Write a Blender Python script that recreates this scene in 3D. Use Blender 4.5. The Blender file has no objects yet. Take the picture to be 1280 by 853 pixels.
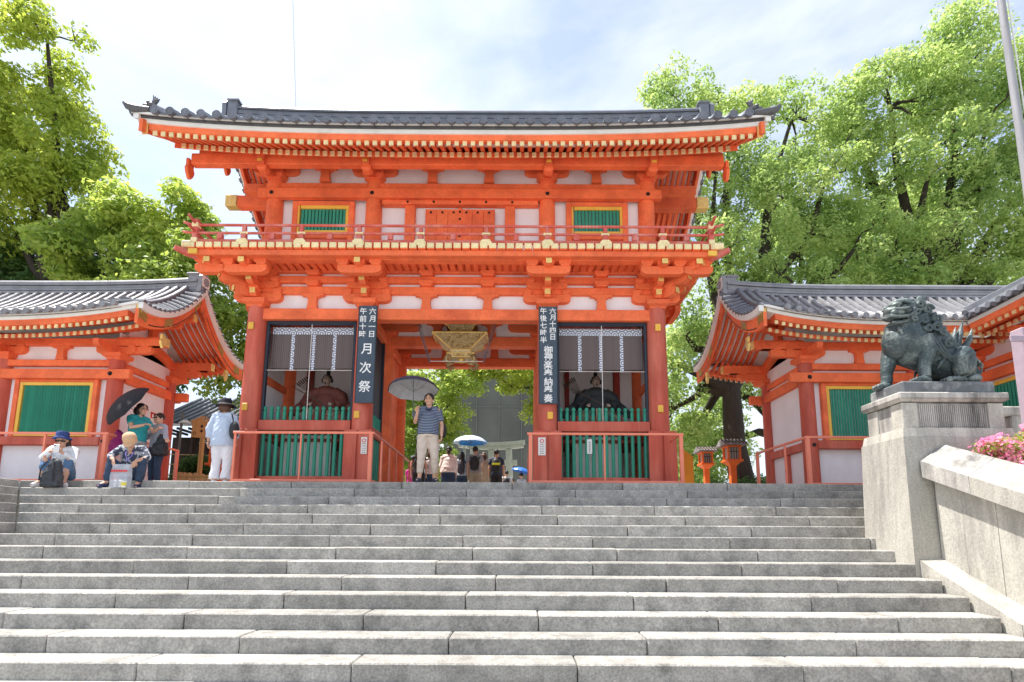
import bpy, bmesh, math, random
import numpy as np
from mathutils import Vector, Matrix, Euler
R = math.radians
rnd = random.Random(7)
SC = bpy.context.scene
COL = SC.collection

# ---------------------------------------------------------------- camera, world, sun
cd = bpy.data.cameras.new("camera"); cam = bpy.data.objects.new("camera", cd); COL.objects.link(cam)
cd.sensor_width = 36; cd.lens = 18; cd.clip_start = .05; cd.clip_end = 2000
cd.shift_x = -.007; cd.shift_y = .1215
cam.location = (1.33, -9.0, -.93)
cam.rotation_euler = (Matrix.Rotation(R(97.8), 3, 'X') @ Matrix.Rotation(R(.28), 3, 'Z')).to_euler()
SC.camera = cam
SUN_EL, SUN_AZ = 68, -74          # azimuth measured from +Y (behind the gate) towards +X
w = bpy.data.worlds.new("World"); SC.world = w; w.use_nodes = True
nt = w.node_tree; nt.nodes.clear()
def N(t, kind, **kw):
    n = t.nodes.new(kind)
    for k, v in kw.items(): setattr(n, k, v)
    return n
sky = N(nt, 'ShaderNodeTexSky', sky_type='NISHITA', sun_disc=False, sun_elevation=R(SUN_EL), sun_rotation=R(SUN_AZ), air_density=1.0, dust_density=1.5)
tc = N(nt, 'ShaderNodeTexCoord'); mp = N(nt, 'ShaderNodeMapping'); mp.inputs['Scale'].default_value = (1.2, 1.2, 3.2)
nz = N(nt, 'ShaderNodeTexNoise'); nz.inputs['Scale'].default_value = 1.6; nz.inputs['Detail'].default_value = 7; nz.inputs['Roughness'].default_value = .55; nz.inputs['Distortion'].default_value = .35
rp = N(nt, 'ShaderNodeValToRGB'); rp.color_ramp.elements[0].position = .40; rp.color_ramp.elements[0].color = (.25,)*3 + (1,); rp.color_ramp.elements[1].position = .62; rp.color_ramp.elements[1].color = (.97,)*3 + (1,)
mx = N(nt, 'ShaderNodeMix', data_type='RGBA'); mx.inputs[7].default_value = (3.95, 4.2, 4.6, 1)
bg = N(nt, 'ShaderNodeBackground'); bg.inputs['Strength'].default_value = .15; wo = N(nt, 'ShaderNodeOutputWorld')
L = nt.links.new
L(tc.outputs['Generated'], mp.inputs[0]); L(mp.outputs[0], nz.inputs['Vector']); L(nz.outputs[0], rp.inputs[0]); L(rp.outputs[0], mx.inputs[0])
L(sky.outputs[0], mx.inputs[6]); L(mx.outputs[2], bg.inputs[0]); L(bg.outputs[0], wo.inputs[0])
sd = bpy.data.lights.new("sun", 'SUN'); sun = bpy.data.objects.new("sun", sd); COL.objects.link(sun)
sd.energy = 4.9; sd.angle = R(.6); sd.color = (1, .955, .88)
_s = Vector((math.sin(R(SUN_AZ))*math.cos(R(SUN_EL)), math.cos(R(SUN_AZ))*math.cos(R(SUN_EL)), math.sin(R(SUN_EL))))
sun.rotation_euler = _s.to_track_quat('Z', 'Y').to_euler()
SC.view_settings.view_transform = 'Standard'; SC.view_settings.look = 'None'; SC.view_settings.gamma = 1
SC.view_settings.exposure = .86
SC.render.engine = 'CYCLES'; SC.cycles.max_bounces = 7; SC.cycles.diffuse_bounces = 5; SC.cycles.transparent_max_bounces = 8

# ---------------------------------------------------------------- materials
MATS = {}
def mat(name, col, rough=.55, metal=0, var=.12, scale=3, stretch=(1, 1, 1), col2=None, mixpos=(.45, .65), bump=0, bscale=40, spec=.4, rand=0, coords='Object', grain=0, gscale=150):
    """principled with noise value variation, an optional second colour in blotches, fine grain, bump, per-object variation"""
    if name in MATS: return MATS[name]
    m = bpy.data.materials.new(name); m.use_nodes = True; t = m.node_tree; b = t.nodes['Principled BSDF']; l = t.links.new
    b.inputs['Roughness'].default_value = rough; b.inputs['Metallic'].default_value = metal; b.inputs['Specular IOR Level'].default_value = spec
    tc = N(t, 'ShaderNodeTexCoord'); mp = N(t, 'ShaderNodeMapping'); mp.inputs['Scale'].default_value = stretch; l(tc.outputs[coords], mp.inputs[0])
    n1 = N(t, 'ShaderNodeTexNoise'); n1.inputs['Scale'].default_value = scale; n1.inputs['Detail'].default_value = 6; n1.inputs['Roughness'].default_value = .6; l(mp.outputs[0], n1.inputs['Vector'])
    mr = N(t, 'ShaderNodeMapRange'); mr.inputs[1].default_value = .3; mr.inputs[2].default_value = .7; mr.inputs[3].default_value = 1 - var; mr.inputs[4].default_value = 1 + var; l(n1.outputs[0], mr.inputs[0])
    base = N(t, 'ShaderNodeMix', data_type='RGBA'); base.inputs[6].default_value = (*col, 1); base.inputs[7].default_value = (*(col2 or col), 1)
    if col2:
        n2 = N(t, 'ShaderNodeTexNoise'); n2.inputs['Scale'].default_value = scale*.45; n2.inputs['Detail'].default_value = 8; n2.inputs['Roughness'].default_value = .68; l(mp.outputs[0], n2.inputs['Vector'])
        r2 = N(t, 'ShaderNodeMapRange'); r2.inputs[1].default_value = mixpos[0]; r2.inputs[2].default_value = mixpos[1]; l(n2.outputs[0], r2.inputs[0]); l(r2.outputs[0], base.inputs[0])
    else: base.inputs[0].default_value = 0
    hs = N(t, 'ShaderNodeHueSaturation'); l(base.outputs[2], hs.inputs['Color'])
    val = mr.outputs[0]
    if rand:
        oi = N(t, 'ShaderNodeObjectInfo'); m2 = N(t, 'ShaderNodeMapRange'); m2.inputs[3].default_value = 1 - rand; m2.inputs[4].default_value = 1 + rand; l(oi.outputs['Random'], m2.inputs[0])
        mu = N(t, 'ShaderNodeMath', operation='MULTIPLY'); l(val, mu.inputs[0]); l(m2.outputs[0], mu.inputs[1]); val = mu.outputs[0]
    if grain:
        g = N(t, 'ShaderNodeTexNoise'); g.inputs['Scale'].default_value = gscale; g.inputs['Detail'].default_value = 3; l(tc.outputs[coords], g.inputs['Vector'])
        m3 = N(t, 'ShaderNodeMapRange'); m3.inputs[1].default_value = .35; m3.inputs[2].default_value = .65; m3.inputs[3].default_value = 1 - grain; m3.inputs[4].default_value = 1 + grain; l(g.outputs[0], m3.inputs[0])
        mu = N(t, 'ShaderNodeMath', operation='MULTIPLY'); l(val, mu.inputs[0]); l(m3.outputs[0], mu.inputs[1]); val = mu.outputs[0]
    l(val, hs.inputs['Value']); l(hs.outputs[0], b.inputs['Base Color'])
    if bump:
        n3 = N(t, 'ShaderNodeTexNoise'); n3.inputs['Scale'].default_value = bscale; n3.inputs['Detail'].default_value = 4; l(mp.outputs[0], n3.inputs['Vector'])
        bp = N(t, 'ShaderNodeBump'); bp.inputs['Strength'].default_value = bump; bp.inputs['Distance'].default_value = .02; l(n3.outputs[0], bp.inputs['Height']); l(bp.outputs[0], b.inputs['Normal'])
    MATS[name] = m; return m
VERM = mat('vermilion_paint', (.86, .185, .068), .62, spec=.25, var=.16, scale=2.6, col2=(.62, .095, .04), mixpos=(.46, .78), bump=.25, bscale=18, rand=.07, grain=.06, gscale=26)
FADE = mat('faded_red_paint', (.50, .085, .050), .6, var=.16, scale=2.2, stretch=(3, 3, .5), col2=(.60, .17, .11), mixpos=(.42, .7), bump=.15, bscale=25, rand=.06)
RAIL = mat('weathered_rail_paint', (.56, .10, .075), .55, var=.14, scale=6, col2=(.62, .22, .18), rand=.06, bump=.1)
PINKR = mat('coral_painted_steel', (.83, .24, .15), .4, var=.08, scale=5, rand=.04)
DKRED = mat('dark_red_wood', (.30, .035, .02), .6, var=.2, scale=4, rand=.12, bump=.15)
WHITE = mat('white_plaster', (.82, .80, .82), .85, var=.06, scale=2.5, stretch=(1, 1, .5), col2=(.68, .66, .67), mixpos=(.48, .85), bump=.08, bscale=60)
WHITEP = mat('white_painted_board', (.78, .77, .74), .7, var=.06, scale=4, col2=(.6, .58, .54), mixpos=(.55, .8))
GOLD = mat('gilt_metal', (.86, .60, .20), .42, metal=.45, var=.15, scale=20, bump=.4, bscale=90, rand=.1)
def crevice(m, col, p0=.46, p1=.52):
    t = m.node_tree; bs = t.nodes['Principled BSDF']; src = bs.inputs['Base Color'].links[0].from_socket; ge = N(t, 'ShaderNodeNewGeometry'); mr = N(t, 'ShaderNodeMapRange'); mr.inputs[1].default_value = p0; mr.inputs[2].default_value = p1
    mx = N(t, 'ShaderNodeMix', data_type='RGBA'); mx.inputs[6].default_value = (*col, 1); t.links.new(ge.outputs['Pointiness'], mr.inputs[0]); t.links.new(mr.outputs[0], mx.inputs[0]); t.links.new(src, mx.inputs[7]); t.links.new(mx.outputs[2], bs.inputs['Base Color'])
GOLDP = mat('pale_gilt_cap', (.86, .72, .40), .45, metal=.25, var=.15, scale=30, col2=(.7, .5, .2), mixpos=(.5, .75), bump=.4, bscale=120, rand=.1)
YELW = mat('yellow_ochre_paint', (.80, .47, .07), .5, var=.08, scale=6, rand=.08)
GREEN = mat('green_lattice_paint', (.028, .27, .175), .45, var=.12, scale=5, stretch=(1, 1, .4), rand=.12)
TILE = mat('grey_roof_tile', (.145, .155, .185), .38, var=.2, scale=5, col2=(.11, .115, .13), mixpos=(.45, .75), bump=.25, bscale=30, spec=.6, rand=.12)
TILEL = mat('pale_roof_tile', (.25, .25, .265), .4, var=.2, scale=4, col2=(.2, .2, .215), mixpos=(.5, .75), bump=.25, bscale=30, spec=.6, rand=.12)
TILED = mat('dark_roof_tile', (.085, .087, .095), .45, var=.25, scale=6, bump=.3, spec=.5)
IRON = mat('black_iron', (.02, .02, .022), .5, var=.2, metal=.4)
NAVY = mat('navy_frame_paint', (.02, .028, .045), .5, var=.15)
GRAN = mat('granite_step', (.385, .37, .34), .85, var=.17, scale=7, col2=(.165, .16, .15), mixpos=(.45, .8), bump=.5, bscale=60, rand=.16, grain=.20, gscale=45)
GRANW = mat('pale_granite_wall', (.46, .44, .39), .85, var=.24, scale=2.6, stretch=(1.6, 1.6, .35), col2=(.20, .19, .175), mixpos=(.47, .76), bump=.4, bscale=50, rand=.10, grain=.12, gscale=50)
GRAND = mat('stained_granite', (.45, .43, .40), .8, var=.2, scale=3, stretch=(2.5, 2.5, .5), col2=(.13, .125, .12), mixpos=(.42, .66), bump=.35, bscale=50, grain=.12, gscale=60)
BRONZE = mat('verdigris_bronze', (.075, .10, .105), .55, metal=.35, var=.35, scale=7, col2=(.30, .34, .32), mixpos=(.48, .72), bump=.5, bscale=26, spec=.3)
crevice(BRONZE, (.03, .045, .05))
BROWN = mat('brown_reed', (.105, .075, .07), .8, var=.15, scale=8)
WOODL = mat('pale_timber', (.62, .38, .14), .6, var=.14, scale=3, stretch=(6, 6, .6), rand=.08)
WOODD = mat('dark_timber', (.06, .04, .028), .7, var=.3, scale=3, rand=.15)
BAMB = mat('bamboo', (.60, .42, .18), .5, var=.15, scale=8, rand=.12)
GREYP = mat('grey_scaffold_sheet', (.10, .105, .095), .8, var=.15, scale=.4, col2=(.135, .14, .125), bump=.3, bscale=1.5)
ORANGE = mat('orange_tarp', (.85, .35, .03), .55, var=.1)
PAVE = mat('pale_paving', (.42, .40, .37), .85, var=.15, scale=.8, col2=(.3, .29, .27), grain=.1, gscale=8)
SOIL = mat('ground_soil', (.20, .16, .11), .95, var=.3, scale=2)
def flat(name, c, r=.7, **k): return mat(name, c, r, var=k.pop('var', .08), scale=k.pop('scale', 8), **k)

def striped(name, c1, c2, freq, axis='Z', duty=.5, rough=.8, wob=.0):
    m = bpy.data.materials.new(name); m.use_nodes = True; t = m.node_tree; b = t.nodes['Principled BSDF']; l = t.links.new
    tc = N(t, 'ShaderNodeTexCoord'); sp = N(t, 'ShaderNodeSeparateXYZ'); l(tc.outputs['Object'], sp.inputs[0])
    mu = N(t, 'ShaderNodeMath', operation='MULTIPLY'); l(sp.outputs[axis], mu.inputs[0]); mu.inputs[1].default_value = freq
    fr = N(t, 'ShaderNodeMath', operation='FRACT'); l(mu.outputs[0], fr.inputs[0])
    gt = N(t, 'ShaderNodeMath', operation='GREATER_THAN'); l(fr.outputs[0], gt.inputs[0]); gt.inputs[1].default_value = duty
    mxx = N(t, 'ShaderNodeMix', data_type='RGBA'); mxx.inputs[6].default_value = (*c1, 1); mxx.inputs[7].default_value = (*c2, 1); l(gt.outputs[0], mxx.inputs[0]); l(mxx.outputs[2], b.inputs['Base Color'])
    b.inputs['Roughness'].default_value = rough; return m
def plaid(name, c1, c2, s):
    m = bpy.data.materials.new(name); m.use_nodes = True; t = m.node_tree; b = t.nodes['Principled BSDF']; l = t.links.new
    tc = N(t, 'ShaderNodeTexCoord'); ck = N(t, 'ShaderNodeTexVoronoi', distance='MANHATTAN'); ck.inputs['Scale'].default_value = s; l(tc.outputs['Object'], ck.inputs['Vector'])
    rp = N(t, 'ShaderNodeValToRGB'); rp.color_ramp.interpolation = 'CONSTANT'; rp.color_ramp.elements[0].color = (*c1, 1); rp.color_ramp.elements[1].color = (*c2, 1); rp.color_ramp.elements[1].position = .5
    sp = N(t, 'ShaderNodeSeparateColor'); l(ck.outputs['Color'], sp.inputs[0]); l(sp.outputs[0], rp.inputs[0]); l(rp.outputs[0], b.inputs['Base Color']); b.inputs['Roughness'].default_value = .8
    return m
def glass(name, c=(.9, .95, .95), a=.3, rough=.1):
    m = bpy.data.materials.new(name); m.use_nodes = True; b = m.node_tree.nodes['Principled BSDF']
    b.inputs['Base Color'].default_value = (*c, 1); b.inputs['Alpha'].default_value = a; b.inputs['Roughness'].default_value = rough; return m
def leafmat(name, c1, c2, c3):
    m = bpy.data.materials.new(name); m.use_nodes = True; t = m.node_tree; l = t.links.new; t.nodes.clear()
    out = N(t, 'ShaderNodeOutputMaterial'); ge = N(t, 'ShaderNodeNewGeometry'); rp = N(t, 'ShaderNodeValToRGB')
    rp.color_ramp.elements[0].color = (*c1, 1); rp.color_ramp.elements[1].color = (*c3, 1); e = rp.color_ramp.elements.new(.5); e.color = (*c2, 1)
    tc = N(t, 'ShaderNodeTexCoord'); nz = N(t, 'ShaderNodeTexNoise'); nz.inputs['Scale'].default_value = .55; nz.inputs['Detail'].default_value = 2; l(tc.outputs['Object'], nz.inputs['Vector'])
    ad = N(t, 'ShaderNodeMath', operation='MULTIPLY_ADD'); l(ge.outputs['Random Per Island'], ad.inputs[0]); ad.inputs[1].default_value = .5
    sb = N(t, 'ShaderNodeMapRange'); sb.inputs[1].default_value = .3; sb.inputs[2].default_value = .7; sb.inputs[3].default_value = 0; sb.inputs[4].default_value = .5; l(nz.outputs[0], sb.inputs[0]); l(sb.outputs[0], ad.inputs[2])
    l(ad.outputs[0], rp.inputs[0])
    d = N(t, 'ShaderNodeBsdfPrincipled'); d.inputs['Roughness'].default_value = .45; d.inputs['Specular IOR Level'].default_value = .35; l(rp.outputs[0], d.inputs['Base Color'])
    tr = N(t, 'ShaderNodeBsdfTranslucent'); hs = N(t, 'ShaderNodeHueSaturation'); hs.inputs['Hue'].default_value = .485; hs.inputs['Value'].default_value = 1.65; l(rp.outputs[0], hs.inputs['Color']); l(hs.outputs[0], tr.inputs[0])
    mx = N(t, 'ShaderNodeMixShader'); mx.inputs[0].default_value = .5; l(d.outputs[0], mx.inputs[1]); l(tr.outputs[0], mx.inputs[2]); l(mx.outputs[0], out.inputs[0])
    return m

# ---------------------------------------------------------------- geometry helpers
WL = {}   # world location of a root
class G:
    def __init__(s): s.v = []; s.f = []; s.m = []
    def add(s, vs, fs, m=0):
        o = len(s.v); s.v += [tuple(p) for p in vs]; s.f += [tuple(i + o for i in f) for f in fs]; s.m += [m]*len(fs); return s
    def box(s, x0, x1, y0, y1, z0, z1, m=0, c=.006, rot=None):
        if c <= 0:
            vs = [(x, y, z) for z in (z0, z1) for y in (y0, y1) for x in (x0, x1)]
            fs = [(0, 2, 3, 1), (4, 5, 7, 6), (0, 1, 5, 4), (2, 6, 7, 3), (0, 4, 6, 2), (1, 3, 7, 5)]
        else:
            c = min(c, abs(x1-x0)*.3, abs(y1-y0)*.3, abs(z1-z0)*.3)
            cx, cy, cz = (x0+x1)/2, (y0+y1)/2, (z0+z1)/2; hx, hy, hz = (x1-x0)/2, (y1-y0)/2, (z1-z0)/2
            vs = []; idx = {}
            for sx in (-1, 1):
                for sy in (-1, 1):
                    for sz in (-1, 1):
                        for k in range(3):
                            d = [hx - c, hy - c, hz - c]; d[k] += c
                            idx[(sx, sy, sz, k)] = len(vs); vs.append((cx + sx*d[0], cy + sy*d[1], cz + sz*d[2]))
            fs = []
            def q(pts):
                P = [Vector(vs[i]) for i in pts]; n = (P[1]-P[0]).cross(P[2]-P[1]); ce = sum(P, Vector())/len(P) - Vector((cx, cy, cz))
                fs.append(tuple(pts) if n.dot(ce) > 0 else tuple(reversed(pts)))
            for k in range(3):
                a, b = [i for i in range(3) if i != k]
                for sg in (-1, 1):
                    pts = []
                    for (sa, sb) in ((-1, -1), (1, -1), (1, 1), (-1, 1)):
                        t = [0, 0, 0]; t[k] = sg; t[a] = sa; t[b] = sb; pts.append(idx[(*t, k)])
                    q(pts)
                for sa in (-1, 1):
                    for sb in (-1, 1):
                        t0 = [0, 0, 0]; t0[a] = sa; t0[b] = sb; t1 = list(t0); t0[k] = -1; t1[k] = 1
                        q([idx[(*t0, a)], idx[(*t1, a)], idx[(*t1, b)], idx[(*t0, b)]])
            for sx in (-1, 1):
                for sy in (-1, 1):
                    for sz in (-1, 1): q([idx[(sx, sy, sz, k)] for k in range(3)])
        if rot is not None:
            M, piv = rot; vs = [M @ (Vector(p) - Vector(piv)) + Vector(piv) for p in vs]
        return s.add(vs, fs, m)
    def tube(s, pts, r, n=8, m=0, cap=True, ell=1.0, upv=None):
        pts = [Vector(p) for p in pts]; k = len(pts)
        rs = r if isinstance(r, (list, tuple)) else [r]*k
        vs = []; pu = None
        for i, p in enumerate(pts):
            t = (pts[min(i+1, k-1)] - pts[max(i-1, 0)]).normalized()
            u = Vector(upv) if upv else (pu if pu is not None else (Vector((0, 0, 1)) if abs(t.z) < .9 else Vector((0, 1, 0))))
            u = (u - t*u.dot(t)).normalized(); pu = u; sd = t.cross(u)
            for j in range(n):
                a = 2*math.pi*j/n; vs.append(p + sd*math.cos(a)*rs[i]*ell + u*math.sin(a)*rs[i])
        fs = [(i*n + j, i*n + (j+1) % n, (i+1)*n + (j+1) % n, (i+1)*n + j) for i in range(k-1) for j in range(n)]
        if cap: fs += [tuple(reversed(range(n))), tuple(range((k-1)*n, k*n))]
        return s.add(vs, fs, m)
    def lathe(s, cx, cy, prof, n=14, m=0, sx=1, sy=1):
        vs = []; 
        for (r, z) in prof:
            for j in range(n):
                a = 2*math.pi*j/n; vs.append((cx + r*math.cos(a)*sx, cy + r*math.sin(a)*sy, z))
        k = len(prof)
        fs = [(i*n + j, i*n + (j+1) % n, (i+1)*n + (j+1) % n, (i+1)*n + j) for i in range(k-1) for j in range(n)]
        fs += [tuple(reversed(range(n))), tuple(range((k-1)*n, k*n))]
        return s.add(vs, fs, m)
    def prism(s, poly, axis, a0, a1, m=0):
        """poly in the plane normal to axis: 'Y' -> (x,z), 'X' -> (y,z), 'Z' -> (x,y)"""
        def P(u, v, a): return (u, a, v) if axis == 'Y' else (a, u, v) if axis == 'X' else (u, v, a)
        n = len(poly); vs = [P(u, v, a0) for u, v in poly] + [P(u, v, a1) for u, v in poly]
        fs = [(i, (i+1) % n, (i+1) % n + n, i + n) for i in range(n)] + [tuple(reversed(range(n))), tuple(range(n, 2*n))]
        return s.add(vs, fs, m)
    def ball(s, c, r, n=10, m=0, rot=None):
        r = (r, r, r) if not isinstance(r, (list, tuple)) else r
        vs = [(0, 0, -1)]; h = n//2 + 1
        for i in range(1, h):
            a = math.pi*i/h - math.pi/2
            for j in range(n): b = 2*math.pi*j/n; vs.append((math.cos(a)*math.cos(b), math.cos(a)*math.sin(b), math.sin(a)))
        vs.append((0, 0, 1)); fs = [(0, 1 + (j+1) % n, 1 + j) for j in range(n)]
        for i in range(h-2):
            for j in range(n): fs.append((1+i*n+j, 1+i*n+(j+1) % n, 1+(i+1)*n+(j+1) % n, 1+(i+1)*n+j))
        t = len(vs)-1; fs += [(t, 1+(h-2)*n+j, 1+(h-2)*n+(j+1) % n) for j in range(n)]
        M = Euler(rot).to_matrix() if rot else Matrix.Identity(3)
        return s.add([M @ Vector((x*r[0], y*r[1], z*r[2])) + Vector(c) for x, y, z in vs], fs, m)
    def data(s, name, mats, off=(0, 0, 0), smooth=False, fix=True):
        me = bpy.data.meshes.new(name)
        me.from_pydata([(p[0]-off[0], p[1]-off[1], p[2]-off[2]) for p in s.v], [], s.f)
        mats = mats if isinstance(mats, (list, tuple)) else [mats]
        for q in mats: me.materials.append(q)
        if len(mats) > 1: me.polygons.foreach_set('material_index', s.m)
        if fix:
            bm = bmesh.new(); bm.from_mesh(me); bmesh.ops.recalc_face_normals(bm, faces=bm.faces); bm.to_mesh(me); bm.free()
        if smooth:
            me.polygons.foreach_set('use_smooth', [True]*len(me.polygons))
            if smooth != 'all': me.set_sharp_from_angle(angle=R(40))
        return me
    def build(s, name, mats, parent=None, smooth=False, fix=True, kind=None, local=False):
        off = WL.get(parent.name, (0, 0, 0)) if parent and not local else (0, 0, 0)
        me = s.data(name, mats, off, smooth, fix); o = bpy.data.objects.new(name, me); COL.objects.link(o)
        if parent: o.parent = parent; WL[o.name] = off
        else: WL[o.name] = (0, 0, 0)
        if kind: o['kind'] = kind
        return o
def inst(src, parent, loc=(0, 0, 0), rot=None, scale=None, name=None):
    o = src.copy(); COL.objects.link(o); o.parent = parent; o.location = loc
    if rot: o.rotation_euler = rot
    if scale: o.scale = scale
    WL[o.name] = WL[parent.name] if parent else loc
    return o
def tag(o, label=None, cat=None, group=None, kind=None):
    if label: o['label'] = label
    if cat: o['category'] = cat
    if group: o['group'] = group
    if kind: o['kind'] = kind
    return o
def thing(name, label, cat, loc=(0, 0, 0), group=None, rotz=0):
    o = bpy.data.objects.new(name, None); COL.objects.link(o); o.location = loc; o.empty_display_size = .2
    o.rotation_euler = (0, 0, rotz); WL[o.name] = tuple(loc) if not rotz else (0, 0, 0)
    return tag(o, label, cat, group)
def B(name, mats, parent, *boxes, c=.006, **kw):
    g = G()
    for b in boxes: g.box(*b, c=c)
    return g.build(name, mats, parent, **kw)
def organic(g, name, mats, parent, voxel=.01, smooth_it=4, local=True, matfn=None, disp=None):
    """join the overlapping pieces of g into one continuous skin by a voxel remesh"""
    me = g.data(name, mats, (0, 0, 0), False); me.materials.clear()
    mats = mats if isinstance(mats, (list, tuple)) else [mats]
    o = bpy.data.objects.new('tmp', me); COL.objects.link(o)
    md = o.modifiers.new('r', 'REMESH'); md.mode = 'VOXEL'; md.voxel_size = voxel; md.adaptivity = 0
    if smooth_it: ms = o.modifiers.new('s', 'SMOOTH'); ms.factor = .5; ms.iterations = smooth_it
    dg = bpy.context.evaluated_depsgraph_get(); ev = o.evaluated_get(dg)
    nm = bpy.data.meshes.new_from_object(ev); nm.name = name
    bpy.data.objects.remove(o); bpy.data.meshes.remove(me)
    if disp:
        nn = len(nm.vertices); co = np.empty(nn*3); nm.vertices.foreach_get('co', co); nm.vertices.foreach_get
        no = np.empty(nn*3); nm.vertex_normals.foreach_get('vector', no)
        co = co.reshape(-1, 3); no = no.reshape(-1, 3); co = co + no*disp(co)[:, None]; nm.vertices.foreach_set('co', co.ravel())
    nm.materials.clear()
    for q in mats: nm.materials.append(q)
    nm.polygons.foreach_set('use_smooth', [True]*len(nm.polygons))
    if matfn:
        c = np.empty(len(nm.polygons)*3); nm.polygons.foreach_get('center', c); nm.polygons.foreach_set('material_index', matfn(c.reshape(-1, 3)).astype(np.int32))
    nm.update()
    r = bpy.data.objects.new(name, nm); COL.objects.link(r); r.parent = parent; WL[r.name] = (0, 0, 0)
    return r

# ================================================================ SETTING: ground, platform, steps
GS, RS = .338, .156
def ngrid(x0, x1, y0, y1, nx, ny, zf):
    g = G(); vs = [(x0+(x1-x0)*i/nx, y0+(y1-y0)*j/ny, zf(x0+(x1-x0)*i/nx, y0+(y1-y0)*j/ny)) for j in range(ny+1) for i in range(nx+1)]
    fs = [(j*(nx+1)+i, j*(nx+1)+i+1, (j+1)*(nx+1)+i+1, (j+1)*(nx+1)+i) for j in range(ny) for i in range(nx)]
    return g.add(vs, fs)
ngrid(-300, 300, -300, 300, 8, 8, lambda x, y: -3.0).build('ground', PAVE, kind='structure')
pl = G(); pl.box(-40, 40, .42, 60, -2.9, -.006, c=0); pl.box(-40, -7.95, -3, .42, -2.9, -.006, c=0)
pl.build('terrace_ground', PAVE, kind='structure')
stairs = tag(G().box(-16, 9, -.1, .3, -2.9, -.4, c=0).build('stairs', GRAN, kind='structure'))
XR = 6.17
rr = random.Random(3)
NST = 16
def stone(x0, x1, y0, y1, z0, z1):
    dz = rr.uniform(-.005, .004); dy = rr.uniform(-.007, .007)
    g = G(); g.box(x0 + .0045, x1 - .0045, y0 + dy, y1, z0, z1 + dz, c=.012)
    return g.build('step_stone', GRAN, stairs)
for i in range(NST):
    y0 = -GS*i; z1 = -RS*i; xl = -7.49 + GS*i if i < 6 else -12.0
    xr = 9.0 if i == 0 else (7.7 if i <= 6 else XR)
    if i > 12: xr = 9
    x = xl; off = rr.uniform(.5, 1.9) if i > 0 else 1.1
    first = True
    while x < xr - .01:
        nx = min(xr, x + (off if first else rr.choice([1.75, 1.85, 1.9, 1.95, 1.8])));
        if xr - nx < .5: nx = xr
        stone(x, nx, y0, y0 + GS + .08, z1 - RS - .02, z1); x = nx; first = False
    if i < 6:   # left flank stair, nosings run towards the viewer
        y = y0; ys = -3.2; first = True
        while y > ys + .01:
            ny = max(ys, y - (rr.uniform(.7, 1.5) if first else 1.85)); first = False
            g = G(); g.box(xl - GS - .08, xl, ny + .003, y - .003, z1 - RS - .02, z1 + rr.uniform(-.002, .002), c=.009); g.build('step_stone', GRAN, stairs); y = ny
    if i > 0 and i < 6: pass
# solid fill under the treads
fl = G()
for i in range(NST): fl.box(-12.2, 9.0, -GS*i + .05, -GS*i + GS + .05, -2.95, -RS*(i+1) - .015, c=0)
for i in range(6): fl.box(-8.0, -7.49 + GS*i - .012, -3.19, -GS*i, -2.95, -RS*(i+1) - .012, c=0)
fl.build('stair_core', GRAN, stairs)
# ================================================================ pedestal, wall, kerb
PX0, PY0, PY1, PX1 = 6.17, -2.66, -1.86, 7.62
def frustum(g, x0, x1, y0, y1, z0, z1, bat, m=0, bt=None):
    b = bat; vs = [(x0-b, y0-b, z0), (x1+b, y0-b, z0), (x1+b, y1+b, z0), (x0-b, y1+b, z0), (x0, y0, z1), (x1, y0, z1), (x1, y1, z1), (x0, y1, z1)]
    return g.add(vs, [(3, 2, 1, 0), (4, 5, 6, 7), (0, 1, 5, 4), (1, 2, 6, 5), (2, 3, 7, 6), (3, 0, 4, 7)], m)
ped = thing('stone_pedestal', 'pale granite pedestal with dark stained panels under the bronze lion', 'pedestal', (PX0, PY0, -1.4))
g = G(); frustum(g, PX0, PX1+.1, PY0, PY1, -1.6, .33, .05); g.build('battered_base', GRANW, ped)
g = G(); frustum(g, PX0+.03, PX1-.03, PY0+.03, PY1-.03, .333, .45, .02); g.build('plinth_course', GRANW, ped)
g = G(); g.box(PX0+.09, PX1-.09, PY0+.09, PY1-.09, .452, .79, c=.01); g.build('die_block', GRAND, ped)
for (x0, x1, y0, y1) in ((PX0+.07, PX0+.27, PY0+.07, PY0+.27), (PX1-.27, PX1-.07, PY0+.07, PY0+.27), (PX0+.07, PX0+.27, PY1-.27, PY1-.07)):
    g = G(); g.box(x0, x1, y0, y1, .452, .79, c=.008); g.build('corner_block', GRANW, ped)
g = G(); nfl = 34
for k in range(nfl):
    x = PX0 + .29 + (PX1-PX0-.58)*(k+.5)/nfl; g.box(x-.007, x+.007, PY0+.075, PY0+.1, .47+rr.uniform(0, .02), .775, c=.002)
g.build('fluting', GRAND, ped)
g = G(); frustum(g, PX0+.02, PX1-.02, PY0+.02, PY1-.02, .80, .83, -.04); g.box(PX0+.02, PX1-.02, PY0+.02, PY1-.02, .832, .92, c=.015); g.build('cornice', GRAND, ped)
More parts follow.
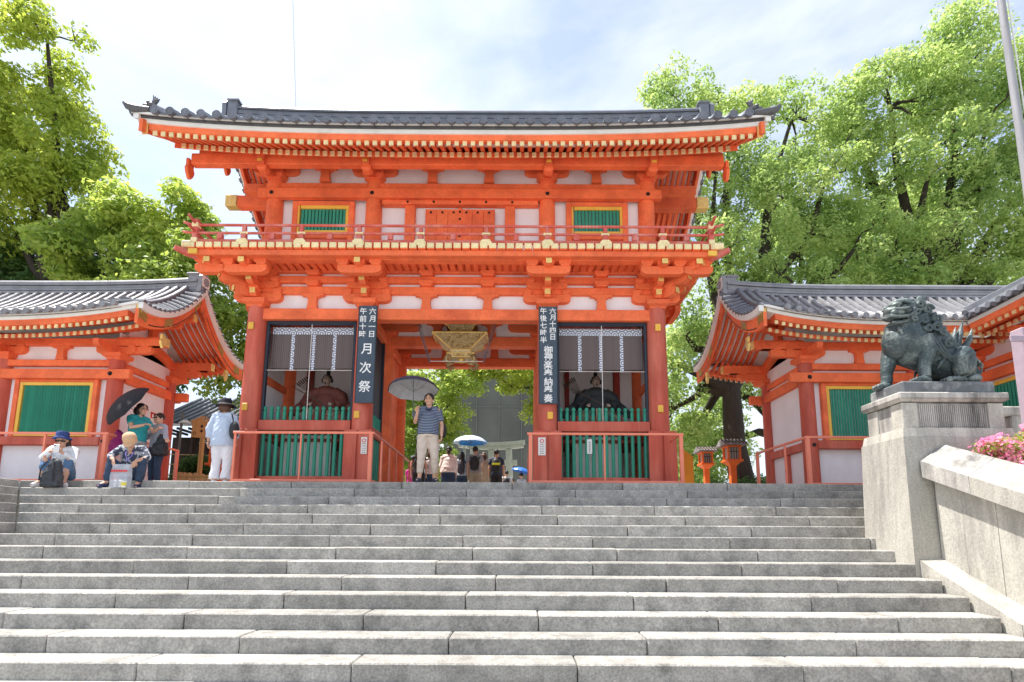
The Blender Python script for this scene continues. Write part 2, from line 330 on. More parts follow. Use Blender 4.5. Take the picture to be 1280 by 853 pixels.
# coping wall
def ZN(y): return .065 + (y + 2.57)*.405
def W2(y): return ZN(y) + .03
cw = thing('coping_wall', 'sloping pale stone wall with thick coping running down from the pedestal', 'wall', (6.4, -2.8, -1.3))
ya, yb = -2.62, -7.2
xw = 6.45
def slopebox(name, x0, x1, y0, y1, zt, zb, m, par, bev=0.0):
    g = G(); vs = []
    for y in (y0, y1):
        vs += [(x0, y, zb(y)), (x1, y, zb(y)), (x1, y, zt(y)), (x0, y, zt(y) - bev)]
    g.add(vs, [(0, 1, 2, 3), (7, 6, 5, 4), (0, 4, 5, 1), (1, 5, 6, 2), (2, 6, 7, 3), (3, 7, 4, 0)])
    return g.build(name, m, par)
y = ya; k = 0
for y0, y1 in ((-2.70, -3.35), (-3.356, -5.0), (-5.006, -8.2)):
    slopebox('coping_stone', 6.32, 6.64, y0, y1, lambda y: ZN(y) + .21, lambda y: ZN(y) - .2, GRAND if y0 > -3 else GRANW, cw, .21)
y = -2.72; k = 0
while y > -8:
    wdt = (.36, .42, .4, .45)[k % 4]; k += 1
    slopebox('wall_panel', xw + rr.uniform(-.004, .004), 6.68, y, y - wdt + .008, lambda y: ZN(y) - .202, lambda y: -3.0, GRANW, cw); y -= wdt
kb = tag(G().build('kerb_slope', GRANW, kind='structure'))
y = -2.66
for k in range(4):
    slopebox('kerb_stone', 6.185, 6.448, y, y - 1.25 + .006, lambda y: -1.17 + (y + 2.7)*.465, lambda y: -3.2, GRANW, kb, .03); y -= 1.25
# earth behind the wall (slopes with it)
g = G(); g.add([(6.7, -8.2, -3), (14, -8.2, -3), (14, -1.5, .1), (6.7, -2.7, .02), (6.7, -8.2, -3.1), (14, -8.2, -3.1), (14, -1.5, -3), (6.7, -2.7, -3)], [(0, 1, 2, 3), (0, 4, 5, 1), (1, 5, 6, 2), (3, 2, 6, 7), (0, 3, 7, 4)])
g.build('planting_bank', SOIL, kind='structure')
# granite rail behind
sr = thing('granite_balustrade', 'grey granite rail running right from behind the pedestal', 'balustrade', (8.3, -.6, 0))
g = G(); g.box(7.7, 14, -.72, -.52, 1.08, 1.24, c=.02); g.build('top_rail', GRAND, sr)
for x in (8.0, 9.6, 11.2, 12.8): g = G(); g.box(x-.1, x+.1, -.71, -.53, 0, 1.08, c=.015); g.build('rail_post', GRAND, sr)
g = G(); g.box(7.7, 14, -.69, -.55, .55, .67, c=.01); g.build('lower_rail', GRAND, sr)
g = G(); g.box(7.65, 14, -1.9, .4, -3, -.004, c=0); g.build('side_terrace', GRANW, kind='structure')

# ================================================================ ROOFS
def make_roof(root, xa, xb, ye, yr, yb, ze, zr, rise, zback, tile, step, roofdata, ridge_h, ridge_rise, vx=.3, r=.055, flip=(1, 1), verge_rows=2, verge_len=.5, fl_front=None, sag=.35, md=.0):
    """gable roof between x=xa..xb, front eave ye, ridge yr, back eave yb. returns surface function"""
    xm = (xa + xb)/2; hw = (xb - xa)/2
    def up(x):
        a = max(0, (x - xm)/hw)*flip[1] if x > xm else max(0, (xm - x)/hw)*flip[0]
        return rise*min(a, 1.1)**3.2
    def S(x, t, back=False):
        if back: y = yb + (yr - yb)*t; z0 = zback + up(x)*1.0
        else: y = ye + (yr - ye)*t; z0 = ze + up(x)
        z1 = zr + up(x)*ridge_rise
        dd = 9.0
        if flip[0]: dd = min(dd, x - xa)
        if flip[1]: dd = min(dd, xb - x)
        u_ = max(0, 1 - dd/(verge_len*1.5)); z0 -= md*u_*u_*math.sin(math.pi*min(1, max(0, t)))**.8; z1 -= md*u_*u_*math.sin(math.pi*min(1, max(0, t)))**.8
        return Vector((x, y, z0 + (z1 - z0)*(t*(1-sag) + sag*t*t)))
    roof = None
    NT = 10
    # deck underside (white boards) and pan tiles on top
    nx = 40
    for back in (False, True):
        g = G(); vs = []; 
        for i in range(nx+1):
            x = xa + (xb-xa)*i/nx
            for j in range(NT+1): p = S(x, j/NT, back); vs.append((p.x, p.y, p.z - .02))
            for j in range(NT+1): p = S(x, j/NT, back); vs.append((p.x, p.y, p.z - .07))
        k = 2*(NT+1); fs = []
        for i in range(nx):
            for j in range(NT): 
                a = i*k + j; fs.append((a, a+1, a+1+k, a+k)); b = a + NT + 1; fs.append((b, b+k, b+k+1, b+1))
            fs.append((i*k, i*k+k, i*k+k+NT+1, i*k+NT+1))
        for i in (0, nx):
            for j in range(NT): a = i*k+j; fs.append((a, a+NT+1, a+NT+2, a+1))
        g.add(vs, fs)
        if roof is None: roof = g.build('roof', [WHITEP], root, fix=False)
        else: g.build('deck_board', [WHITEP], roof, fix=False)
    rows = int((xb - xa - 2*verge_len)/step); sx = (xb - xa - 2*verge_len)/rows
    xs = [xa + verge_len + sx*i for i in range(rows+1)]
    for back in (False, True):
        pg = G()
        for i, x in enumerate(xs):
            # cover tile row with small course steps
            g = G(); pts = []; rs = []
            nc = 12
            for j in range(nc):
                t0, t1 = j/nc, (j+1)/nc
                p0 = S(x, t0, back); p1 = S(x, t1, back); pts += [p0, p0 + (p1-p0)*.93]; rs += [r*1.06, r*.93]
            pts[0] = S(x, 0, back) + Vector((0, (-.04 if not back else .04), -.02))
            for p in pts: p.z += .012
            g.tube(pts, rs, 8)
            g.build('cover_tile', [tile], roof, smooth=True, fix=False)
            if not back:
                e = pts[0]; d = G(); d.tube([e + Vector((0, -.035, -.004)), e + Vector((0, 0, 0))], [r*1.12, r*1.12], 16); d.tube([e + Vector((0, -.045, -.004)), e + Vector((0, -.034, 0))], [r*1.12, r*1.12], 16)
                d.v = d.v[:32]; d.f = d.f[:18]; d.m = d.m[:18]
                # raised rim
                cc = e + Vector((0, -.037, -.004)); n = 16; o = len(d.v)
                for rr_, yy in ((r*1.12, 0), (r*1.08, -.008), (r*.86, -.008), (r*.82, 0), (r*.45, 0), (r*.40, -.006), (r*.01, -.006)):
                    for q in range(n): a = 2*math.pi*q/n; d.v.append((cc.x + rr_*math.cos(a), cc.y + yy, cc.z + rr_*math.sin(a)))
                for a_ in range(6):
                    for q in range(n): d.f.append((o+a_*n+q, o+a_*n+(q+1) % n, o+(a_+1)*n+(q+1) % n, o+(a_+1)*n+q)); d.m.append(0)
                d.build('eave_disc', [tile], roof, fix=False)
            if i < len(xs) - 1:   # concave pan between rows
                x2 = xs[i+1]; nc2 = 16; m_ = 5
                for j in range(nc2):
                    base = len(pg.v)
                    for (t, dz) in ((j/nc2, .018), ((j+1)/nc2, -.006)):
                        for q in range(m_):
                            u = q/(m_-1); p = S(x + (x2-x)*u, t, back); yy = (-.03 if (j == 0 and dz > 0) else 0)*(1 if not back else -1)
                            pg.v.append((p.x, p.y + yy, p.z + dz - .022*math.sin(math.pi*u) - (.03*math.sin(math.pi*u) if j == 0 and dz > 0 else 0)))
                    for q in range(m_-1): pg.f.append((base+q, base+q+1, base+m_+q+1, base+m_+q)); pg.m.append(0)
                    if dz: 
                        b2 = len(pg.v)
                        for q in range(m_): p = pg.v[base+q]; pg.v.append((p[0], p[1], p[2]-.035))
                        for q in range(m_-1): pg.f.append((base+q, b2+q, b2+q+1, base+q+1)); pg.m.append(0)
        o = pg.build('pan_tiles', [tile], roof, fix=False); o['kind'] = 'stuff'
    # verge: short rows laid sideways, drooping
    for sgn, xe in ((-1, xa), (1, xb)):
        if flip[0 if sgn < 0 else 1] == 0: continue
        for back in (False, True):
            ln = sum((S(xe, (j+1)/8, back) - S(xe, j/8, back)).length for j in range(8)); nv = int(ln/(step*.80))
            for k in range(nv):
                t = (k+.35)/nv; g = G(); pts = []
                for u in np.linspace(0, 1, 5):
                    p = S(xe - sgn*verge_len*(1-u), t, back); p.z += .02 - .07*u*u + .01; p.x += sgn*.05*u; pts.append(p)
                g.tube(pts, [r*.95]*4 + [r*1.05], 8); g.build('verge_tile', [TILE], roof, smooth=True, fix=False)
            g = G(); vs = []; 
            for j in range(11):
                t = j/10; p0 = S(xe - sgn*verge_len, t, back); p1 = S(xe, t, back); vs += [(p0.x, p0.y, p0.z+.005), ((p0.x+p1.x)/2, p0.y, (p0.z+p1.z)/2-.012), (p1.x + sgn*.03, p1.y, p1.z - .06)]
            g.add(vs, [(j*3+a, j*3+a+1, j*3+a+4, j*3+a+3) for j in range(10) for a in range(2)]); g.build('verge_bed', [TILED], roof, fix=False)
        # descending ridge rows next to the verge
        for kk in range(3 if sag > .5 else 1):
            x = xe - sgn*(verge_len - .12 + kk*.21); g = G(); pts = [S(x, t, False) + Vector((0, 0, .06)) for t in np.linspace(.02, .98, 9)]
            g.tube(pts, [r*1.45]*9, 10); g.build('descending_ridge', [TILE], roof, smooth=True, fix=False)
    # ridge: stacked noshi tiles + cap
    g = G(); vs = []; fs = []; lay = max(3, int(ridge_h/.055)); 
    for L_ in range(lay):
        z0 = -.10 + ridge_h*L_/lay; z1 = z0 + ridge_h/lay*.86; wdt = .13 + .008*(L_ % 2) + (.02 if L_ == lay-1 else 0)
        for sgn in (-1, 1):
            base = len(g.v)
            for i in range(31):
                x = xa + .12 + (xb - xa - .24)*i/30 if flip == (1, 1) else xa + (.12 if flip[0] else 0) + (xb - xa - (.12 if flip[0] else 0) - (.12 if flip[1] else 0))*i/30
                zz = S(x, 1).z
                g.v += [(x, yr + sgn*wdt, zz + z0), (x, yr + sgn*wdt, zz + z1), (x, yr + sgn*(wdt-.025), zz + z1 + .006)]
            for i in range(30):
                a = base + i*3; g.f += [(a, a+3, a+4, a+1), (a+1, a+4, a+5, a+2)]; g.m += [0, 0]
    g.build('ridge_course', [tile], roof, fix=False)
    pts = [S(xa + .1*flip[0] + (xb-xa-.1*(flip[0]+flip[1]))*i/30, 1) + Vector((0, yr*0, ridge_h - .08)) for i in range(31)]
    g = G(); g.tube(pts, [.085]*31, 10, ell=1.5); g.build('ridge_cap', [tile], roof, smooth=True)
    # ridge-end tiles
    for sgn, xe in ((-1, xa), (1, xb)):
        if flip[0 if sgn < 0 else 1] == 0: continue
        z = S(xe, 1).z; x = xe - sgn*.10; h = ridge_h
        g = G(); q_ = 1 if h > .4 else .72; poly = [(yr+a_*q_, z+b_) for a_, b_ in ((-.24, -.24*q_), (.24, -.24*q_), (.2, h*.4), (.22, h*.85), (.12, h+.07), (-.12, h+.07), (-.22, h*.85), (-.2, h*.4))]
        g.prism(poly, 'X', min(x, x+sgn*.1), max(x, x+sgn*.1)); g.box(min(x, x-sgn*.26), max(x, x-sgn*.26), yr-.18*q_, yr+.18*q_, z-.12, z+h+.03, c=.02)
        g.box(min(x, x-sgn*.30), max(x, x-sgn*.30), yr-.21*q_, yr+.21*q_, z+h+.0, z+h+.06, c=.015)
        g.ball((x + sgn*.12, yr, z+h*.45), (.05, .1, .1)); g.build('ridge_end_tile', [tile], roof)
    return roof, S, up
def eave_strip(name, m, root, S, xa, xb, up, ye, z0, z1, dy, x_off=0, n=36, flipf=None):
    """curved board under the eave following the sweep, from z offsets z0..z1 relative to ye-line ze"""
    g = G(); vs = []
    for i in range(n+1):
        x = xa + (xb-xa)*i/n; u = up(x)
        vs += [(x, ye, z0+u), (x, ye, z1+u), (x, ye+dy, z1+u), (x, ye+dy, z0+u)]
    fs = [(i*4+a, i*4+(a+1) % 4, i*4+4+(a+1) % 4, i*4+4+a) for i in range(n) for a in range(4)] + [(0, 1, 2, 3), (n*4+3, n*4+2, n*4+1, n*4)]
    return g.add(vs, fs).build(name, m, root)
def rafter_row(name, root, xs, up, y0, z0, y1, z1, w, h, mats, cap=True, capm=None):
    """rafters share one mesh; the gilt cap is a second material"""
    g = G()
    vs = []
    dz = 0
    for (y, z) in ((y0, z0), (y1, z1)):
        vs += [(-w/2, y, z), (w/2, y, z), (w/2, y, z+h), (-w/2, y, z+h)]
    g.add(vs, [(0, 1, 2, 3), (4, 7, 6, 5), (0, 4, 5, 1), (1, 5, 6, 2), (2, 6, 7, 3), (3, 7, 4, 0)])
    if cap: g.box(-w/2-.004, w/2+.004, y0-.012, y0+.02, z0-.004, z0+h+.004, m=1, c=.003)
    me = g.data(name, mats, WL[root.name]); 
    for x in xs:
        o = bpy.data.objects.new(name, me); COL.objects.link(o); o.parent = root; o.location = (x, 0, up(x))

# ---------------------------------------------------------------- bracket parts (shared meshes)
ARM = {}
def arm_mesh(L_, h, d, axis):
    """bracket arm: boat shape, length L_, height h, thickness d along x or y, bottom at z=0"""
    key = (round(L_, 3), h, d, axis)
    if key in ARM: return ARM[key]
    p = []; hl = L_/2; c = min(.16, hl*.55)
    pts = [(-hl, h), (-hl, h*.55)] + [(-hl + c*(1-math.cos(a)), h*.55*(1-math.sin(a))) for a in np.linspace(.3, math.pi/2, 5)]
    poly = pts + [(-x, z) for x, z in reversed(pts)]
    g = G(); g.prism(poly, axis, -d/2, d/2); me = g.data('bracket_arm', [VERM]); ARM[key] = me; return me
def block_mesh(wd, h, key='b'):
    k = ('blk', wd, h)
    if k in ARM: return ARM[k]
    g = G(); a = wd/2; b = wd*.34; z1 = h*.45
    g.add([(-b, -b, 0), (b, -b, 0), (b, b, 0), (-b, b, 0), (-b*1.08, -b*1.08, z1*.5), (b*1.08, -b*1.08, z1*.5), (b*1.08, b*1.08, z1*.5), (-b*1.08, b*1.08, z1*.5), (-a, -a, z1), (a, -a, z1), (a, a, z1), (-a, a, z1), (-a, -a, h), (a, -a, h), (a, a, h), (-a, a, h)],
          [(3, 2, 1, 0), (12, 13, 14, 15)] + [(l*4+i, l*4+(i+1) % 4, l*4+4+(i+1) % 4, l*4+4+i) for l in range(3) for i in range(4)])
    me = g.data('bearing_block', [VERM]); ARM[k] = me; return me
def put(me, name, root, x, y, z, rz=0):
    o = bpy.data.objects.new(name, me); COL.objects.link(o); o.parent = root; w_ = WL[root.name]; o.location = (x-w_[0], y-w_[1], z-w_[2]); o.rotation_euler = (0, 0, rz); WL[o.name] = w_; return o
def arm(root, x, y, z, L_, h=.14, d=.12, axis='Y', rz=0): return put(arm_mesh(L_, h, d, axis), 'bracket_arm', root, x, y, z, rz)
def blk(root, x, y, z, wd=.2, h=.11, rz=0): return put(block_mesh(wd, h), 'bearing_block', root, x, y, z, rz)
GC = {}
def goldcap(root, x, y, z, w=.1, h=.1, rz=0, d=.02):
    k = (w, h, d)
    if k not in GC: GC[k] = G().box(-w/2, w/2, -d, 0, 0, h, c=.004).data('gilt_cap', [GOLD])
    return put(GC[k], 'gilt_cap', root, x, y, z, rz)
def strut_mesh(w, h):
    k = ('st', w, h)
    if k not in ARM:
        a = w*.34; b = w*.42; t = w*.9; hh = h*.72
        poly = [(-b, 0), (b, 0), (a, hh*.6), (a, hh), (t*.7, h*.86), (t, h*.88), (t, h), (-t, h), (-t, h*.88), (-t*.7, h*.86), (-a, hh), (-a, hh*.6)]
        ARM[k] = G().prism(poly, 'Y', -.05, .05).data('strut', [VERM])
    return ARM[k]
def column(root, x, y, r, z0, z1, mats, zsplit=None):
    g = G(); n = 20
    prof = [(r*1.02, z0), (r*1.02, z0+.1), (r, z0 + (z1-z0)*.4), (r*.97, z0 + (z1-z0)*.8), (r*.93, z1)]
    g.lathe(x, y, prof, n); return g.build('column', mats, root, smooth=True)

# ================================================================ THE GATE
gate = thing('shrine_gate', 'two storey vermilion shrine gate with white panels, balcony and grey tiled roof', 'gate', (0, 2.8, 0))
CF, CM, CB = 1.3, 2.8, 4.3
CX = (-4.2, -1.9, 1.9, 4.2)
for x in CX:
    for y in (CF, CM, CB):
        g = G(); g.lathe(x, y, [(.30, -.02), (.30, .05), (.27, .09)], 20); g.build('plinth_stone', GRAN, gate, smooth=True)
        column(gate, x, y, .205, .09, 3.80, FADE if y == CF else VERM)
# lower painted skirt of the front columns is weathered wood: boards nailed round the foot
for x in CX:
    for k, dx in enumerate((-.15, .15)):
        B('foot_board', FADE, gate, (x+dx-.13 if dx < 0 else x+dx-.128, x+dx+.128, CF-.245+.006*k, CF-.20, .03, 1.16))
# front head beam, ties
def beam(n, m, *b, root=None, c=.01, **k): return B(n, m, root or gate, b, c=c, **k)
for (a, b) in ((-4.75, -1.9), (-1.898, 1.898), (1.9, 4.75)):
    pass
for y in (CF, CM, CB):
    zb = 3.53
    for (a, b) in ((-4.05, -2.05), (-1.75, 1.75), (2.05, 4.05)):
        beam('head_beam', VERM, a-.02, b+.02, y-.11, y+.11, zb, 3.77)
for x in (-4.2, 4.2, -1.9, 1.9):
    for (a, b) in ((CF, CM), (CM, CB)):
        beam('side_head_beam', VERM, x-.10, x+.10, a+.17, b-.17, zb+.003, 3.765)
for sx in ():
    g = G(); poly = [(sx*4.38, 3.56), (sx*4.62, 3.58), (sx*4.68, 3.64), (sx*4.62, 3.70), (sx*4.70, 3.75), (sx*4.38, 3.76)]
    g.prism(poly, 'Y', CF-.09, CF+.09); g.build('beam_nosing', VERM, gate)
# flat plate over the head beam
beam('wall_plate', VERM, -4.5, 4.5, CF-.19, CF+.17, 3.772, 3.80) if False else None
# white wall in the bracket zone, horizontal ties in front of it
def bracket_wall(y, face, x0, x1, root=gate):
    B('wall_panel', WHITE, root, (x0, x1, min(y, y+.06*face), max(y, y+.06*face), 3.772, 4.95), c=0)
bracket_wall(CF + .03, 1, -4.2, 4.2)
for (z0, z1, d) in ((4.12, 4.28, .07), (4.37, 4.51, .075), (4.60, 4.80, .08)):
    beam('tie_beam', VERM, -4.55, 4.55, CF-d, CF+.04, z0, z1)
# same at the sides and back
for sx in (-1, 1):
    B('wall_panel', WHITE, gate, (sx*4.2-.03, sx*4.2+.03, CF+.1, CB, 3.772, 4.95), c=0)
    for (z0, z1, d) in ((4.12, 4.28, .07), (4.37, 4.51, .075), (4.60, 4.80, .08)):
        beam('tie_beam', VERM, sx*4.2-d, sx*4.2+d, CF+.09, CB+.1, z0, z1)
B('wall_panel', WHITE, gate, (-4.2, 4.2, CB-.03, CB+.03, 3.772, 4.95), c=0)
for z0, z1 in ((4.12, 4.28), (4.60, 4.80)): beam('tie_beam', VERM, -4.5, 4.5, CB-.08, CB+.08, z0, z1)
# struts between columns
for y, f in ((CF-.035, 1), (CB+.06, 1), (CB-.06, 1)):
    for x in (-3.05, -.65, .65, 3.05):
        put(strut_mesh(.26, .34), 'strut', gate, x, y, 3.775)
        for z in (4.28, 4.51):
            put(block_mesh(.30, .092), 'bearing_block', gate, x, y, z)
for x in (-1.0, 1.0, -3.05, 3.05): pass
# passage lintels and panels above them (mid and back), seen from below
for y, zb2 in ((CM, 3.5), (CB, 3.45)):
    if y == CM: B('lintel_panel', WHITE, gate, (-1.72, 1.72, y-.03, y+.03, 3.772, 4.24), c=0)
    if y == CM: beam('upper_lintel', VERM, -1.75, 1.75, y-.09, y+.09, 4.12, 4.26)
    for x in (-.65, .65): put(strut_mesh(.28, .34), 'strut', gate, x, y-.05, 3.775)
    for sx in (-1, 1):
        arm(gate, sx*1.55, y-.05, 3.90, 1.0, .17, .11, 'Y')
        blk(gate, sx*1.72, y-.05, 3.775, .28, .13)
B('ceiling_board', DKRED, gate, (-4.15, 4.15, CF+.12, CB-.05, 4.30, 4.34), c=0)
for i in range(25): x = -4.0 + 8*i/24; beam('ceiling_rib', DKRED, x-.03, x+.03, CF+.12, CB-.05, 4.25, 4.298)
# longitudinal beams across the passage with curved shoulder at the column (front to mid)
for sx in (-1, 1):
    for (ya_, yb_) in ((CF, CM), (CM, CB)):
        g = G(); pts = [(ya_+.15, 3.53), (ya_+.15, 3.10), (ya_+.22, 3.14), (ya_+.42, 3.40), (ya_+.55, 3.53)]
        g.prism(pts, 'X', sx*1.9-.06, sx*1.9+.06); g.build('knee_brace', VERM, gate)
# interior partitions of the side bays
for sx in (-1, 1):
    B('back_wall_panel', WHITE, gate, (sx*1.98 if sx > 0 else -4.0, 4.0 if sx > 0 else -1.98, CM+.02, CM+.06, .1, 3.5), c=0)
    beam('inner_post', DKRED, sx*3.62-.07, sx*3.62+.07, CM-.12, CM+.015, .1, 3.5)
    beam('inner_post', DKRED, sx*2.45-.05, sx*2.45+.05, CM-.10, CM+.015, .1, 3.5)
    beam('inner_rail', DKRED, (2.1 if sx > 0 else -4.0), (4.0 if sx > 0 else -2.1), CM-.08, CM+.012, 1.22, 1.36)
    for k in range(6):
        y0 = CM + .18 + k*.19; beam('partition_board', VERM, sx*1.9-.03, sx*1.9+.03, y0, y0+.187, .12, 3.5, c=.004)
        beam('outer_board', VERM, sx*4.2-.03, sx*4.2+.03, y0, y0+.187, .12, 3.5, c=.004)
    B('outer_side_panel', WHITE, gate, (sx*4.2-.03, sx*4.2+.03, CF+.18, CM-.18, .2, 3.5), c=0)
    for z in (.1, 1.22, 2.3): beam('side_tie', VERM, sx*4.2-.09, sx*4.2+.09, CF+.18, CB-.18, z, z+.16)
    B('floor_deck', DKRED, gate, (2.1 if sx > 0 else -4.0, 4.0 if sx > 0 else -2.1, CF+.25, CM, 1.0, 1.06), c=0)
    # passage side: rail, black frame and green pickets between front and middle columns
    beam('passage_rail', FADE, sx*1.9-.07, sx*1.9+.07, CF+.18, CM-.18, 1.17, 1.38)
    beam('passage_sill', FADE, sx*1.9-.07, sx*1.9+.07, CF+.18, CM-.18, .02, .2)
    beam('passage_frame', NAVY, sx*1.9-.05, sx*1.9+.05, CF+.18, CF+.26, 1.38, 3.53); beam('passage_frame', NAVY, sx*1.9-.05, sx*1.9+.05, CM-.26, CM-.18, 1.38, 3.53)
    beam('passage_net', NAVY, sx*1.9-.012, sx*1.9+.012, CF+.262, CM-.262, 1.7, 3.5) if sx < 0 else beam('passage_net', NAVY, sx*1.9-.012, sx*1.9+.012, CF+.262, CM-.262, 1.7, 3.5)
    for k in range(8):
        y = CF + .28 + k*.135; g = G(); g.lathe(sx*1.9, y, [(.035, .2), (.035, 1.6), (.02, 1.62), (.036, 1.65), (.03, 1.69), (.003, 1.71)], 8); g.build('picket', GREEN, gate, smooth=True)
# front side bays: rails, pickets, frame
picket = None
for sx in (-1, 1):
    a, b = (-3.99, -2.11) if sx < 0 else (2.11, 3.99)
    beam('bay_rail', FADE, a, b, CF-.10, CF+.10, 1.17, 1.38)
    beam('bay_sill', FADE, a, b, CF-.10, CF+.10, .03, .23)
    for k in range(14):
        x = a + .07 + (b-a-.14)*k/13
        if picket is None:
            g = G(); r_ = .037; g.lathe(x, CF+.03, [(r_, .235), (r_, 1.168)], 8); g.lathe(x, CF+.03, [(r_, 1.382), (r_, 1.585), (.024, 1.60), (.04, 1.63), (.043, 1.655), (.03, 1.685), (.004, 1.70)], 8)
            picket = g.build('picket', GREEN, gate, smooth=True); px0 = x
        else:
            o = picket.copy(); COL.objects.link(o); o.location = (x - px0, 0, 0)
    beam('white_backing', WHITEP, (a+b)/2-.58, (a+b)/2+.42, CF+.32, CF+.34, .25, 1.14, c=0)
    for (x0, x1, z0, z1) in ((a, a+.05, 1.40, 3.53), (b-.05, b, 1.40, 3.53), (a+.05, b-.05, 3.46, 3.53), (a+.05, b-.05, 1.383, 1.40)):
        beam('opening_frame', NAVY, x0, x1, CF-.02, CF+.06, z0, z1, c=.004)
    g = G()
    for k in (1, 2, 3): pass
    g.tube([(a+.05, CF+.0, 2.46), (b-.05, CF+.0, 2.46)], .006, 5); g.tube([((a+b)/2, CF, 1.40), ((a+b)/2, CF, 3.46)], .007, 5); g.build('net_wire', WHITEP, gate)
# gilt plates on the columns
for (x, z) in ((-4.22, 3.34), (4.18, 3.34), (-4.22, 1.62), (4.18, 1.62), (-1.95, 1.47), (1.95, 1.47)):
    g = G(); g.box(x-.055, x+.055, CF-.235, CF-.20, z-.075, z+.075, c=.012)
    for k in range(4): g.box(x-.03, x+.03, CF-.24, CF-.235, z-.05+k*.028, z-.04+k*.028, c=0)
    g.build('gilt_plate', YELW, gate)
# white notices on the columns
for x, z, wd, h, red in ((-1.76, .83, .12, .34, 1), (1.78, .83, .15, .36, 1)):
    g = G(); g.box(x-wd/2, x+wd/2, CF-.262, CF-.254, z-h/2, z+h/2, m=0, c=0)
    pts = [(x+.035*math.cos(a), CF-.265, z+h*.3+.035*math.sin(a)) for a in np.linspace(0, 2*math.pi, 17)]; g.tube(pts, .007, 5, m=1)
    for c_ in (-.02, .02):
        for k in range(5): g.box(x+c_-.012, x+c_+.012, CF-.2635, CF-.2625, z+h*.12-k*.045-.012, z+h*.12-k*.045, m=2, c=0)
    g.build('paper_notice', [WHITEP, flat('notice_red', (.7, .05, .04)), flat('ink', (.03, .03, .03))], gate)
g = G(); g.box(2.71, 2.81, CF-.045, CF-.035, .72, 1.02, c=0); 
for k in range(6): g.box(2.74, 2.78, CF-.048, CF-.046, .95-k*.04, .965-k*.04, m=1, c=0)
g.build('paper_notice', [WHITEP, flat('ink', (.03, .03, .03))], gate)

# ---- front bracket clusters carrying the balcony
def cluster(x, root=gate, lateral=(-1, 1), side=0):
    y = CF
    blk(root, x, y-.02, 3.775, .46, .17)
    for k, (z, L_) in enumerate(((3.93, 1.0), (4.22, .86), (4.46, .74))):
        arm(root, x, y-.035-.005*k, z, L_, .17 if k == 0 else .15, .13, 'Y')
        for dx in (-L_/2+.09, L_/2-.09): blk(root, x+dx, y-.035, z + (.17 if k == 0 else .15), .19, .10)
    for k, (ye_, z) in enumerate(((1.0, 3.97), (.82, 4.17), (.66, 4.36))):
        arm(root, x, (ye_ + CF)/2, z, (CF - ye_), .16, .13, 'X')
        goldcap(root, x, ye_-.001, z+.045, .115, .115)
        if k < 2: blk(root, x, ye_+.10, z+.13, .2, .08)
    arm(root, x, .70, 4.27, .88, .17, .13, 'Y')
    for dx in (-.33, 0, .33): blk(root, x+dx, .70, 4.435, .24, .10)
    arm(root, x, .70, 4.40, .40, .12, .12, 'X'); goldcap(root, x, .50, 4.42, .12, .105)
for x in CX: cluster(x)
for sx in (-1, 1):   # corner: sideways and diagonal arms
    X = sx*4.2
    for k, (xe, z) in enumerate(((.36, 3.97), (.62, 4.17), (.86, 4.36))):
        for y in (CF, CM, CB):
            arm(gate, X + sx*xe/2, y, z, xe, .16, .13, 'Y'); blk(gate, X + sx*(xe-.12), y, z+.155, .2, .10)
            goldcap(gate, X+sx*(xe+.001), y, z+.045, .115, .115, rz=sx*math.pi/2)
        d = (.44, .72, 1.0)[k]; ang = -math.pi/4*sx
        arm(gate, X + sx*d*.5*.707, CF - d*.5*.707, z+.01, d+.12, .19, .15, 'Y', rz=ang if sx > 0 else math.pi/4)
        goldcap(gate, X + sx*(d+.07)*.707, CF-(d+.07)*.707, z+.06, .12, .12, rz=sx*math.pi/4)
        blk(gate, X + sx*(d-.08)*.707, CF-(d-.08)*.707, z+.185, .22, .12, rz=math.pi/4)
    arm(gate, sx*4.90, .70, 4.27, .60, .17, .13, 'Y')
    blk(gate, sx*5.04, .70, 4.435, .26, .10); goldcap(gate, sx*4.88, .50, 4.42, .12, .105)
    arm(gate, sx*4.88, .70, 4.40, .40, .12, .12, 'X')
    # side arms carrying side balcony purlin
    for y in (CM, CB):
        arm(gate, sx*5.04, y, 4.27, .8, .17, .13, 'X'); blk(gate, sx*5.04, y, 4.435, .24, .10)
        for k, z in enumerate((3.93, 4.22, 4.46)): arm(gate, sx*4.2, y, z, .9, .16, .15, 'X')
# balcony purlins and soffit ribs
beam('balcony_purlin', VERM, -5.2, 5.2, .60, .78, 4.532, 4.60)
for sx in (-1, 1): beam('balcony_purlin', VERM, sx*5.06-.09, sx*5.06+.09, .785, 5.0, 4.532, 4.60)
g = G()
for i in range(62): x = -4.9 + 9.8*i/61; g.box(x-.052, x+.052, .79, CF-.082, 4.605, 4.65, c=.005)
g.build('soffit_rib', VERM, gate, kind='stuff')
for i in range(62):
    x = -4.0 + 8.0*i/61; B('tie_peg', VERM, gate, (x-.035, x+.035, CF-.14, CF-.082, 4.70, 4.79), c=.004) if min(abs(x-c) for c in CX) > .3 else None
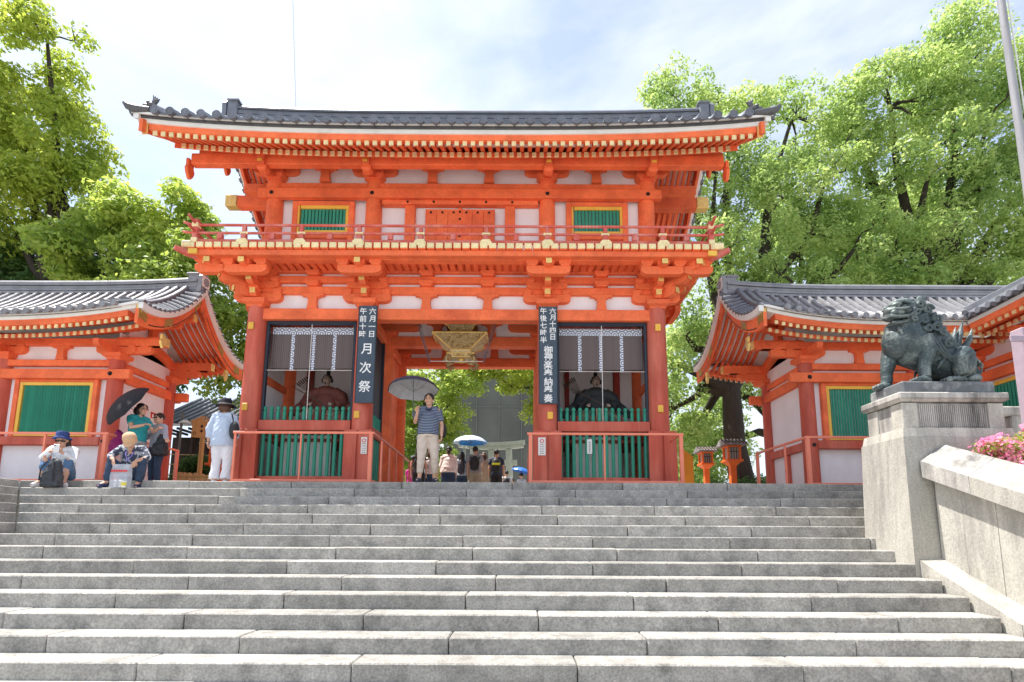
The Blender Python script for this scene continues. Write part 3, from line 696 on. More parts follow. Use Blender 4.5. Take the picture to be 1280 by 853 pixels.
# balcony floor planks with gilt ends
BZ0, BZ1, BY, BX = 4.655, 4.78, .40, 5.24
n = 60
gp = G(); gp.box(-.076, .076, BY+.004, 1.45, BZ0, BZ1, m=0, c=.006); gp.box(-.070, .070, BY-.012, BY+.03, BZ0+.012, BZ1-.004, m=1, c=.006)
me = gp.data('floor_plank', [VERM, GOLDP], (0, 2.8, 0))
for i in range(n):
    x = -BX + .084 + (2*BX-.168)*i/(n-1); o = bpy.data.objects.new('floor_plank', me); COL.objects.link(o); o.parent = gate; o.location = (x, 0, rr.uniform(-.002, .002))
gp = G(); gp.box(4.30, BX-.004, -.076, .076, BZ0, BZ1-.002, m=0, c=.006); gp.box(BX-.03, BX+.012, -.07, .07, BZ0+.012, BZ1-.006, m=1, c=.006)
me = gp.data('floor_plank', [VERM, GOLDP], (0, 2.8, 0))
for sx in (-1, 1):
    for i in range(22):
        o = bpy.data.objects.new('floor_plank', me); COL.objects.link(o); o.parent = gate; o.location = (0, 1.7 + i*.160, 0); o.scale = (sx, 1, 1)
B('floor_plank', VERM, gate, (-BX+.05, BX-.05, 1.46, 5.1, BZ0+.003, BZ1-.01), c=0)
beam('edge_beam', VERM, -5.22, 5.22, .445, .598, 4.535, 4.652)
for sx in (-1, 1):
    B('corner_cap', GOLDP, gate, (sx*5.24-.1, sx*5.24+.1, .37, .55, BZ0+.01, BZ1+.02), c=.02)
    B('corner_cap', YELW, gate, (sx*5.12-.09, sx*5.12+.09, .40, .443, 4.54, 4.648), c=.01)
    g = G(); g.tube([(sx*5.0, .75, 4.57), (sx*5.25, .46, 4.57), (sx*5.40, .30, 4.60)], [.07, .07, .055], 8); g.build('corner_timber', RAIL, gate)
# balcony railing
def rail_run(p0, p1, posts, shorts, ext=.26, curve=.06):
    d = Vector(p1) - Vector(p0); d.z = 0; d.normalize(); up = Vector((0, 0, 1)); a, b = Vector(p0), Vector(p1)
    for nm, z, r_, cv in (('top_rail', .395, .027, curve), ('middle_rail', .225, .026, curve*.45), ('ground_rail', .045, .045, 0)):
        g = G(); e = ext if nm != 'ground_rail' else .05
        pts = [a - d*e + up*(z + cv), a - d*e*.5 + up*(z + cv*.35), a + up*z, b + up*z, b + d*e*.5 + up*(z + cv*.35), b + d*e + up*(z + cv)]
        g.tube(pts, r_, 8); g.build(nm, RAIL, gate, smooth=True)
    for s_ in posts:
        p = a + d*s_
        g = G(); g.box(p.x-.05, p.x+.05, p.y-.045, p.y+.045, p.z+.085, p.z+.20, c=.006); g.box(p.x-.038, p.x+.038, p.y-.035, p.y+.035, p.z+.25, p.z+.372, c=.006); g.build('rail_post', RAIL, gate)
        g = G(); g.box(p.x-.085, p.x+.085, p.y-.032, p.y+.032, p.z+.197, p.z+.253, c=.012); g.build('post_collar', GOLDP, gate)
        if abs(d.x) > .5: g = G(); g.prism([(p.x-.12, p.z-.05), (p.x+.12, p.z-.05), (p.x+.115, p.z+.02), (p.x+.07, p.z+.075), (p.x-.07, p.z+.075), (p.x-.115, p.z+.02)], 'Y', p.y-.075, p.y-.052); g.build('post_foot_plate', GOLDP, gate)
    for s_ in shorts:
        p = a + d*s_; g = G(); g.box(p.x-.05, p.x+.05, p.y-.045, p.y+.045, p.z+.085, p.z+.20, c=.006); g.build('short_post', RAIL, gate)
px = [-4.16, -3.02, -1.87, -.65, .65, 1.87, 3.02, 4.16]
pa = 5.12; yR = .47
rail_run((-pa, yR, BZ1), (pa, yR, BZ1), [x+pa for x in px], [x+pa for x in (-4.63, -3.6, -2.45, -1.25, 0, 1.25, 2.45, 3.6, 4.63)])
for sx in (-1, 1):
    rail_run((sx*pa, yR, BZ1+.002), (sx*pa, 5.0, BZ1+.002), [1.1, 2.2, 3.3, 4.4], [.55, 1.65, 2.75, 3.85])
    g = G(); g.box(sx*pa-.05, sx*pa+.05, yR-.055, yR+.045, BZ1, BZ1+.50, c=.006); g.box(sx*pa-.06, sx*pa+.06, yR-.068, yR+.055, BZ1+.0, BZ1+.10, m=1, c=.008); g.box(sx*pa-.06, sx*pa+.06, yR-.068, yR+.055, BZ1+.33, BZ1+.42, m=1, c=.008)
    g.build('corner_post', [RAIL, GOLDP], gate)
# ---- upper storey
UY, UB = 1.5, 4.1; UX = (-4.12, -1.92, 1.92, 4.12)
for x in UX:
    for y in (UY, UB): column(gate, x, y, .18, 4.6, 7.2, VERM)
B('wall_panel', WHITE, gate, (-4.12, 4.12, UY+.03, UY+.07, 4.62, 7.6), c=0)
B('wall_panel', WHITE, gate, (-4.12, 4.12, UB-.07, UB-.03, 4.62, 7.6), c=0)
for sx in (-1, 1): B('wall_panel', WHITE, gate, (sx*4.12-.03, sx*4.12+.03, UY, UB, 4.62, 7.7), c=0)
for y, f in ((UY, -1), (UB, 1)):
    def yb(d0, d1): return (min(y+f*d0, y+f*d1), max(y+f*d0, y+f*d1))
    beam('long_tie', VERM, -4.42, 4.42, *yb(.08, .21), 6.38, 6.60)
    beam('head_beam', VERM, -4.3, 4.3, *yb(-.02, .10), 6.645, 6.80)
    beam('wall_purlin', VERM, *((-5.85, 5.85) if f < 0 else (-4.3, 4.3)), *yb(-.02, .12), 7.36, 7.58)
    for a, b in zip(UX[:-1], UX[1:]):
        beam('floor_tie', RAIL, a+.17, b-.17, *yb(-.02, .11), 4.79, 4.92)
        if b - a < 3:   # window bays
            c_ = (a+b)/2
            beam('wall_post', VERM, c_-.68, c_-.56, *yb(-.02, .08), 4.92, 6.38); beam('wall_post', VERM, c_+.56, c_+.68, *yb(-.02, .08), 4.92, 6.38)
            beam('window_lintel', VERM, c_-.56, c_+.56, *yb(-.02, .09), 6.28, 6.375); beam('window_sill', VERM, c_-.56, c_+.56, *yb(-.02, .085), 5.50, 5.62)
            fr = G(); fr.box(c_-.56, c_-.52, *yb(-.02, .07), 5.62, 6.28, c=.004); fr.box(c_+.50, c_+.56, *yb(-.02, .07), 5.62, 6.28, c=.004); fr.box(c_-.5, c_+.5, *yb(-.02, .07), 6.20, 6.28, c=.004); fr.box(c_-.5, c_+.5, *yb(-.02, .07), 5.62, 5.69, c=.004)
            win = fr.build('window', YELW, gate)
            for k in range(13): x = c_-.46 + .92*k/12; B('louvre_bar', GREEN, win, (x-.029, x+.029, *yb(-.01, .045), 5.69, 6.20), c=.004)
            beam('wall_batten', VERM, c_-.56, c_+.56, *yb(-.02, .06), 5.15, 5.25)
            st = (c_,)
            sts = (c_,)
        else:
            for s_ in (-1, 1):
                beam('wall_post', VERM, s_*1.1-.11, s_*1.1+.11, *yb(-.02, .09), 4.92, 6.28)
                for k in range(3): 
                    x0 = s_*.02 + s_*k*.25; x1 = x0 + s_*.245; B('door_board', VERM, gate, (min(x0, x1), max(x0, x1), *yb(-.01, .07), 4.92, 6.20), c=.006)
                for k in range(3): g = G(); g.tube([(s_*(.14+.25*k), y+f*.085, 6.12), (s_*(.14+.25*k), y+f*.06, 6.12)], .025, 8); g.build('door_stud', IRON, gate)
            beam('door_stile', VERM, -.045, .045, *yb(-.01, .09), 4.92, 6.22)
            for z in (5.1, 5.55, 5.95, 6.12): g = G(); g.tube([(0, y+f*.11, z), (0, y+f*.08, z)], .024, 8); g.build('door_stud', IRON, gate)
            beam('door_lintel', VERM, -1.72, 1.72, *yb(-.02, .13), 6.28, 6.378)
            for k in range(5): g = G(); g.tube([(-1.15+.575*k, y+f*.145, 6.33), (-1.15+.575*k, y+f*.12, 6.33)], .026, 8); g.build('door_stud', IRON, gate)
            sts = (-.63, .63)
        for x in sts: put(strut_mesh(.27, .36), 'strut', gate, x, y+f*.05, 6.845)
    for x in UX:
        g = G(); g.tube([(x, y+f*.23, 6.49), (x, y+f*.20, 6.49)], [.03, .055], 10); g.build('nail_cover', IRON, gate)
        blk(gate, x, y+f*.03, 6.84, .46, .20)
        arm(gate, x, y+f*.05, 7.02, 1.0, .18, .13, 'Y')
        for dx in (-.42, 0, .42): blk(gate, x+dx, y+f*.05, 7.20, .2, .12)
        # arm stepping out to the eave purlin, gilt ended
        arm(gate, x, y+f*.30, 6.99, .85, .17, .13, 'X')
    for x in UX:
        yo = .90 if f < 0 else 4.70
        blk(gate, x, yo, 6.66, .2, .12)
        g = G(); z0 = 6.42
        g.prism([(yo-.14, 6.76), (yo-.17, 7.0), (UY, 7.18), (UY, 6.98), (yo+.12, 6.72)] if f < 0 else [(yo+.14, 6.76), (yo+.17, 7.0), (UB, 7.18), (UB, 6.98), (yo-.12, 6.72)], 'X', x-.075, x+.075); g.build('eave_bracket', VERM, gate)
        g = G(); g.box(x-.05, x+.05, (yo-.185) if f < 0 else yo+.165, (yo-.165) if f < 0 else yo+.185, 6.80, 6.85, c=.003); g.build('gilt_cap', YELW, gate)
beam('eave_purlin', VERM, -5.62, 5.62, .82, .98, 6.80, 7.04)
beam('eave_purlin', VERM, -4.95, 4.95, 4.62, 4.78, 6.80, 7.04)
for z, y in ((8.62, 2.8), (7.98, 3.45), (7.98, 2.15)): beam('roof_purlin', VERM, -5.95, 5.95, y-.1, y+.1, z, z+.24)
for sx in (-1, 1):   # gable wall framing and projecting cross beams with gilt ends
    for (z0, z1) in ((6.38, 6.60), (6.655, 6.84), (7.33, 7.5)): beam('gable_tie', VERM, sx*4.12-.09, sx*4.12+.09, UY+.16, UB-.16, z0, z1)
    beam('gable_post', VERM, sx*4.12-.09, sx*4.12+.09, 2.7, 2.9, 6.84, 8.3)
    beam('floor_tie', RAIL, sx*4.12-.09, sx*4.12+.09, UY+.16, UB-.16, 4.79, 4.92)
    for y in (2.8,):
        x0, x1 = sorted((sx*4.2, sx*5.70)); beam('cross_beam', VERM, x0, x1, y-.1, y+.1, 7.12, 7.42)
        x0, x1 = sorted((sx*5.703, sx*6.0)); B('beam_cap', GOLD, gate, (x0, x1, y-.11, y+.11, 7.13, 7.43), c=.015)
# roof
roof, S, up = make_roof(gate, -6.22, 6.22, -.10, 2.8, 5.7, 6.98, 9.35, .24, 6.98, TILE, .295, None, .48, .55, r=.076, sag=.35)
def sloped(name, m, root, xa, xb, y0, z0, y1, z1, th, upf, n=30, k=1):
    g = G(); vs = []
    for i in range(n+1):
        x = xa + (xb-xa)*i/n; u = upf(x)
        vs += [(x, y0, z0+u), (x, y1, z1+u*k), (x, y1, z1+u*k+th), (x, y0, z0+u+th)]
    fs = [(i*4+a, i*4+(a+1) % 4, i*4+4+(a+1) % 4, i*4+4+a) for i in range(n) for a in range(4)] + [(0, 1, 2, 3), (n*4+3, n*4+2, n*4+1, n*4)]
    g.add(vs, fs); return g.build(name, m, root)
for bk in (0, 1):
    q = (lambda y: y) if not bk else (lambda y: 5.6 - y)
    def es(nm, m, X_, y, z0, z1, dy): 
        a, c = sorted((q(y), q(y+dy))); eave_strip(nm, m, roof, S, -X_, X_, up, a, z0, z1, c - a)
    es('dark_fillet', TILED, 6.18, -.04, 6.89, 6.965, .4); es('white_fillet', WHITEP, 6.14, -.015, 6.805, 6.888, .35); es('eave_board', VERM, 5.93, .015, 6.69, 6.803, .1)
    nR = 74
    rafter_row('flying_rafter', roof, [-5.82 + 11.64*i/(nR-1) for i in range(nR)], up, q(.045), 6.602, q(.95), 7.09, .080, .084, [VERM, GOLDP], cap=not bk)
    rafter_row('base_rafter', roof, [-5.58 + 11.16*i/(nR-1) for i in range(nR)], up, q(.52), 6.745, q(1.7), 7.60, .080, .090, [VERM, GOLDP], cap=not bk)
    sloped('soffit_board', VERM, roof, -5.9, 5.9, q(.03), 6.690, q(.95), 7.185, .012, up)
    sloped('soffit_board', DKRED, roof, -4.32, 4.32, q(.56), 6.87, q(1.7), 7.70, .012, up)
    sloped('rafter_end_board', VERM, roof, -5.8, 5.8, q(.56), 6.76, q(.575), 6.76, .11, up)
for sx in (-1, 1):
    for k in range(12):
        x = sx*(4.42 + k*.143)
        for back in (False, True):
            g = G(); pts = []
            for t in np.linspace(0.14, .98, 8): p = S(x, t, back); pts.append((p.x, p.y, p.z - .115))
            for a, b in zip(pts[:-1], pts[1:]):
                g.add([(a[0]-.038, a[1], a[2]-.045), (a[0]+.038, a[1], a[2]-.045), (a[0]+.038, a[1], a[2]+.045), (a[0]-.038, a[1], a[2]+.045), (b[0]-.038, b[1], b[2]-.045), (b[0]+.038, b[1], b[2]-.045), (b[0]+.038, b[1], b[2]+.045), (b[0]-.038, b[1], b[2]+.045)],
                      [(0, 4, 5, 1), (1, 5, 6, 2), (2, 6, 7, 3), (3, 7, 4, 0)])
            g.build('gable_rafter', VERM, roof, fix=False)
def barge(root, S, xe, sgn, zoff, h, m, d=.05, t0=0.0, t1=1.0, extra=0, nm='barge_board', n=12):
    for back in (False, True):
        g = G(); vs = []
        for i in range(n+1):
            t = t0 + (t1-t0)*i/n; p = S(xe, t, back); hh = h*(1 + extra*(1-t))
            vs += [(xe, p.y, p.z + zoff), (xe + sgn*d, p.y, p.z + zoff), (xe + sgn*d, p.y, p.z + zoff - hh), (xe, p.y, p.z + zoff - hh)]
        fs = [(i*4+a, i*4+(a+1) % 4, i*4+4+(a+1) % 4, i*4+4+a) for i in range(n) for a in range(4)] + [(0, 1, 2, 3), (n*4+3, n*4+2, n*4+1, n*4)]
        g.add(vs, fs); g.build(nm, m, root)
for sgn in (-1, 1):
    barge(roof, S, sgn*6.07, sgn, -.065, .10, WHITEP, .10, nm='white_barge')
    barge(roof, S, sgn*5.97, sgn, -.166, .26, VERM, .07)
    g = G(); x0, x1 = sorted((sgn*5.94, sgn*6.05)); zt = 6.78 + up(6.0); g.box(x0, x1, -.005, .012, zt-.12, zt+.03, c=.005); g.box(x0, x1, -.002, .014, zt-.22, zt-.121, c=.004); g.build('barge_cap', GOLD, roof)
    for (y, x_, z_) in ((.90, 5.68, 6.92), (2.8, 6.08, 8.45), (4.70, 5.0, 6.92)):
        g = G(); z = z_; poly = [(y-.09, z), (y+.09, z), (y+.08, z-.14), (y+.12, z-.22), (y+.09, z-.32), (y+.02, z-.42), (y-.02, z-.42), (y-.09, z-.32), (y-.12, z-.22), (y-.08, z-.14)]
        g.prism(poly, 'X', sgn*x_-.03, sgn*x_+.03); g.build('gable_pendant', VERM, roof)
        x0, x1 = sorted((sgn*x_+sgn*.031, sgn*x_+sgn*.045)); g = G(); poly2 = [(y + (a-y)*.8, z-.21 + (b-z+.21)*.85) for a, b in poly]; g.prism(poly2, 'X', x0, x1); g.build('pendant_face', GOLD, roof)
    e = S(sgn*6.22, 0); 
    g = G(); g.tube([e + Vector((-sgn*.35, .02, .0)), e + Vector((-sgn*.05, -.02, .0)), e + Vector((sgn*.05, -.05, .03)), e + Vector((sgn*.09, -.07, .08)), e + Vector((sgn*.10, -.07, .12))], [.06, .075, .06, .04, .012], 10); g.build('corner_hook', TILED, roof, smooth=True)
    e = S(sgn*5.98, 0); g = G()
    for (dx, dz, r_) in ((0, .12, .075), (-sgn*.10, .16, .06), (sgn*.10, .08, .055), (-sgn*.05, .2, .045)): g.ball(e + Vector((dx, .05, dz)), (r_, .06, r_))
    for a in (-.3, .0, .3, .6): g.tube([e + Vector((-sgn*.13, .05, .17)), e + Vector((-sgn*(.17+.05*a), .05, .26)), e + Vector((-sgn*(.16+.16*a), .05, .36-.1*a))], [.04, .035, .005], 6)
    g.build('corner_ornament', TILED, roof, smooth=True)

# ================================================================ NOTICE BOARDS, BLINDS, GUARDIANS, LANTERN
def lettering(txt, size, x, y, z, parent, m, bold=.004, name='lettering', sx=1.0):
    """upright text facing the viewer, centred at x, z"""
    cu = bpy.data.curves.new('t', 'FONT'); cu.body = txt; cu.size = size; cu.align_x = 'CENTER'; cu.align_y = 'CENTER'; cu.offset = bold; cu.extrude = .002; cu.resolution_u = 3
    o = bpy.data.objects.new('t', cu); COL.objects.link(o)
    dg = bpy.context.evaluated_depsgraph_get(); me = bpy.data.meshes.new_from_object(o.evaluated_get(dg)); bpy.data.objects.remove(o)
    n = len(me.vertices); co = np.empty(n*3)
    if n:
        me.vertices.foreach_get('co', co); co = co.reshape(-1, 3); cx = (co[:, 0].min()+co[:, 0].max())/2; cz = (co[:, 1].min()+co[:, 1].max())/2
        off = WL.get(parent.name, (0, 0, 0)); out = np.stack([(co[:, 0]-cx)*sx + x - off[0], y - co[:, 2] - off[1], co[:, 1]-cz + z - off[2]], 1)
        me.vertices.foreach_set('co', out.ravel()); me.update()
    me.materials.clear(); me.materials.append(m); me.name = name
    r = bpy.data.objects.new(name, me); COL.objects.link(r); r.parent = parent; WL[r.name] = off if n else (0, 0, 0); return r
SIGNM = mat('blue_black_board', (.055, .08, .11), .6, var=.15, scale=6)
INKW = flat('white_brush_paint', (.85, .85, .84))
def sign(x, label, cols, big, bigsize, bigz, bigstep):
    s = thing('notice_board', label, 'notice board', (x, 1.05, 1.70), 'tall notice boards beside the passage')
    B('board', SIGNM, s, (x-.19, x+.19, 1.03, 1.065, 1.70, 3.76), c=.004)
    rim = flat('board_rim', (.02, .025, .03))
    for (a, b) in ((x-.19, x-.18), (x+.18, x+.19)): B('board_rim', rim, s, (a, b, 1.024, 1.029, 1.70, 3.76), c=0)
    for cx, txt, z0, st, sz in cols:
        for i, ch in enumerate(txt): lettering(ch, sz, x+cx, 1.027, z0 - i*st, s, INKW, .0015)
    for i, ch in enumerate(big): lettering(ch, bigsize, x+.0, 1.027, bigz - i*bigstep, s, INKW, .0025)
    return s
sign(-1.80, 'dark notice board with three large white characters, left of the passage', ((.095, '六月一日', 3.64, .165, .15), (-.095, '午前十時', 3.64, .165, .15)), '月次祭', .25, 2.83, .395)
sign(1.91, 'dark notice board with a long column of white characters, right of the passage', ((.095, '六月十四日', 3.66, .14, .14), (-.095, '午後七時半', 3.66, .155, .145)), '御神楽奉納奉奏', .185, 2.86, .175)
PATT = mat('white_blue_pattern_cloth', (.68, .72, .80), .8, var=.05, scale=6)
def patt():
    m = bpy.data.materials.new('ring_pattern_cloth'); m.use_nodes = True; t = m.node_tree; b = t.nodes['Principled BSDF']; l = t.links.new
    tc = N(t, 'ShaderNodeTexCoord'); vo = N(t, 'ShaderNodeTexVoronoi'); vo.voronoi_dimensions = '2D'; vo.inputs['Scale'].default_value = 6.5; vo.inputs['Randomness'].default_value = .0; mp = N(t, 'ShaderNodeMapping'); mp.inputs['Rotation'].default_value = (R(90), 0, 0); mp.inputs['Location'].default_value = (0, .012, 0); l(tc.outputs['Object'], mp.inputs[0]); l(mp.outputs[0], vo.inputs['Vector'])
    mu = N(t, 'ShaderNodeMath', operation='MULTIPLY'); mu.inputs[1].default_value = 22; l(vo.outputs['Distance'], mu.inputs[0]); si = N(t, 'ShaderNodeMath', operation='SINE'); l(mu.outputs[0], si.inputs[0])
    gt = N(t, 'ShaderNodeMath', operation='GREATER_THAN'); gt.inputs[1].default_value = -.1; l(si.outputs[0], gt.inputs[0])
    mx = N(t, 'ShaderNodeMix', data_type='RGBA'); mx.inputs[6].default_value = (.16, .18, .27, 1); mx.inputs[7].default_value = (.75, .77, .83, 1); l(gt.outputs[0], mx.inputs[0]); l(mx.outputs[2], b.inputs['Base Color']); b.inputs['Roughness'].default_value = .8
    return m
PATT = patt()
REED = striped('brown_reed_slats', (.19, .15, .145), (.11, .085, .082), 55, 'X', .5, .8)
for sx, lab in ((-1, 'left'), (1, 'right')):
    a, b = (-3.94, -2.16) if sx < 0 else (2.16, 3.94)
    if sx < 0: b = -2.165
    t = thing('reed_blind', 'brown reed blind with patterned white bands over the %s guardian figure' % ('red robed' if sx < 0 else 'black robed'), 'blind', ((a+b)/2, 1.45, 3.46), 'reed blinds above the guardian figures')
    n = 44; g = G()
    for k in range(n): x0 = a + (b-a)*k/n; g.box(x0, x0+(b-a)/n*.86, 1.455, 1.465, 2.55, 3.45, c=0)
    g.box(a, b, 1.4655, 1.468, 2.55, 3.45, c=0)
    g.build('reed_slat', REED, t, kind='stuff')
    B('header_band', PATT, t, (a, b, 1.446, 1.452, 3.30, 3.455), c=0)
    B('bottom_rod', WOODD, t, (a, b, 1.45, 1.468, 2.535, 2.552), c=.003)
    for k in (1, 2, 3):
        x = a + (b-a)*k/4; B('hanging_band', PATT, t, (x-.035, x+.035, 1.447, 1.453, 2.50, 3.298), c=0)
# guardian figures: seated court archers
SKINW = flat('carved_face_paint', (.30, .21, .17), .6)
def guardian(x, robe, robe2, label, skirt):
    y = 2.12; g0 = thing('guardian_figure', label, 'statue', (x, y, 1.08), 'seated guardian figures in the gate'); ox = (x, y, 1.06)
    def OB(g, name, mats, **k): o = organic(g, name, mats, g0, **k); o.location = (0, 0, 0); return o
    g = G()   # stool and pedestal
    g.box(x-.55, x+.55, y-.35, y+.35, 1.075, 1.30, c=.02); g.build('dais', WOODD, g0)
    g = G(); g.box(x-.5, x+.5, y-.40, y-.2, 1.302, 1.62, c=.02); g.build('dais_front', DKRED, g0)
    # robe torso with wide sleeves
    g = G(); z = .55
    g.ball((0, 0, z+.30), (.30, .2, .34), 16); g.ball((0, .0, z+.58), (.26, .16, .16), 14); g.ball((0, 0, z+.05), (.36, .26, .25), 16)
    for s in (-1, 1):
        g.tube([(s*.18, 0, z+.60), (s*.36, -.03, z+.48), (s*.42, -.10, z+.30), (s*.30, -.22, z+.24)], [.12, .13, .13, .10], 12)
        g.tube([(s*.36, -.1, z+.36), (s*.56, -.10, z+.20), (s*.74, -.08, z+.06), (s*.80, -.08, z+.03)], [.10, .11, .08, .03], 12, ell=.5)
    OB(g, 'robe', robe, voxel=.02, smooth_it=3)
    g = G()   # trousers, knees apart
    for s in (-1, 1):
        g.tube([(s*.10, .02, z+.0), (s*.26, -.20, z+.02), (s*.30, -.30, z-.08), (s*.24, -.34, z-.36)], [.16, .17, .16, .14], 12)
    OB(g, 'trousers', skirt, voxel=.02, smooth_it=3)
    B('sash', robe2, g0, (x-.07, x+.07, y-.42, y-.40, 1.50, 1.78), c=.005)
    g = G(); g.ball((0, -.03, z+.86), (.085, .10, .12), 14); g.tube([(0, 0, z+.66), (0, -.01, z+.80)], [.06, .055], 10); g.ball((0, -.13, z+.85), (.016, .022, .022), 8)
    for s in (-1, 1): g.ball((s*.085, -.01, z+.86), (.015, .025, .035), 8)
    for s in (-1, 1):
        g.ball((s*.22, -.30, z+.24), (.045, .05, .04), 10)
        for q in range(4): g.tube([(s*.22+(q-1.5)*.02, -.31, z+.25), (s*.22+(q-1.5)*.021, -.36, z+.23), (s*.22+(q-1.5)*.02, -.355, z+.20-.004*q)], [.011, .011, .009], 6)
        g.tube([(s*.19, -.30, z+.26), (s*.175, -.34, z+.28)], [.013, .010], 6)
    OB(g, 'head', SKINW, voxel=.008, smooth_it=2)
    g = G(); g.ball((0, .02, z+.93), (.10, .11, .075), 12); g.tube([(0, .03, z+.97), (0, .05, z+1.10), (0, .04, z+1.16)], [.05, .045, .02], 8)
    for s in (-1, 1): g.ball((s*.10, -.0, z+.86), (.035, .04, .06), 8)
    OB(g, 'court_hat', flat('black_lacquer', (.02, .02, .022), .4), voxel=.012, smooth_it=1)
    g = G()
    for s in (-1, 1): g.ball((s*.033, -.121, z+.875), (.014, .006, .008), 8); g.box(s*.033-.02, s*.033+.02, -.128, -.118, z+.895, z+.902, c=0)
    g.box(-.025, .025, -.128, -.118, z+.805, z+.812, c=0); g.lathe(0, -.12, [(.012, z+.74), (.02, z+.785)], 6); g.build('face_marks', flat('ink', (.03, .03, .03)), g0, local=True)
    g = G(); g.tube([(-.62, -.34, z+.62), (-.40, -.36, z+.50), (0, -.40, z+.28), (.34, -.40, z+.06), (.55, -.38, z-.03)], [.006, .012, .015, .012, .006], 6); g.build('bow', WOODD, g0, smooth=True, local=True)
    g = G()
    for q in range(7): a = -.5 - .09*q; g.tube([(-.22, .16, z+.45), (-.22 + .62*math.sin(a*.9), .14 - .01*q, z+.45+.62*math.cos(a*.9))], .007, 5); g.tube([(-.22 + .52*math.sin(a*.9), .14 - .01*q, z+.45+.52*math.cos(a*.9)), (-.22 + .62*math.sin(a*.9), .14 - .01*q, z+.45+.62*math.cos(a*.9))], .016, 5)
    g.tube([(-.1, .2, z+.2), (-.25, .16, z+.5)], [.06, .07], 8); g.build('quiver_arrow', WOODD, g0, local=True)
guardian(-2.98, flat('russet_robe', (.13, .035, .025), var=.2), flat('russet_sash', (.16, .04, .03)), 'seated guardian figure in a russet robe holding a bow in the left bay', mat('figured_beige', (.32, .26, .17), .7, var=.3, scale=9, col2=(.1, .08, .07)))
guardian(3.04, flat('black_robe', (.022, .024, .026), var=.2), flat('pale_sash', (.30, .22, .13)), 'seated guardian figure in a black robe holding a bow in the right bay', mat('dark_green_figured', (.05, .10, .08), .7, var=.3, scale=9, col2=(.30, .22, .12)))
# hexagonal gilt lantern under the front beam
LX, LY = -.03, 2.50
GILT = mat('openwork_gilt', (.58, .44, .22), .4, metal=.5, var=.35, scale=28, col2=(.30, .17, .05), mixpos=(.5, .62), bump=.8, bscale=45)
ln = thing('hanging_lantern', 'large gilt hexagonal lantern hanging under the front beam of the passage', 'lantern', (LX, LY, 2.85))
def ring4(r, z): return [(LX+r, LY-r*.76, z), (LX+r, LY+r*.76, z), (LX-r, LY+r*.76, z), (LX-r, LY-r*.76, z)]
def frus(name, prof, m, bar=None):
    g = G()
    for (r0, z0), (r1, z1) in zip(prof[:-1], prof[1:]): g.add(ring4(r0, z0) + ring4(r1, z1), [(k, (k+1) % 4, 4+(k+1) % 4, 4+k) for k in range(4)])
    g.add(ring4(*prof[0]), [(0, 1, 2, 3)]); g.add(ring4(*prof[-1]), [(0, 1, 2, 3)]); o = g.build(name, m, ln)
    if bar:
        g = G()
        for (r0, z0), (r1, z1) in zip(prof[:-1], prof[1:]):
            a = ring4(r0, z0); c = ring4(r1, z1)
            for k in range(4): g.tube([a[k], c[k]], bar, 6); g.tube([c[k], c[(k+1) % 4]], bar, 6); g.tube([a[k], a[(k+1) % 4]], bar, 6)
        g.build('lantern_frame', GOLD, ln)
frus('lantern_body', [(.21, 3.32), (.62, 3.61)], GILT, .015)
frus('lantern_roof', [(.64, 3.622), (.40, 3.70), (.20, 3.76)], WOODD)
frus('lantern_crown', [(.24, 3.765), (.33, 3.90), (.36, 3.93)], GILT, .014)
frus('lantern_collar', [(.23, 3.318), (.23, 3.215)], GOLDP, .012)
frus('lantern_foot', [(.31, 3.212), (.27, 3.13)], GILT, .012)
for a, c in ((1, -.76), (1, .76), (-1, .76), (-1, -.76)):
    g = G(); g.tube([(LX+.20*a, LY+.20*c, 3.16), (LX+.31*a, LY+.31*c, 3.13), (LX+.34*a, LY+.34*c, 3.04), (LX+.27*a, LY+.27*c, 2.97), (LX+.17*a, LY+.17*c, 2.99)], [.05, .06, .06, .05, .025], 8); g.build('lantern_leg', GILT, ln, smooth=True)
    g = G(); g.tube([(LX+.33*a, LY+.33*c, 3.88), (LX+.42*a, LY+.42*c, 3.92), (LX+.46*a, LY+.46*c, 4.0)], [.035, .03, .012], 6); g.build('crown_leaf', GOLD, ln)
g = G(); g.ball((LX, LY, 3.12), (.09, .09, .08)); g.tube([(LX, LY, 3.9), (LX, LY, 4.24)], .02, 6); g.build('lantern_rod', GOLD, ln, smooth=True)
NET = glass('fine_grey_net', (.08, .08, .09), .45, .9)
t = thing('bird_net', 'fine dark net hanging slack round the gilt lantern', 'net', (LX, LY, 3))
for sx in (-1, 1):
    g = G(); g.add([(LX+sx*1.05, 1.5, 4.2), (LX+sx*.93, 1.5, 4.2), (LX+sx*.55, 1.6, 2.75), (LX+sx*.60, 1.6, 2.75), (LX+sx*1.02, 1.56, 4.2), (LX+sx*.56, 1.66, 2.75)], [(0, 1, 2, 3), (0, 4, 5, 3)]); g.build('net_fold', NET, t)
g = G(); g.tube([(LX-.58, 1.62, 2.78), (LX+.58, 1.62, 2.78)], .006, 5); g.build('net_cord', WHITEP, t)

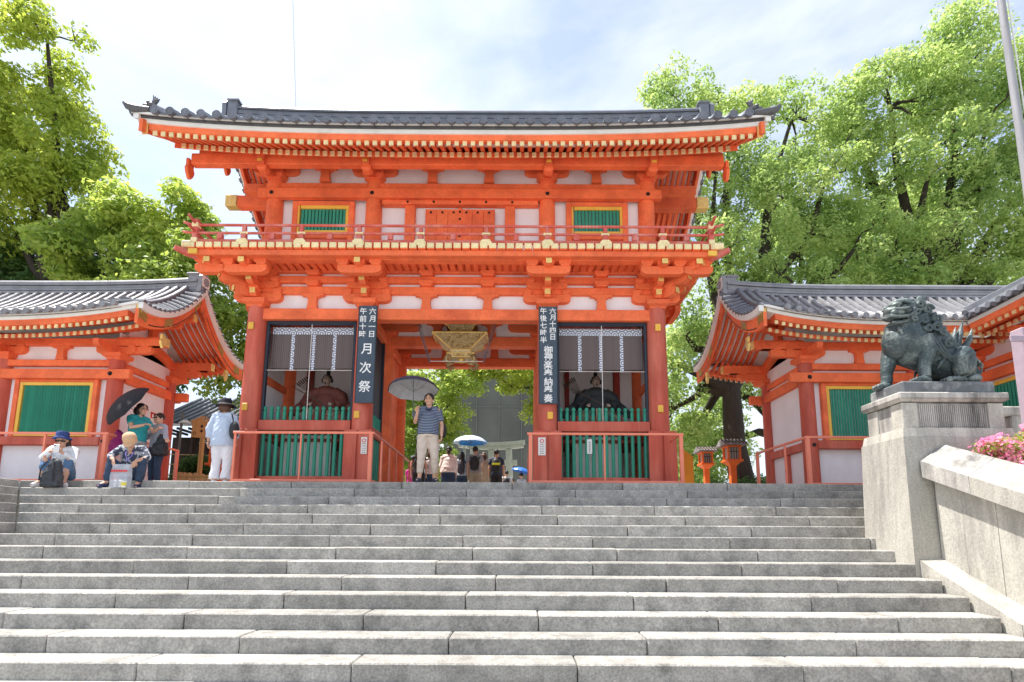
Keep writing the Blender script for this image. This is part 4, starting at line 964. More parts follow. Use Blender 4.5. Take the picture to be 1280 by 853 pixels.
# ================================================================ RAILINGS (painted steel)
def railing(label, runs, z0=.06, z1=.96, m=PINKR, group='coral painted steel railings', grp=True):
    x, y = runs[0][0][0]; t = thing('railing', label, 'railing', (x, y, 0), group)
    for (pts, ps) in runs:
        for z, r in ((z1, .022), (z0, .022)):
            g = G()
            for a, b in zip(pts[:-1], pts[1:]):
                d = (Vector((b[0], b[1])) - Vector((a[0], a[1]))); L_ = d.length; ang = math.atan2(d.y, d.x)
                g.box(-.022 if z == z1 else .0, L_+(.022 if z == z1 else 0), -.022, .022, z-.022, z+.022, c=.005); k = len(g.v)
                nn = 24; seg = g.v[k-nn:]; g.v[k-nn:] = [(a[0] + p[0]*math.cos(ang) - p[1]*math.sin(ang), a[1] + p[0]*math.sin(ang) + p[1]*math.cos(ang), p[2]) for p in seg]
            g.build('top_bar' if z == z1 else 'bottom_bar', m, t)
        for p in ps:
            wd = p[2] if len(p) > 2 else .018
            g = G(); g.box(p[0]-wd, p[0]+wd, p[1]-wd, p[1]+wd, 0, z1-.024, c=.004); g.build('rail_post', m, t)
    return t
railing('coral steel railing in front of the left green lattice bay', [([(-4.0, .42), (-1.40, .42)], [(-3.98, .42, .02), (-2.75, .42, .014), (-1.44, .42, .034)]), ([(-1.40, .46), (-1.52, 4.2)], [(-1.42, 1.1), (-1.44, 1.8), (-1.46, 2.5), (-1.49, 3.3), (-1.52, 4.18)])])
railing('coral steel railing in front of the right green lattice bay', [([(1.50, .42), (4.38, .42)], [(1.54, .42, .034), (2.92, .42, .016), (4.35, .42, .034)]), ([(1.54, .46), (1.56, 4.2)], [(1.55, 1.2), (1.55, 2.2), (1.56, 3.2), (1.56, 4.18)]), ([(4.35, .46), (4.35, 1.1)], [(4.35, 1.08)])])
railing('coral steel railing round the corner of the left wing', [([(-9.6, .6), (-6.52, .6)], [(-8.7, .6), (-7.7, .6), (-6.55, .6, .034)]), ([(-6.55, .64), (-6.50, 2.6)], [(-6.52, 1.3), (-6.50, 2.58, .03)])])
railing('coral steel railing round the corner of the right wing', [([(6.80, .62), (9.9, .62)], [(6.83, .62, .034), (8.15, .62, .022), (9.4, .62)]), ([(6.83, .66), (6.78, 2.6)], [(6.8, 1.4), (6.78, 2.58, .03)])])
for x, z in ((-1.30, .80), (1.62, .78), (6.97, .80)):
    pass

# ================================================================ WINGS
def wing(sx, xin, xout, label, flipout=0):
    """side wing, gable verge towards the gate"""
    X = lambda a: sx*a     # a grows outwards
    root = thing('shrine_wing', label, 'building', (X(8), 2.75, 0), 'low wings flanking the gate')
    F, K, Rr = 1.9, 3.6, 2.75
    def BB(name, m, x0, x1, y0, y1, z0, z1, c=.008): return B(name, m, root, (min(X(x0), X(x1)), max(X(x0), X(x1)), y0, y1, z0, z1), c=c)
    cols = [7.55, 9.98, 12.4, 14.8] if sx < 0 else [7.62, 10.0]
    cols = [c for c in cols if c < xout + .5]
    for x in cols:
        for y in (F, K):
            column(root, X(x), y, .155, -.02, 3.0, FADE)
            g = G(); g.lathe(X(x), y, [(.24, -.03), (.24, .03), (.2, .06)], 18); g.build('plinth_stone', GRAN, root, smooth=True)
            g = G(); f = -1 if y == F else 1; g.tube([(X(x), y+f*.20, 2.51), (X(x), y+f*.17, 2.51)], [.03, .05], 10); g.build('nail_cover', IRON, root)
            g = G(); g.tube([(X(x), y+f*.18, 1.02), (X(x), y+f*.15, 1.02)], [.03, .045], 10); g.build('nail_cover', IRON, root)
    c0 = cols[0]; c1 = xout
    for y, f in ((F, 0), (K, 1)):
        d = -1 if f == 0 else 1
        def yy(a, b): return (min(y + d*a, y + d*b), max(y + d*a, y + d*b))
        BB('wall_panel', WHITE, c0, c1, *yy(-.05, -.01), 0, 3.2, c=0)
        BB('long_tie', VERM, c0-.42, c1, *yy(.05, .17), 2.40, 2.61)
        BB('upper_tie', VERM, c0-.0, c1, *yy(-.02, .10), 2.70, 2.84)
        BB('sill_tie', FADE, c0+.1, c1, *yy(-.02, .14), .94, 1.12)
        BB('base_tie', FADE, c0+.1, c1, *yy(-.02, .10), .02, .10)
        for a, b in zip(cols, cols[1:] + ([c1] if c1 - cols[-1] > 1.5 else [])):
            m_ = (a+b)/2; hw = .80
            if f == 0:
                fr = G(); u0, u1 = sorted((X(m_-hw), X(m_+hw))); zb, zt = 1.14, 2.34
                fr.box(u0, u0+.07, *yy(-.02, .07), zb, zt, c=.004); fr.box(u1-.07, u1, *yy(-.02, .07), zb, zt, c=.004); fr.box(u0+.07, u1-.07, *yy(-.02, .07), zt-.07, zt, c=.004); fr.box(u0+.07, u1-.07, *yy(-.02, .07), zb, zb+.06, c=.004)
                win = fr.build('window', YELW, root)
                nb = 24
                for k in range(nb):
                    xx = u0 + .07 + (u1-u0-.14)*(k+.5)/nb; hb = (u1-u0-.14)/nb*.43
                    g = G(); g.prism([(xx-hb, F-.02), (xx, F-.055), (xx+hb, F-.02), (xx, F+.01)], 'Z', zb+.06, zt-.07); g.build('louvre_bar', GREEN, win)
                B('louvre_back', WHITEP, win, (u0+.07, u1-.07, F-.012, F+.008, zb+.06, zt-.07), c=0)
                for s in (-1, 1): BB('window_post', VERM, m_+s*(hw+.055)-.052, m_+s*(hw+.055)+.052, *yy(-.02, .09), 1.12, 2.40)
                BB('window_head', VERM, m_-hw, m_+hw, *yy(-.02, .085), 2.342, 2.398)
            BB('base_post', FADE, m_-.07, m_+.07, *yy(-.02, .09), .10, .94)
            put(strut_mesh(.22, .32), 'strut', root, X(m_), y+d*.04, 2.845)
        for x in cols:
            blk(root, X(x), y, 2.84, .40, .15); arm(root, X(x), y+d*.03, 2.98, .86, .16, .12, 'Y')
            for dx in (-.34, 0, .34): blk(root, X(x)+dx, y+d*.03, 3.12, .17, .09)
            arm(root, X(x), y+d*.28, 2.98, .70, .15, .12, 'X')
        BB('wall_purlin', VERM, c0-.95, c1, *yy(-.06, .10), 3.17, 3.33)
        BB('eave_purlin', VERM, c0-.95, c1, *yy(.50, .64), 2.98, 3.10) if False else None
    # side (gable) wall
    s0 = c0
    BB('wall_panel', WHITE, s0-.02, s0+.02, F, K, 0, 3.5, c=0)
    g = G(); g.prism([(F, 3.2), (K, 3.2), (Rr+.1, 4.5), (Rr-.1, 4.5)], 'X', *sorted((X(s0-.02), X(s0+.02)))); g.build('wall_panel', WHITE, root)
    for (z0, z1, dd) in ((2.40, 2.61, .13), (2.70, 2.84, .09), (.94, 1.12, .10), (.02, .10, .08)): BB('side_tie', VERM if z0 > 2 else FADE, s0-dd, s0+.05, F+.13, K+(.3 if z0 == 2.40 else -.13), z0, z1)
    BB('side_post', FADE, s0-.08, s0+.05, (F+K)/2-.06, (F+K)/2+.06, .10, .94)
    g = G(); g.tube([(X(s0-.15), F+.12, 2.51), (X(s0-.12), F+.12, 2.51)], [.03, .05], 10); g.build('nail_cover', IRON, root)
    # rainbow beam over the side wall
    g = G(); pts = []; n = 12
    ya_, yb_ = F-.05, K+.05
    for i in range(n+1): t = i/n; pts.append((ya_ + (yb_-ya_)*t, 3.28 + .26*math.sin(math.pi*t)))
    low = [(ya_ + (yb_-ya_)*t, 3.12 + .22*math.sin(math.pi*t)) for t in np.linspace(1, 0, n+1)]
    g.prism(pts + low, 'X', *sorted((X(s0-.16), X(s0-.02)))); g.build('rainbow_beam', VERM, root)
    put(strut_mesh(.3, .5), 'strut', root, X(s0-.1), Rr, 3.52, R(90))
    for s_, yv in ((0, F), (0, Rr), (0, K)):
        z = 3.17 if yv != Rr else 4.12
        x0, x1 = 6.5, s0+.0
        BB('projecting_purlin', VERM, x0, x1, yv-.08, yv+.08, z, z+.20); BB('purlin_cap', GOLD, x0-.02, x0+.0, yv-.07, yv+.07, z+.01, z+.19)
        put(arm_mesh(.8, .16, .12, 'Y'), 'bracket_arm', root, X(s0-.35), yv, z-.17)
        blk(root, X(s0-.62), yv, z-.06, .17, .07)
    # roof
    xa, xb = sorted((X(xin), X(xout))); flip = (0, 1) if sx < 0 else (1, 0)
    roof, S, up = make_roof(root, xa, xb, .80, Rr, 4.70, 3.46, 4.88, .32, 3.46, TILEL, .215, None, .26, .40, vx=.3, r=.055, flip=flip, verge_len=.50, sag=.60, md=.22)
    ex = (xa, xb)
    in_ = .10
    a_, b_ = (xa, xb - in_) if sx < 0 else (xa + in_, xb)
    for (nm, m, y0, z0, z1, dy, q) in (('dark_fillet', TILED, .85, 3.40, 3.445, .4, 0), ('white_fillet', WHITEP, .87, 3.33, 3.40, .3, .05), ('eave_board', VERM, .895, 3.215, 3.33, .2, .22),
                                       ('dark_fillet', TILED, 4.25, 3.40, 3.445, .4, 0), ('white_fillet', WHITEP, 4.33, 3.33, 3.40, .3, .05), ('eave_board', VERM, 4.45, 3.215, 3.33, .15, .22)):
        aa, bb = (a_, b_ - q) if sx < 0 else (a_ + q, b_); eave_strip(nm, m, roof, S, aa, bb, up, y0, z0, z1, dy)
    lim = xb - .36 if sx < 0 else xb; lo = xa if sx < 0 else xa + .36
    k = int((lim - lo)/.142); xs = [(lim - .142*i) if sx < 0 else (lo + .142*i) for i in range(k)]
    rafter_row('flying_rafter', roof, xs, up, .94, 3.145, 1.5, 3.40, .058, .068, [VERM, GOLDP])
    rafter_row('base_rafter', roof, xs, up, 1.22, 3.095, 2.2, 3.52, .058, .072, [VERM, GOLDP])
    rafter_row('flying_rafter', roof, xs, up, 4.56, 3.145, 4.0, 3.40, .058, .068, [VERM, GOLDP])
    sloped('soffit_board', VERM, roof, lo, lim, .92, 3.216, 1.5, 3.47, .012, up); sloped('soffit_board', VERM, roof, lo, lim, 1.26, 3.185, 2.2, 3.60, .012, up)
    sloped('rafter_end_board', VERM, roof, lo, lim, 1.25, 3.11, 1.265, 3.11, .08, up)
    # gable rafters (red on white) under the projecting verge
    xe = X(xin); sgn = -sx
    for kk in range(8):
        x = xe + sx*(.30 + kk*.145)
        for back in (False, True):
            g = G(); pts = [S(x, t, back) for t in np.linspace(.10, .98, 7)]
            for a, b in zip(pts[:-1], pts[1:]):
                a = (a.x, a.y, a.z-.105); b = (b.x, b.y, b.z-.105)
                g.add([(a[0]-.033, a[1], a[2]-.04), (a[0]+.033, a[1], a[2]-.04), (a[0]+.033, a[1], a[2]+.04), (a[0]-.033, a[1], a[2]+.04), (b[0]-.033, b[1], b[2]-.04), (b[0]+.033, b[1], b[2]-.04), (b[0]+.033, b[1], b[2]+.04), (b[0]-.033, b[1], b[2]+.04)],
                      [(0, 4, 5, 1), (1, 5, 6, 2), (2, 6, 7, 3), (3, 7, 4, 0), (0, 1, 2, 3)])
            g.build('gable_rafter', VERM, roof, fix=False)
            e = pts[0]; goldcap(roof, e.x, e.y + (-.005 if not back else .025), e.z-.14, .066, .075)
    barge(roof, S, xe + sx*.05, sgn, -.055, .13, WHITEP, .10, nm='white_barge')
    barge(roof, S, xe + sx*.10, sgn, -.186, .24, VERM, .07, extra=.25)
    barge(roof, S, xe + sx*.102, sgn, -.40, .022, IRON, .075, t0=.15, t1=.9, nm='barge_line')
    g = G(); e = S(xe, 0); zt = 3.36 + up(xe); u0, u1 = sorted((xe + sx*.02, xe + sx*.13)); g.box(u0, u1, .855, .875, zt-.17, zt+.04, c=.004); u0, u1 = sorted((xe - sgn*.06, xe + sgn*.0 - sgn*.08)); g.build('barge_cap', GOLD, roof)
    for t, back in ((.06, 0), (.45, 0), (.93, 0), (.55, 1), (.15, 1)):   # gilt plates on the barge board
        p = S(xe, t, bool(back)); x0, x1 = sorted((xe + sx*.10 + sgn*.071, xe + sx*.10 + sgn*.078)); d = .12
        g = G()
        q0 = S(xe, max(0, t-.06), bool(back)); q1 = S(xe, min(1, t+.06), bool(back))
        g.prism([(q0.y, q0.z-.21), (q1.y, q1.z-.21), (q1.y, q1.z-.40), ((q0.y+q1.y)/2, (q0.z+q1.z)/2-.37), (q0.y, q0.z-.40)], 'X', x0, x1); g.build('gilt_plate', mat('worn_gilt', (.45, .28, .07), .45, metal=.5, var=.3, scale=25, bump=.6, bscale=60), roof)
    for yv, zz in ((Rr, S(xe, 1).z-.34), (F-.35, 3.32), (K+.35, 3.32)):
        g = G(); poly = [(yv-.05, zz), (yv+.05, zz), (yv+.04, zz-.10), (yv+.07, zz-.16), (yv+.05, zz-.22), (yv, zz-.30), (yv-.05, zz-.22), (yv-.07, zz-.16), (yv-.04, zz-.10)]
        g.prism(poly, 'X', *sorted((xe + sx*.11 + sgn*.05, xe + sx*.11 + sgn*.10))); g.build('gable_pendant', GOLD if yv != Rr else VERM, roof)
    # end panel of the ridge (white plaster face)
    p = S(xe, 1); x0, x1 = sorted((xe + sgn*.003, xe + sgn*.013)); B('ridge_end_plaster', WHITEP, roof, (x0, x1, Rr-.14, Rr+.14, p.z-.02, p.z+.26), c=0)
    return root, roof, S
lw, lroof, LS = wing(-1, 6.32, 15.5, 'left low wing with vermilion posts, green louvred window and tiled gable roof')
rw, rroof, RSf = wing(1, 6.20, 13.4, 'right low wing with green louvred window, behind the bronze lion')
g = G(); g.box(-6.98-.0, -6.9, 0, .01, 0, .01) if False else None
# small red marked sign on the left wing's side wall
t = thing('wall_sign', 'small white sign with red marks on the left wing side wall', 'sign', (-7.50, 3.13, 1.75))
B('panel', WHITEP, t, (-7.528, -7.515, 2.93, 3.33, 1.76, 2.02), c=0)
g = G()
for y in (3.03, 3.14, 3.25): g.box(-7.514, -7.508, y-.02, y+.02, 1.82, 1.96, c=0)
g.box(-7.514, -7.508, 3.0, 3.28, 1.93, 1.97, c=0); g.build('marking', flat('notice_red', (.7, .05, .04)), t)
# returning wing at the right edge of the photograph: eave runs towards the viewer
def side_wing():
    root = thing('side_hall', 'right side hall projecting forward with vermilion eaves at the photo edge', 'building', (12.0, 0, 0))
    XE, XW = 10.30, 11.45
    y0, y1 = -1.6, 4.6
    # build along Y by a rotated gable: reuse columns and beams
    for y in (-1.0, .45, 1.9):
        column(root, XW, y, .155, -.02, 3.0, FADE); blk(root, XW, y, 2.84, .40, .15); arm(root, XW, y, 2.98, .86, .16, .12, 'X'); arm(root, XW-.28, y, 2.98, .7, .15, .12, 'Y')
    B('wall_panel', WHITE, root, (XW+.01, XW+.05, y0, 1.95, 0, 3.3), c=0)
    for (z0, z1, d) in ((2.40, 2.61, .13), (2.70, 2.84, .10), (.94, 1.12, .12), (3.17, 3.33, .12)): B('side_tie', VERM, root, (XW-d, XW+.04, y0, 1.93, z0, z1), c=.006)
    for (a, b) in ((-.8, .25), (.65, 1.70)):
        fr = G(); 
        for (u0, u1, z0, z1) in ((a, a+.08, 1.14, 2.34), (b-.08, b, 1.14, 2.34), (a+.08, b-.08, 2.26, 2.34), (a+.08, b-.08, 1.14, 1.21)): fr.box(XW-.07, XW+.02, u0, u1, z0, z1, c=.004)
        win = fr.build('window', YELW, root)
        for k in range(12): yv = a + .08 + (b-a-.16)*(k+.5)/12; B('louvre_bar', GREEN, win, (XW-.05, XW, yv-.025, yv+.025, 1.21, 2.26), c=.004)
    # eave boards along Y with an inner corner against the wing eave
    upy = lambda y: .30*max(0, (1.0 - y)/4.0)**2
    def strip(nm, m, x0, dx, z0, z1):
        g = G(); vs = []; n = 16; ya_ = .82
        for i in range(n+1):
            y = ya_ - (ya_ + 2.6)*i/n; u = upy(y); vs += [(x0, y, z0+u), (x0, y, z1+u), (x0+dx, y, z1+u), (x0+dx, y, z0+u)]
        fs = [(i*4+a, i*4+(a+1) % 4, i*4+4+(a+1) % 4, i*4+4+a) for i in range(n) for a in range(4)] + [(0, 1, 2, 3), (n*4+3, n*4+2, n*4+1, n*4)]
        return g.add(vs, fs).build(nm, m, root)
    strip('dark_fillet', TILED, XE+.02, .4, 3.40, 3.445); strip('white_fillet', WHITEP, XE+.05, .35, 3.33, 3.40); strip('eave_board', VERM, XE+.08, .25, 3.215, 3.33)
    for (nm, xx0, z0, xx1, z1, xo) in (('flying_rafter', XE+.13, 3.145, XE+.8, 3.33, 0), ('base_rafter', XE+.43, 3.10, XE+1.4, 3.72, 0)):
        g = G(); w_, h = .058, .07; vs = []
        for (x, z) in ((xx0, z0), (xx1, z1)): vs += [(x, -w_/2, z), (x, w_/2, z), (x, w_/2, z+h), (x, -w_/2, z+h)]
        g.add(vs, [(0, 1, 2, 3), (4, 7, 6, 5), (0, 4, 5, 1), (1, 5, 6, 2), (2, 6, 7, 3), (3, 7, 4, 0)]); g.box(xx0-.012, xx0+.02, -w_/2-.004, w_/2+.004, z0-.004, z0+h+.004, m=1, c=.003)
        me = g.data(nm, [VERM, GOLDP], WL[root.name])
        for k in range(24):
            y = .95 - .142*k
            o = bpy.data.objects.new(nm, me); COL.objects.link(o); o.parent = root; o.location = (0, y, upy(y))
    B('soffit_board', VERM, root, (XE+.1, XE+1.2, -2.6, 1.0, 3.42, 3.43), c=0)
    # roof surface: cover rows run away from the eave to the right and up
    rf = None
    for i in range(20):
        y = .80 - i*.215 + .1
        for seg in (0,):
            g = G(); pts = []; rs = []
            t0 = max(0.0, (y - .80)/1.95)
            for j in range(10):
                for s_, r_ in ((0, .058), (.93, .051)):
                    t = (j+s_)/10; pts.append((XE - .02 + 1.1*t, y, 3.47 + upy(y)*(1-.5*t) + .62*(t*.8+.2*t*t))); rs.append(r_)
            g.tube(pts, rs, 8)
            if rf is None:
                gg = G(); gg.add([(XE-.0, -3.0, 3.44+upy(-3)), (XE, 1, 3.44), (XE+1.1, 3, 4.05), (XE+1.1, -3.0, 4.12)], [(0, 1, 2, 3)]); rf = gg.build('roof', TILE, root)
            g.build('cover_tile', TILE, rf, smooth=True, fix=False)
            p = pts[0]; d = G(); d.tube([(p[0]-.035, p[1], p[2]), (p[0], p[1], p[2])], .060, 12); d.build('eave_disc', TILE, rf)
            d = G(); d.tube([(p[0]-.02, p[1]-.107, p[2]-.035), (p[0]+1.08, p[1]-.107, p[2]+.58)], [.05, .05], 8); d.build('pan_tile', TILE, rf)
    g = G(); g.tube([(XE-.1, .70, 3.52), (XE+.5, 1.35, 3.80), (XE+1.1, 2.0, 4.15)], .05, 8); g.build('valley_tile', TILE, rf, smooth=True)
    g = G(); g.box(XE+1.05, XE+1.3, -3, 2.7, 4.0, 4.24, c=.03); g.build('ridge', TILE, rf)
side_wing()

# ================================================================ BRONZE GUARDIAN LION
ly = -2.26
lion = thing('bronze_lion', 'weathered bronze guardian lion sitting on the stone pedestal, head turned left', 'statue', (6.9, ly, 1.08))
g = G(); g.box(6.29, 7.50, ly-.31, ly+.31, .922, 1.085, c=.02); g.build('base_slab', mat('stained_slate', (.13, .14, .15), .6, var=.3, scale=5, col2=(.42, .42, .40), mixpos=(.5, .68), bump=.3, bscale=30), lion)
g = G(); o_ = (6.9, ly, 1.08)
def lp(x, z, y=0): return (x - o_[0], y, z - o_[2])
def lb(x, z, y, r, rot=None, n=14): g.ball(lp(x, z, y), r, n, rot=rot)
def lt(pts, rs, n=12, ell=1): g.tube([lp(*p) for p in pts], rs, n, ell=ell)
# trunk: deep chest rising to the neck, back sloping to the rump
lt([(6.60, 1.98, 0), (6.60, 1.78, 0), (6.72, 1.62, 0), (6.95, 1.50, 0), (7.20, 1.38, 0), (7.36, 1.30, 0)], [.20, .25, .26, .22, .22, .17], 16, 1.0)
lb(6.53, 1.73, 0, (.19, .21, .25)); lb(6.88, 1.72, 0, (.20, .19, .26), (0, .7, 0)); lb(7.05, 1.68, 0, (.16, .15, .22), (0, .8, 0)); lb(7.30, 1.33, 0, (.20, .21, .19))
lb(6.80, 1.98, 0, (.21, .19, .24)); lb(6.93, 1.80, 0, (.18, .18, .22)); lt([(6.84, 2.06, 0), (7.0, 1.90, 0), (7.14, 1.70, 0), (7.26, 1.52, 0)], [.12, .14, .14, .14])
# fore legs
for s, fx, sy in ((-1, 6.70, -.19), (1, 6.42, .12)):
    lt([(6.72 if s < 0 else 6.55, 1.72, sy*.9), (fx+.06, 1.52, sy*1.05), (fx, 1.32, sy), (fx-.01, 1.18, sy)], [.13, .105, .075, .07], 12)
    lb(fx-.05, 1.13, sy, (.12, .09, .055)); 
    for q in (-1, 0, 1): lb(fx-.14, 1.12, sy+q*.05, (.05, .032, .045), n=10)
    lb(fx+.05, 1.22, sy, (.03, .03, .05), n=8)
# hind legs
for s in (-1, 1):
    lb(7.22, 1.36, s*.20, (.15, .11, .20), (0, .35, 0)); lt([(7.26, 1.5, s*.19), (7.12, 1.40, s*.23), (7.16, 1.20, s*.22)], [.12, .11, .075], 12)
    lb(7.07, 1.13, s*.22, (.15, .085, .05))
    for q in (-1, 0, 1): lb(6.95, 1.12, s*.22+q*.05, (.05, .03, .042), n=10)
    lb(7.35, 1.16, s*.17, (.1, .09, .06))
# neck and head, turned towards the viewer
lt([(6.72, 1.95, 0), (6.66, 2.06, -.01)], [.21, .19], 14)
lb(6.62, 2.15, -.03, (.20, .20, .165)); lb(6.60, 2.24, -.03, (.18, .17, .09))
lb(6.45, 2.08, -.08, (.13, .15, .075), (0, -.15, 0)); lb(6.40, 2.12, -.10, (.085, .12, .055)); lb(6.48, 1.955, -.06, (.11, .12, .045)); lb(6.36, 2.145, -.10, (.045, .065, .035))
for s in (-1, 1):
    lb(6.44, 2.20, -.07+s*.09, (.07, .06, .035), (0, -.2, 0)); lb(6.44, 2.165, -.09+s*.085, (.03, .03, .028)); lb(6.38, 2.075, -.10+s*.085, (.05, .04, .035)); lb(6.76, 2.26, s*.17-.02, (.07, .03, .05), (0, .5, 0)); lb(6.72, 2.25, s*.19-.02, (.05, .03, .045))
lb(6.37, 2.115, -.16, (.02, .02, .02)); lb(6.37, 2.115, -.04, (.02, .02, .02))
lt([(6.33, 2.04, -.17), (6.42, 1.995, -.235), (6.52, 2.0, -.25), (6.60, 2.06, -.235)], [.02, .022, .022, .014], 8); lt([(6.33, 2.06, -.02), (6.34, 2.03, -.10), (6.35, 2.03, -.17)], [.02, .02, .02], 8)
lt([(6.36, 1.955, -.15), (6.44, 1.93, -.20), (6.54, 1.95, -.21)], [.018, .02, .014], 8)
for s in (-1, 1): lt([(6.385, 2.20, -.07+s*.04), (6.42, 2.235, -.07+s*.10), (6.50, 2.235, -.06+s*.15), (6.57, 2.19, -.05+s*.18)], [.02, .026, .024, .012], 8); lt([(6.37, 2.09, -.10+s*.05), (6.42, 2.12, -.09+s*.12), (6.50, 2.11, -.08+s*.165), (6.57, 2.14, -.06+s*.18)], [.018, .02, .02, .01], 8)
lb(6.86, 2.10, 0, (.15, .16, .13)); lb(6.98, 1.96, 0, (.12, .15, .14))
def curl(x, z, y, r, tw=1, n=9, th=.028, turns=1.3, ph=0):
    pts = []; rs = []
    for i in range(n*2):
        a = ph + tw*2*math.pi*turns*i/(n*2-1); q = r*(1 - .82*i/(n*2-1)); pts.append((x + q*math.cos(a), z + q*math.sin(a), y)); rs.append(th*(1-.3*i/(n*2-1)))
    lt(pts, rs, 8)
for (x, z, r, ph) in ((6.66, 2.08, .055, 2), (6.62, 1.98, .05, 1), (6.72, 2.18, .055, 0)): curl(x, z, -.225, r, th=.018, ph=ph)
# mane locks and curls
for (x, z, r, ph) in ((6.84, 2.12, .075, 0), (6.78, 1.98, .07, 1), (6.96, 2.0, .075, 2), (6.92, 1.86, .07, .5), (6.62, 1.97, .055, 2), (6.74, 2.16, .06, 1.5), (7.05, 1.63, .07, .3), (7.0, 1.80, .06, 1), (6.80, 1.86, .06, 3)):
    for s in (-1, 1): curl(x, z, s*(.205 if z < 1.9 else .185), r, th=.026, ph=ph)
for (x, z) in ((6.50, 1.92), (6.46, 1.90), (6.55, 1.90), (6.60, 1.90)): lt([(x, z, -.12), (x-.02, z-.07, -.17), (x, z-.13, -.19)], [.03, .028, .012], 8)
for k in range(7):
    t = k/6; lt([(6.80+.32*t, 2.16-.42*t, 0), (6.87+.32*t, 2.19-.40*t, 0), (6.90+.33*t, 2.24-.40*t, 0)], [.05, .035, .008], 8)
for s in (-1, 1):
    for k in range(5): lt([(6.66+.06*k, 1.80-.03*k, s*.22), (6.70+.07*k, 1.64-.04*k, s*.245), (6.80+.08*k, 1.52-.05*k, s*.225)], [.018, .022, .01], 6)
    lt([(7.02, 1.46, s*.17), (6.90, 1.36, s*.22), (6.86, 1.28, s*.2)], [.03, .025, .008], 6)
    for k in range(3): lt([(7.30+.05*k, 1.50-.06*k, s*.22), (7.38+.04*k, 1.44-.05*k, s*.2), (7.42+.02*k, 1.36-.05*k, s*.18)], [.02, .02, .008], 6)
# tail: upright flames and curls
for (dx, dz, lean) in ((0, 0, .0), (.06, -.10, .06), (-.06, -.08, -.04)):
    lt([(7.30+dx, 1.50+dz, .02), (7.33+dx, 1.70+dz, .01), (7.39+dx+lean, 1.86+dz, 0), (7.44+dx+lean, 2.03+dz, -.01)], [.09, .075, .05, .008], 10, .7)
lb(7.36, 1.50, 0, (.12, .12, .12)); lb(7.42, 1.36, 0, (.10, .13, .13)); lb(7.40, 1.24, 0, (.12, .14, .14))
for (x, z, r) in ((7.40, 1.55, .07), (7.44, 1.42, .065), (7.46, 1.30, .07)):
    for s in (-1, 1): curl(x, z, s*.10, r, th=.024, tw=-1)
def dlion(co): 
    return .0016*np.sin(co[:, 0]*95 + 3*np.sin(co[:, 2]*31)) * np.sin(co[:, 2]*83 + 2*np.sin(co[:, 0]*27)) 
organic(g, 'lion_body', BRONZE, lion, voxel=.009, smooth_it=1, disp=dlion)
g = G(); g.ball(lp(7.0, 1.13, -.02), (.1, .1, .06), 10); 

# ================================================================ PEOPLE
def V(*a): return Vector(a)
def folds(amp, seed=0):
    def fn(co):
        x, y, z = co[:, 0] + seed, co[:, 1], co[:, 2]
        return amp*(np.sin(z*38 + 6*np.sin(x*13 + 2*y) + 4*np.sin(y*17))*.5 + np.sin(x*31 + z*14 + 5*np.sin(z*9))*.35 + .3*np.sin(y*45 + 11*np.sin(z*7)))
    return fn
SKIN = mat('skin', (.62, .36, .25), .55, var=.05, scale=12); SKIN2 = mat('tan_skin', (.48, .27, .18), .55, var=.05, scale=12)
HAIRB = mat('dark_hair', (.022, .016, .014), .45, var=.3, scale=30, stretch=(3, 3, .4), bump=.3, bscale=60)
HAIRBR = mat('brown_hair', (.10, .045, .025), .45, var=.3, scale=30, bump=.3, bscale=60)
EYE = flat('eye_dark', (.02, .015, .012), .3); LIP = flat('lip', (.5, .15, .12), .5); LENS = flat('dark_lens', (.01, .01, .012), .15)
def hand(g, w, d, n, side, curl=.5, s=1.0):
    """w wrist, d direction of the palm, n palm facing direction; five bent fingers of unequal length and a side thumb"""
    d = d.normalized(); n = (n - d*n.dot(d)).normalized(); a = d.cross(n).normalized()*side
    pc = w + d*.045*s; M = Matrix((a, d, n)).transposed()
    g.ball(pc, (.038*s, .048*s, .017*s), 10, rot=M.to_euler())
    for i, (o, ln) in enumerate(((-.028, .058), (-.010, .075), (.010, .080), (.028, .070))):
        p0 = w + d*.08*s + a*o*s; L_ = ln*s
        p1 = p0 + (d*math.cos(curl*.6) + n*math.sin(curl*.6))*L_*.45; p2 = p1 + (d*math.cos(curl*1.6) + n*math.sin(curl*1.6))*L_*.33; p3 = p2 + (d*math.cos(curl*2.4) + n*math.sin(curl*2.4))*L_*.25
        g.tube([p0 - d*.02, p0, p1, p2, p3], [.0095*s, .0095*s, .009*s, .0082*s, .006*s], 8)
    t0 = w + d*.03*s + a*.032*s; t1 = t0 + (a*.6 + d*.7 + n*.3)*.035*s; t2 = t1 + (a*.2 + d*.9 + n*.45)*.03*s
    g.tube([t0 - a*.01, t0, t1, t2], [.013*s, .0125*s, .011*s, .008*s], 8)
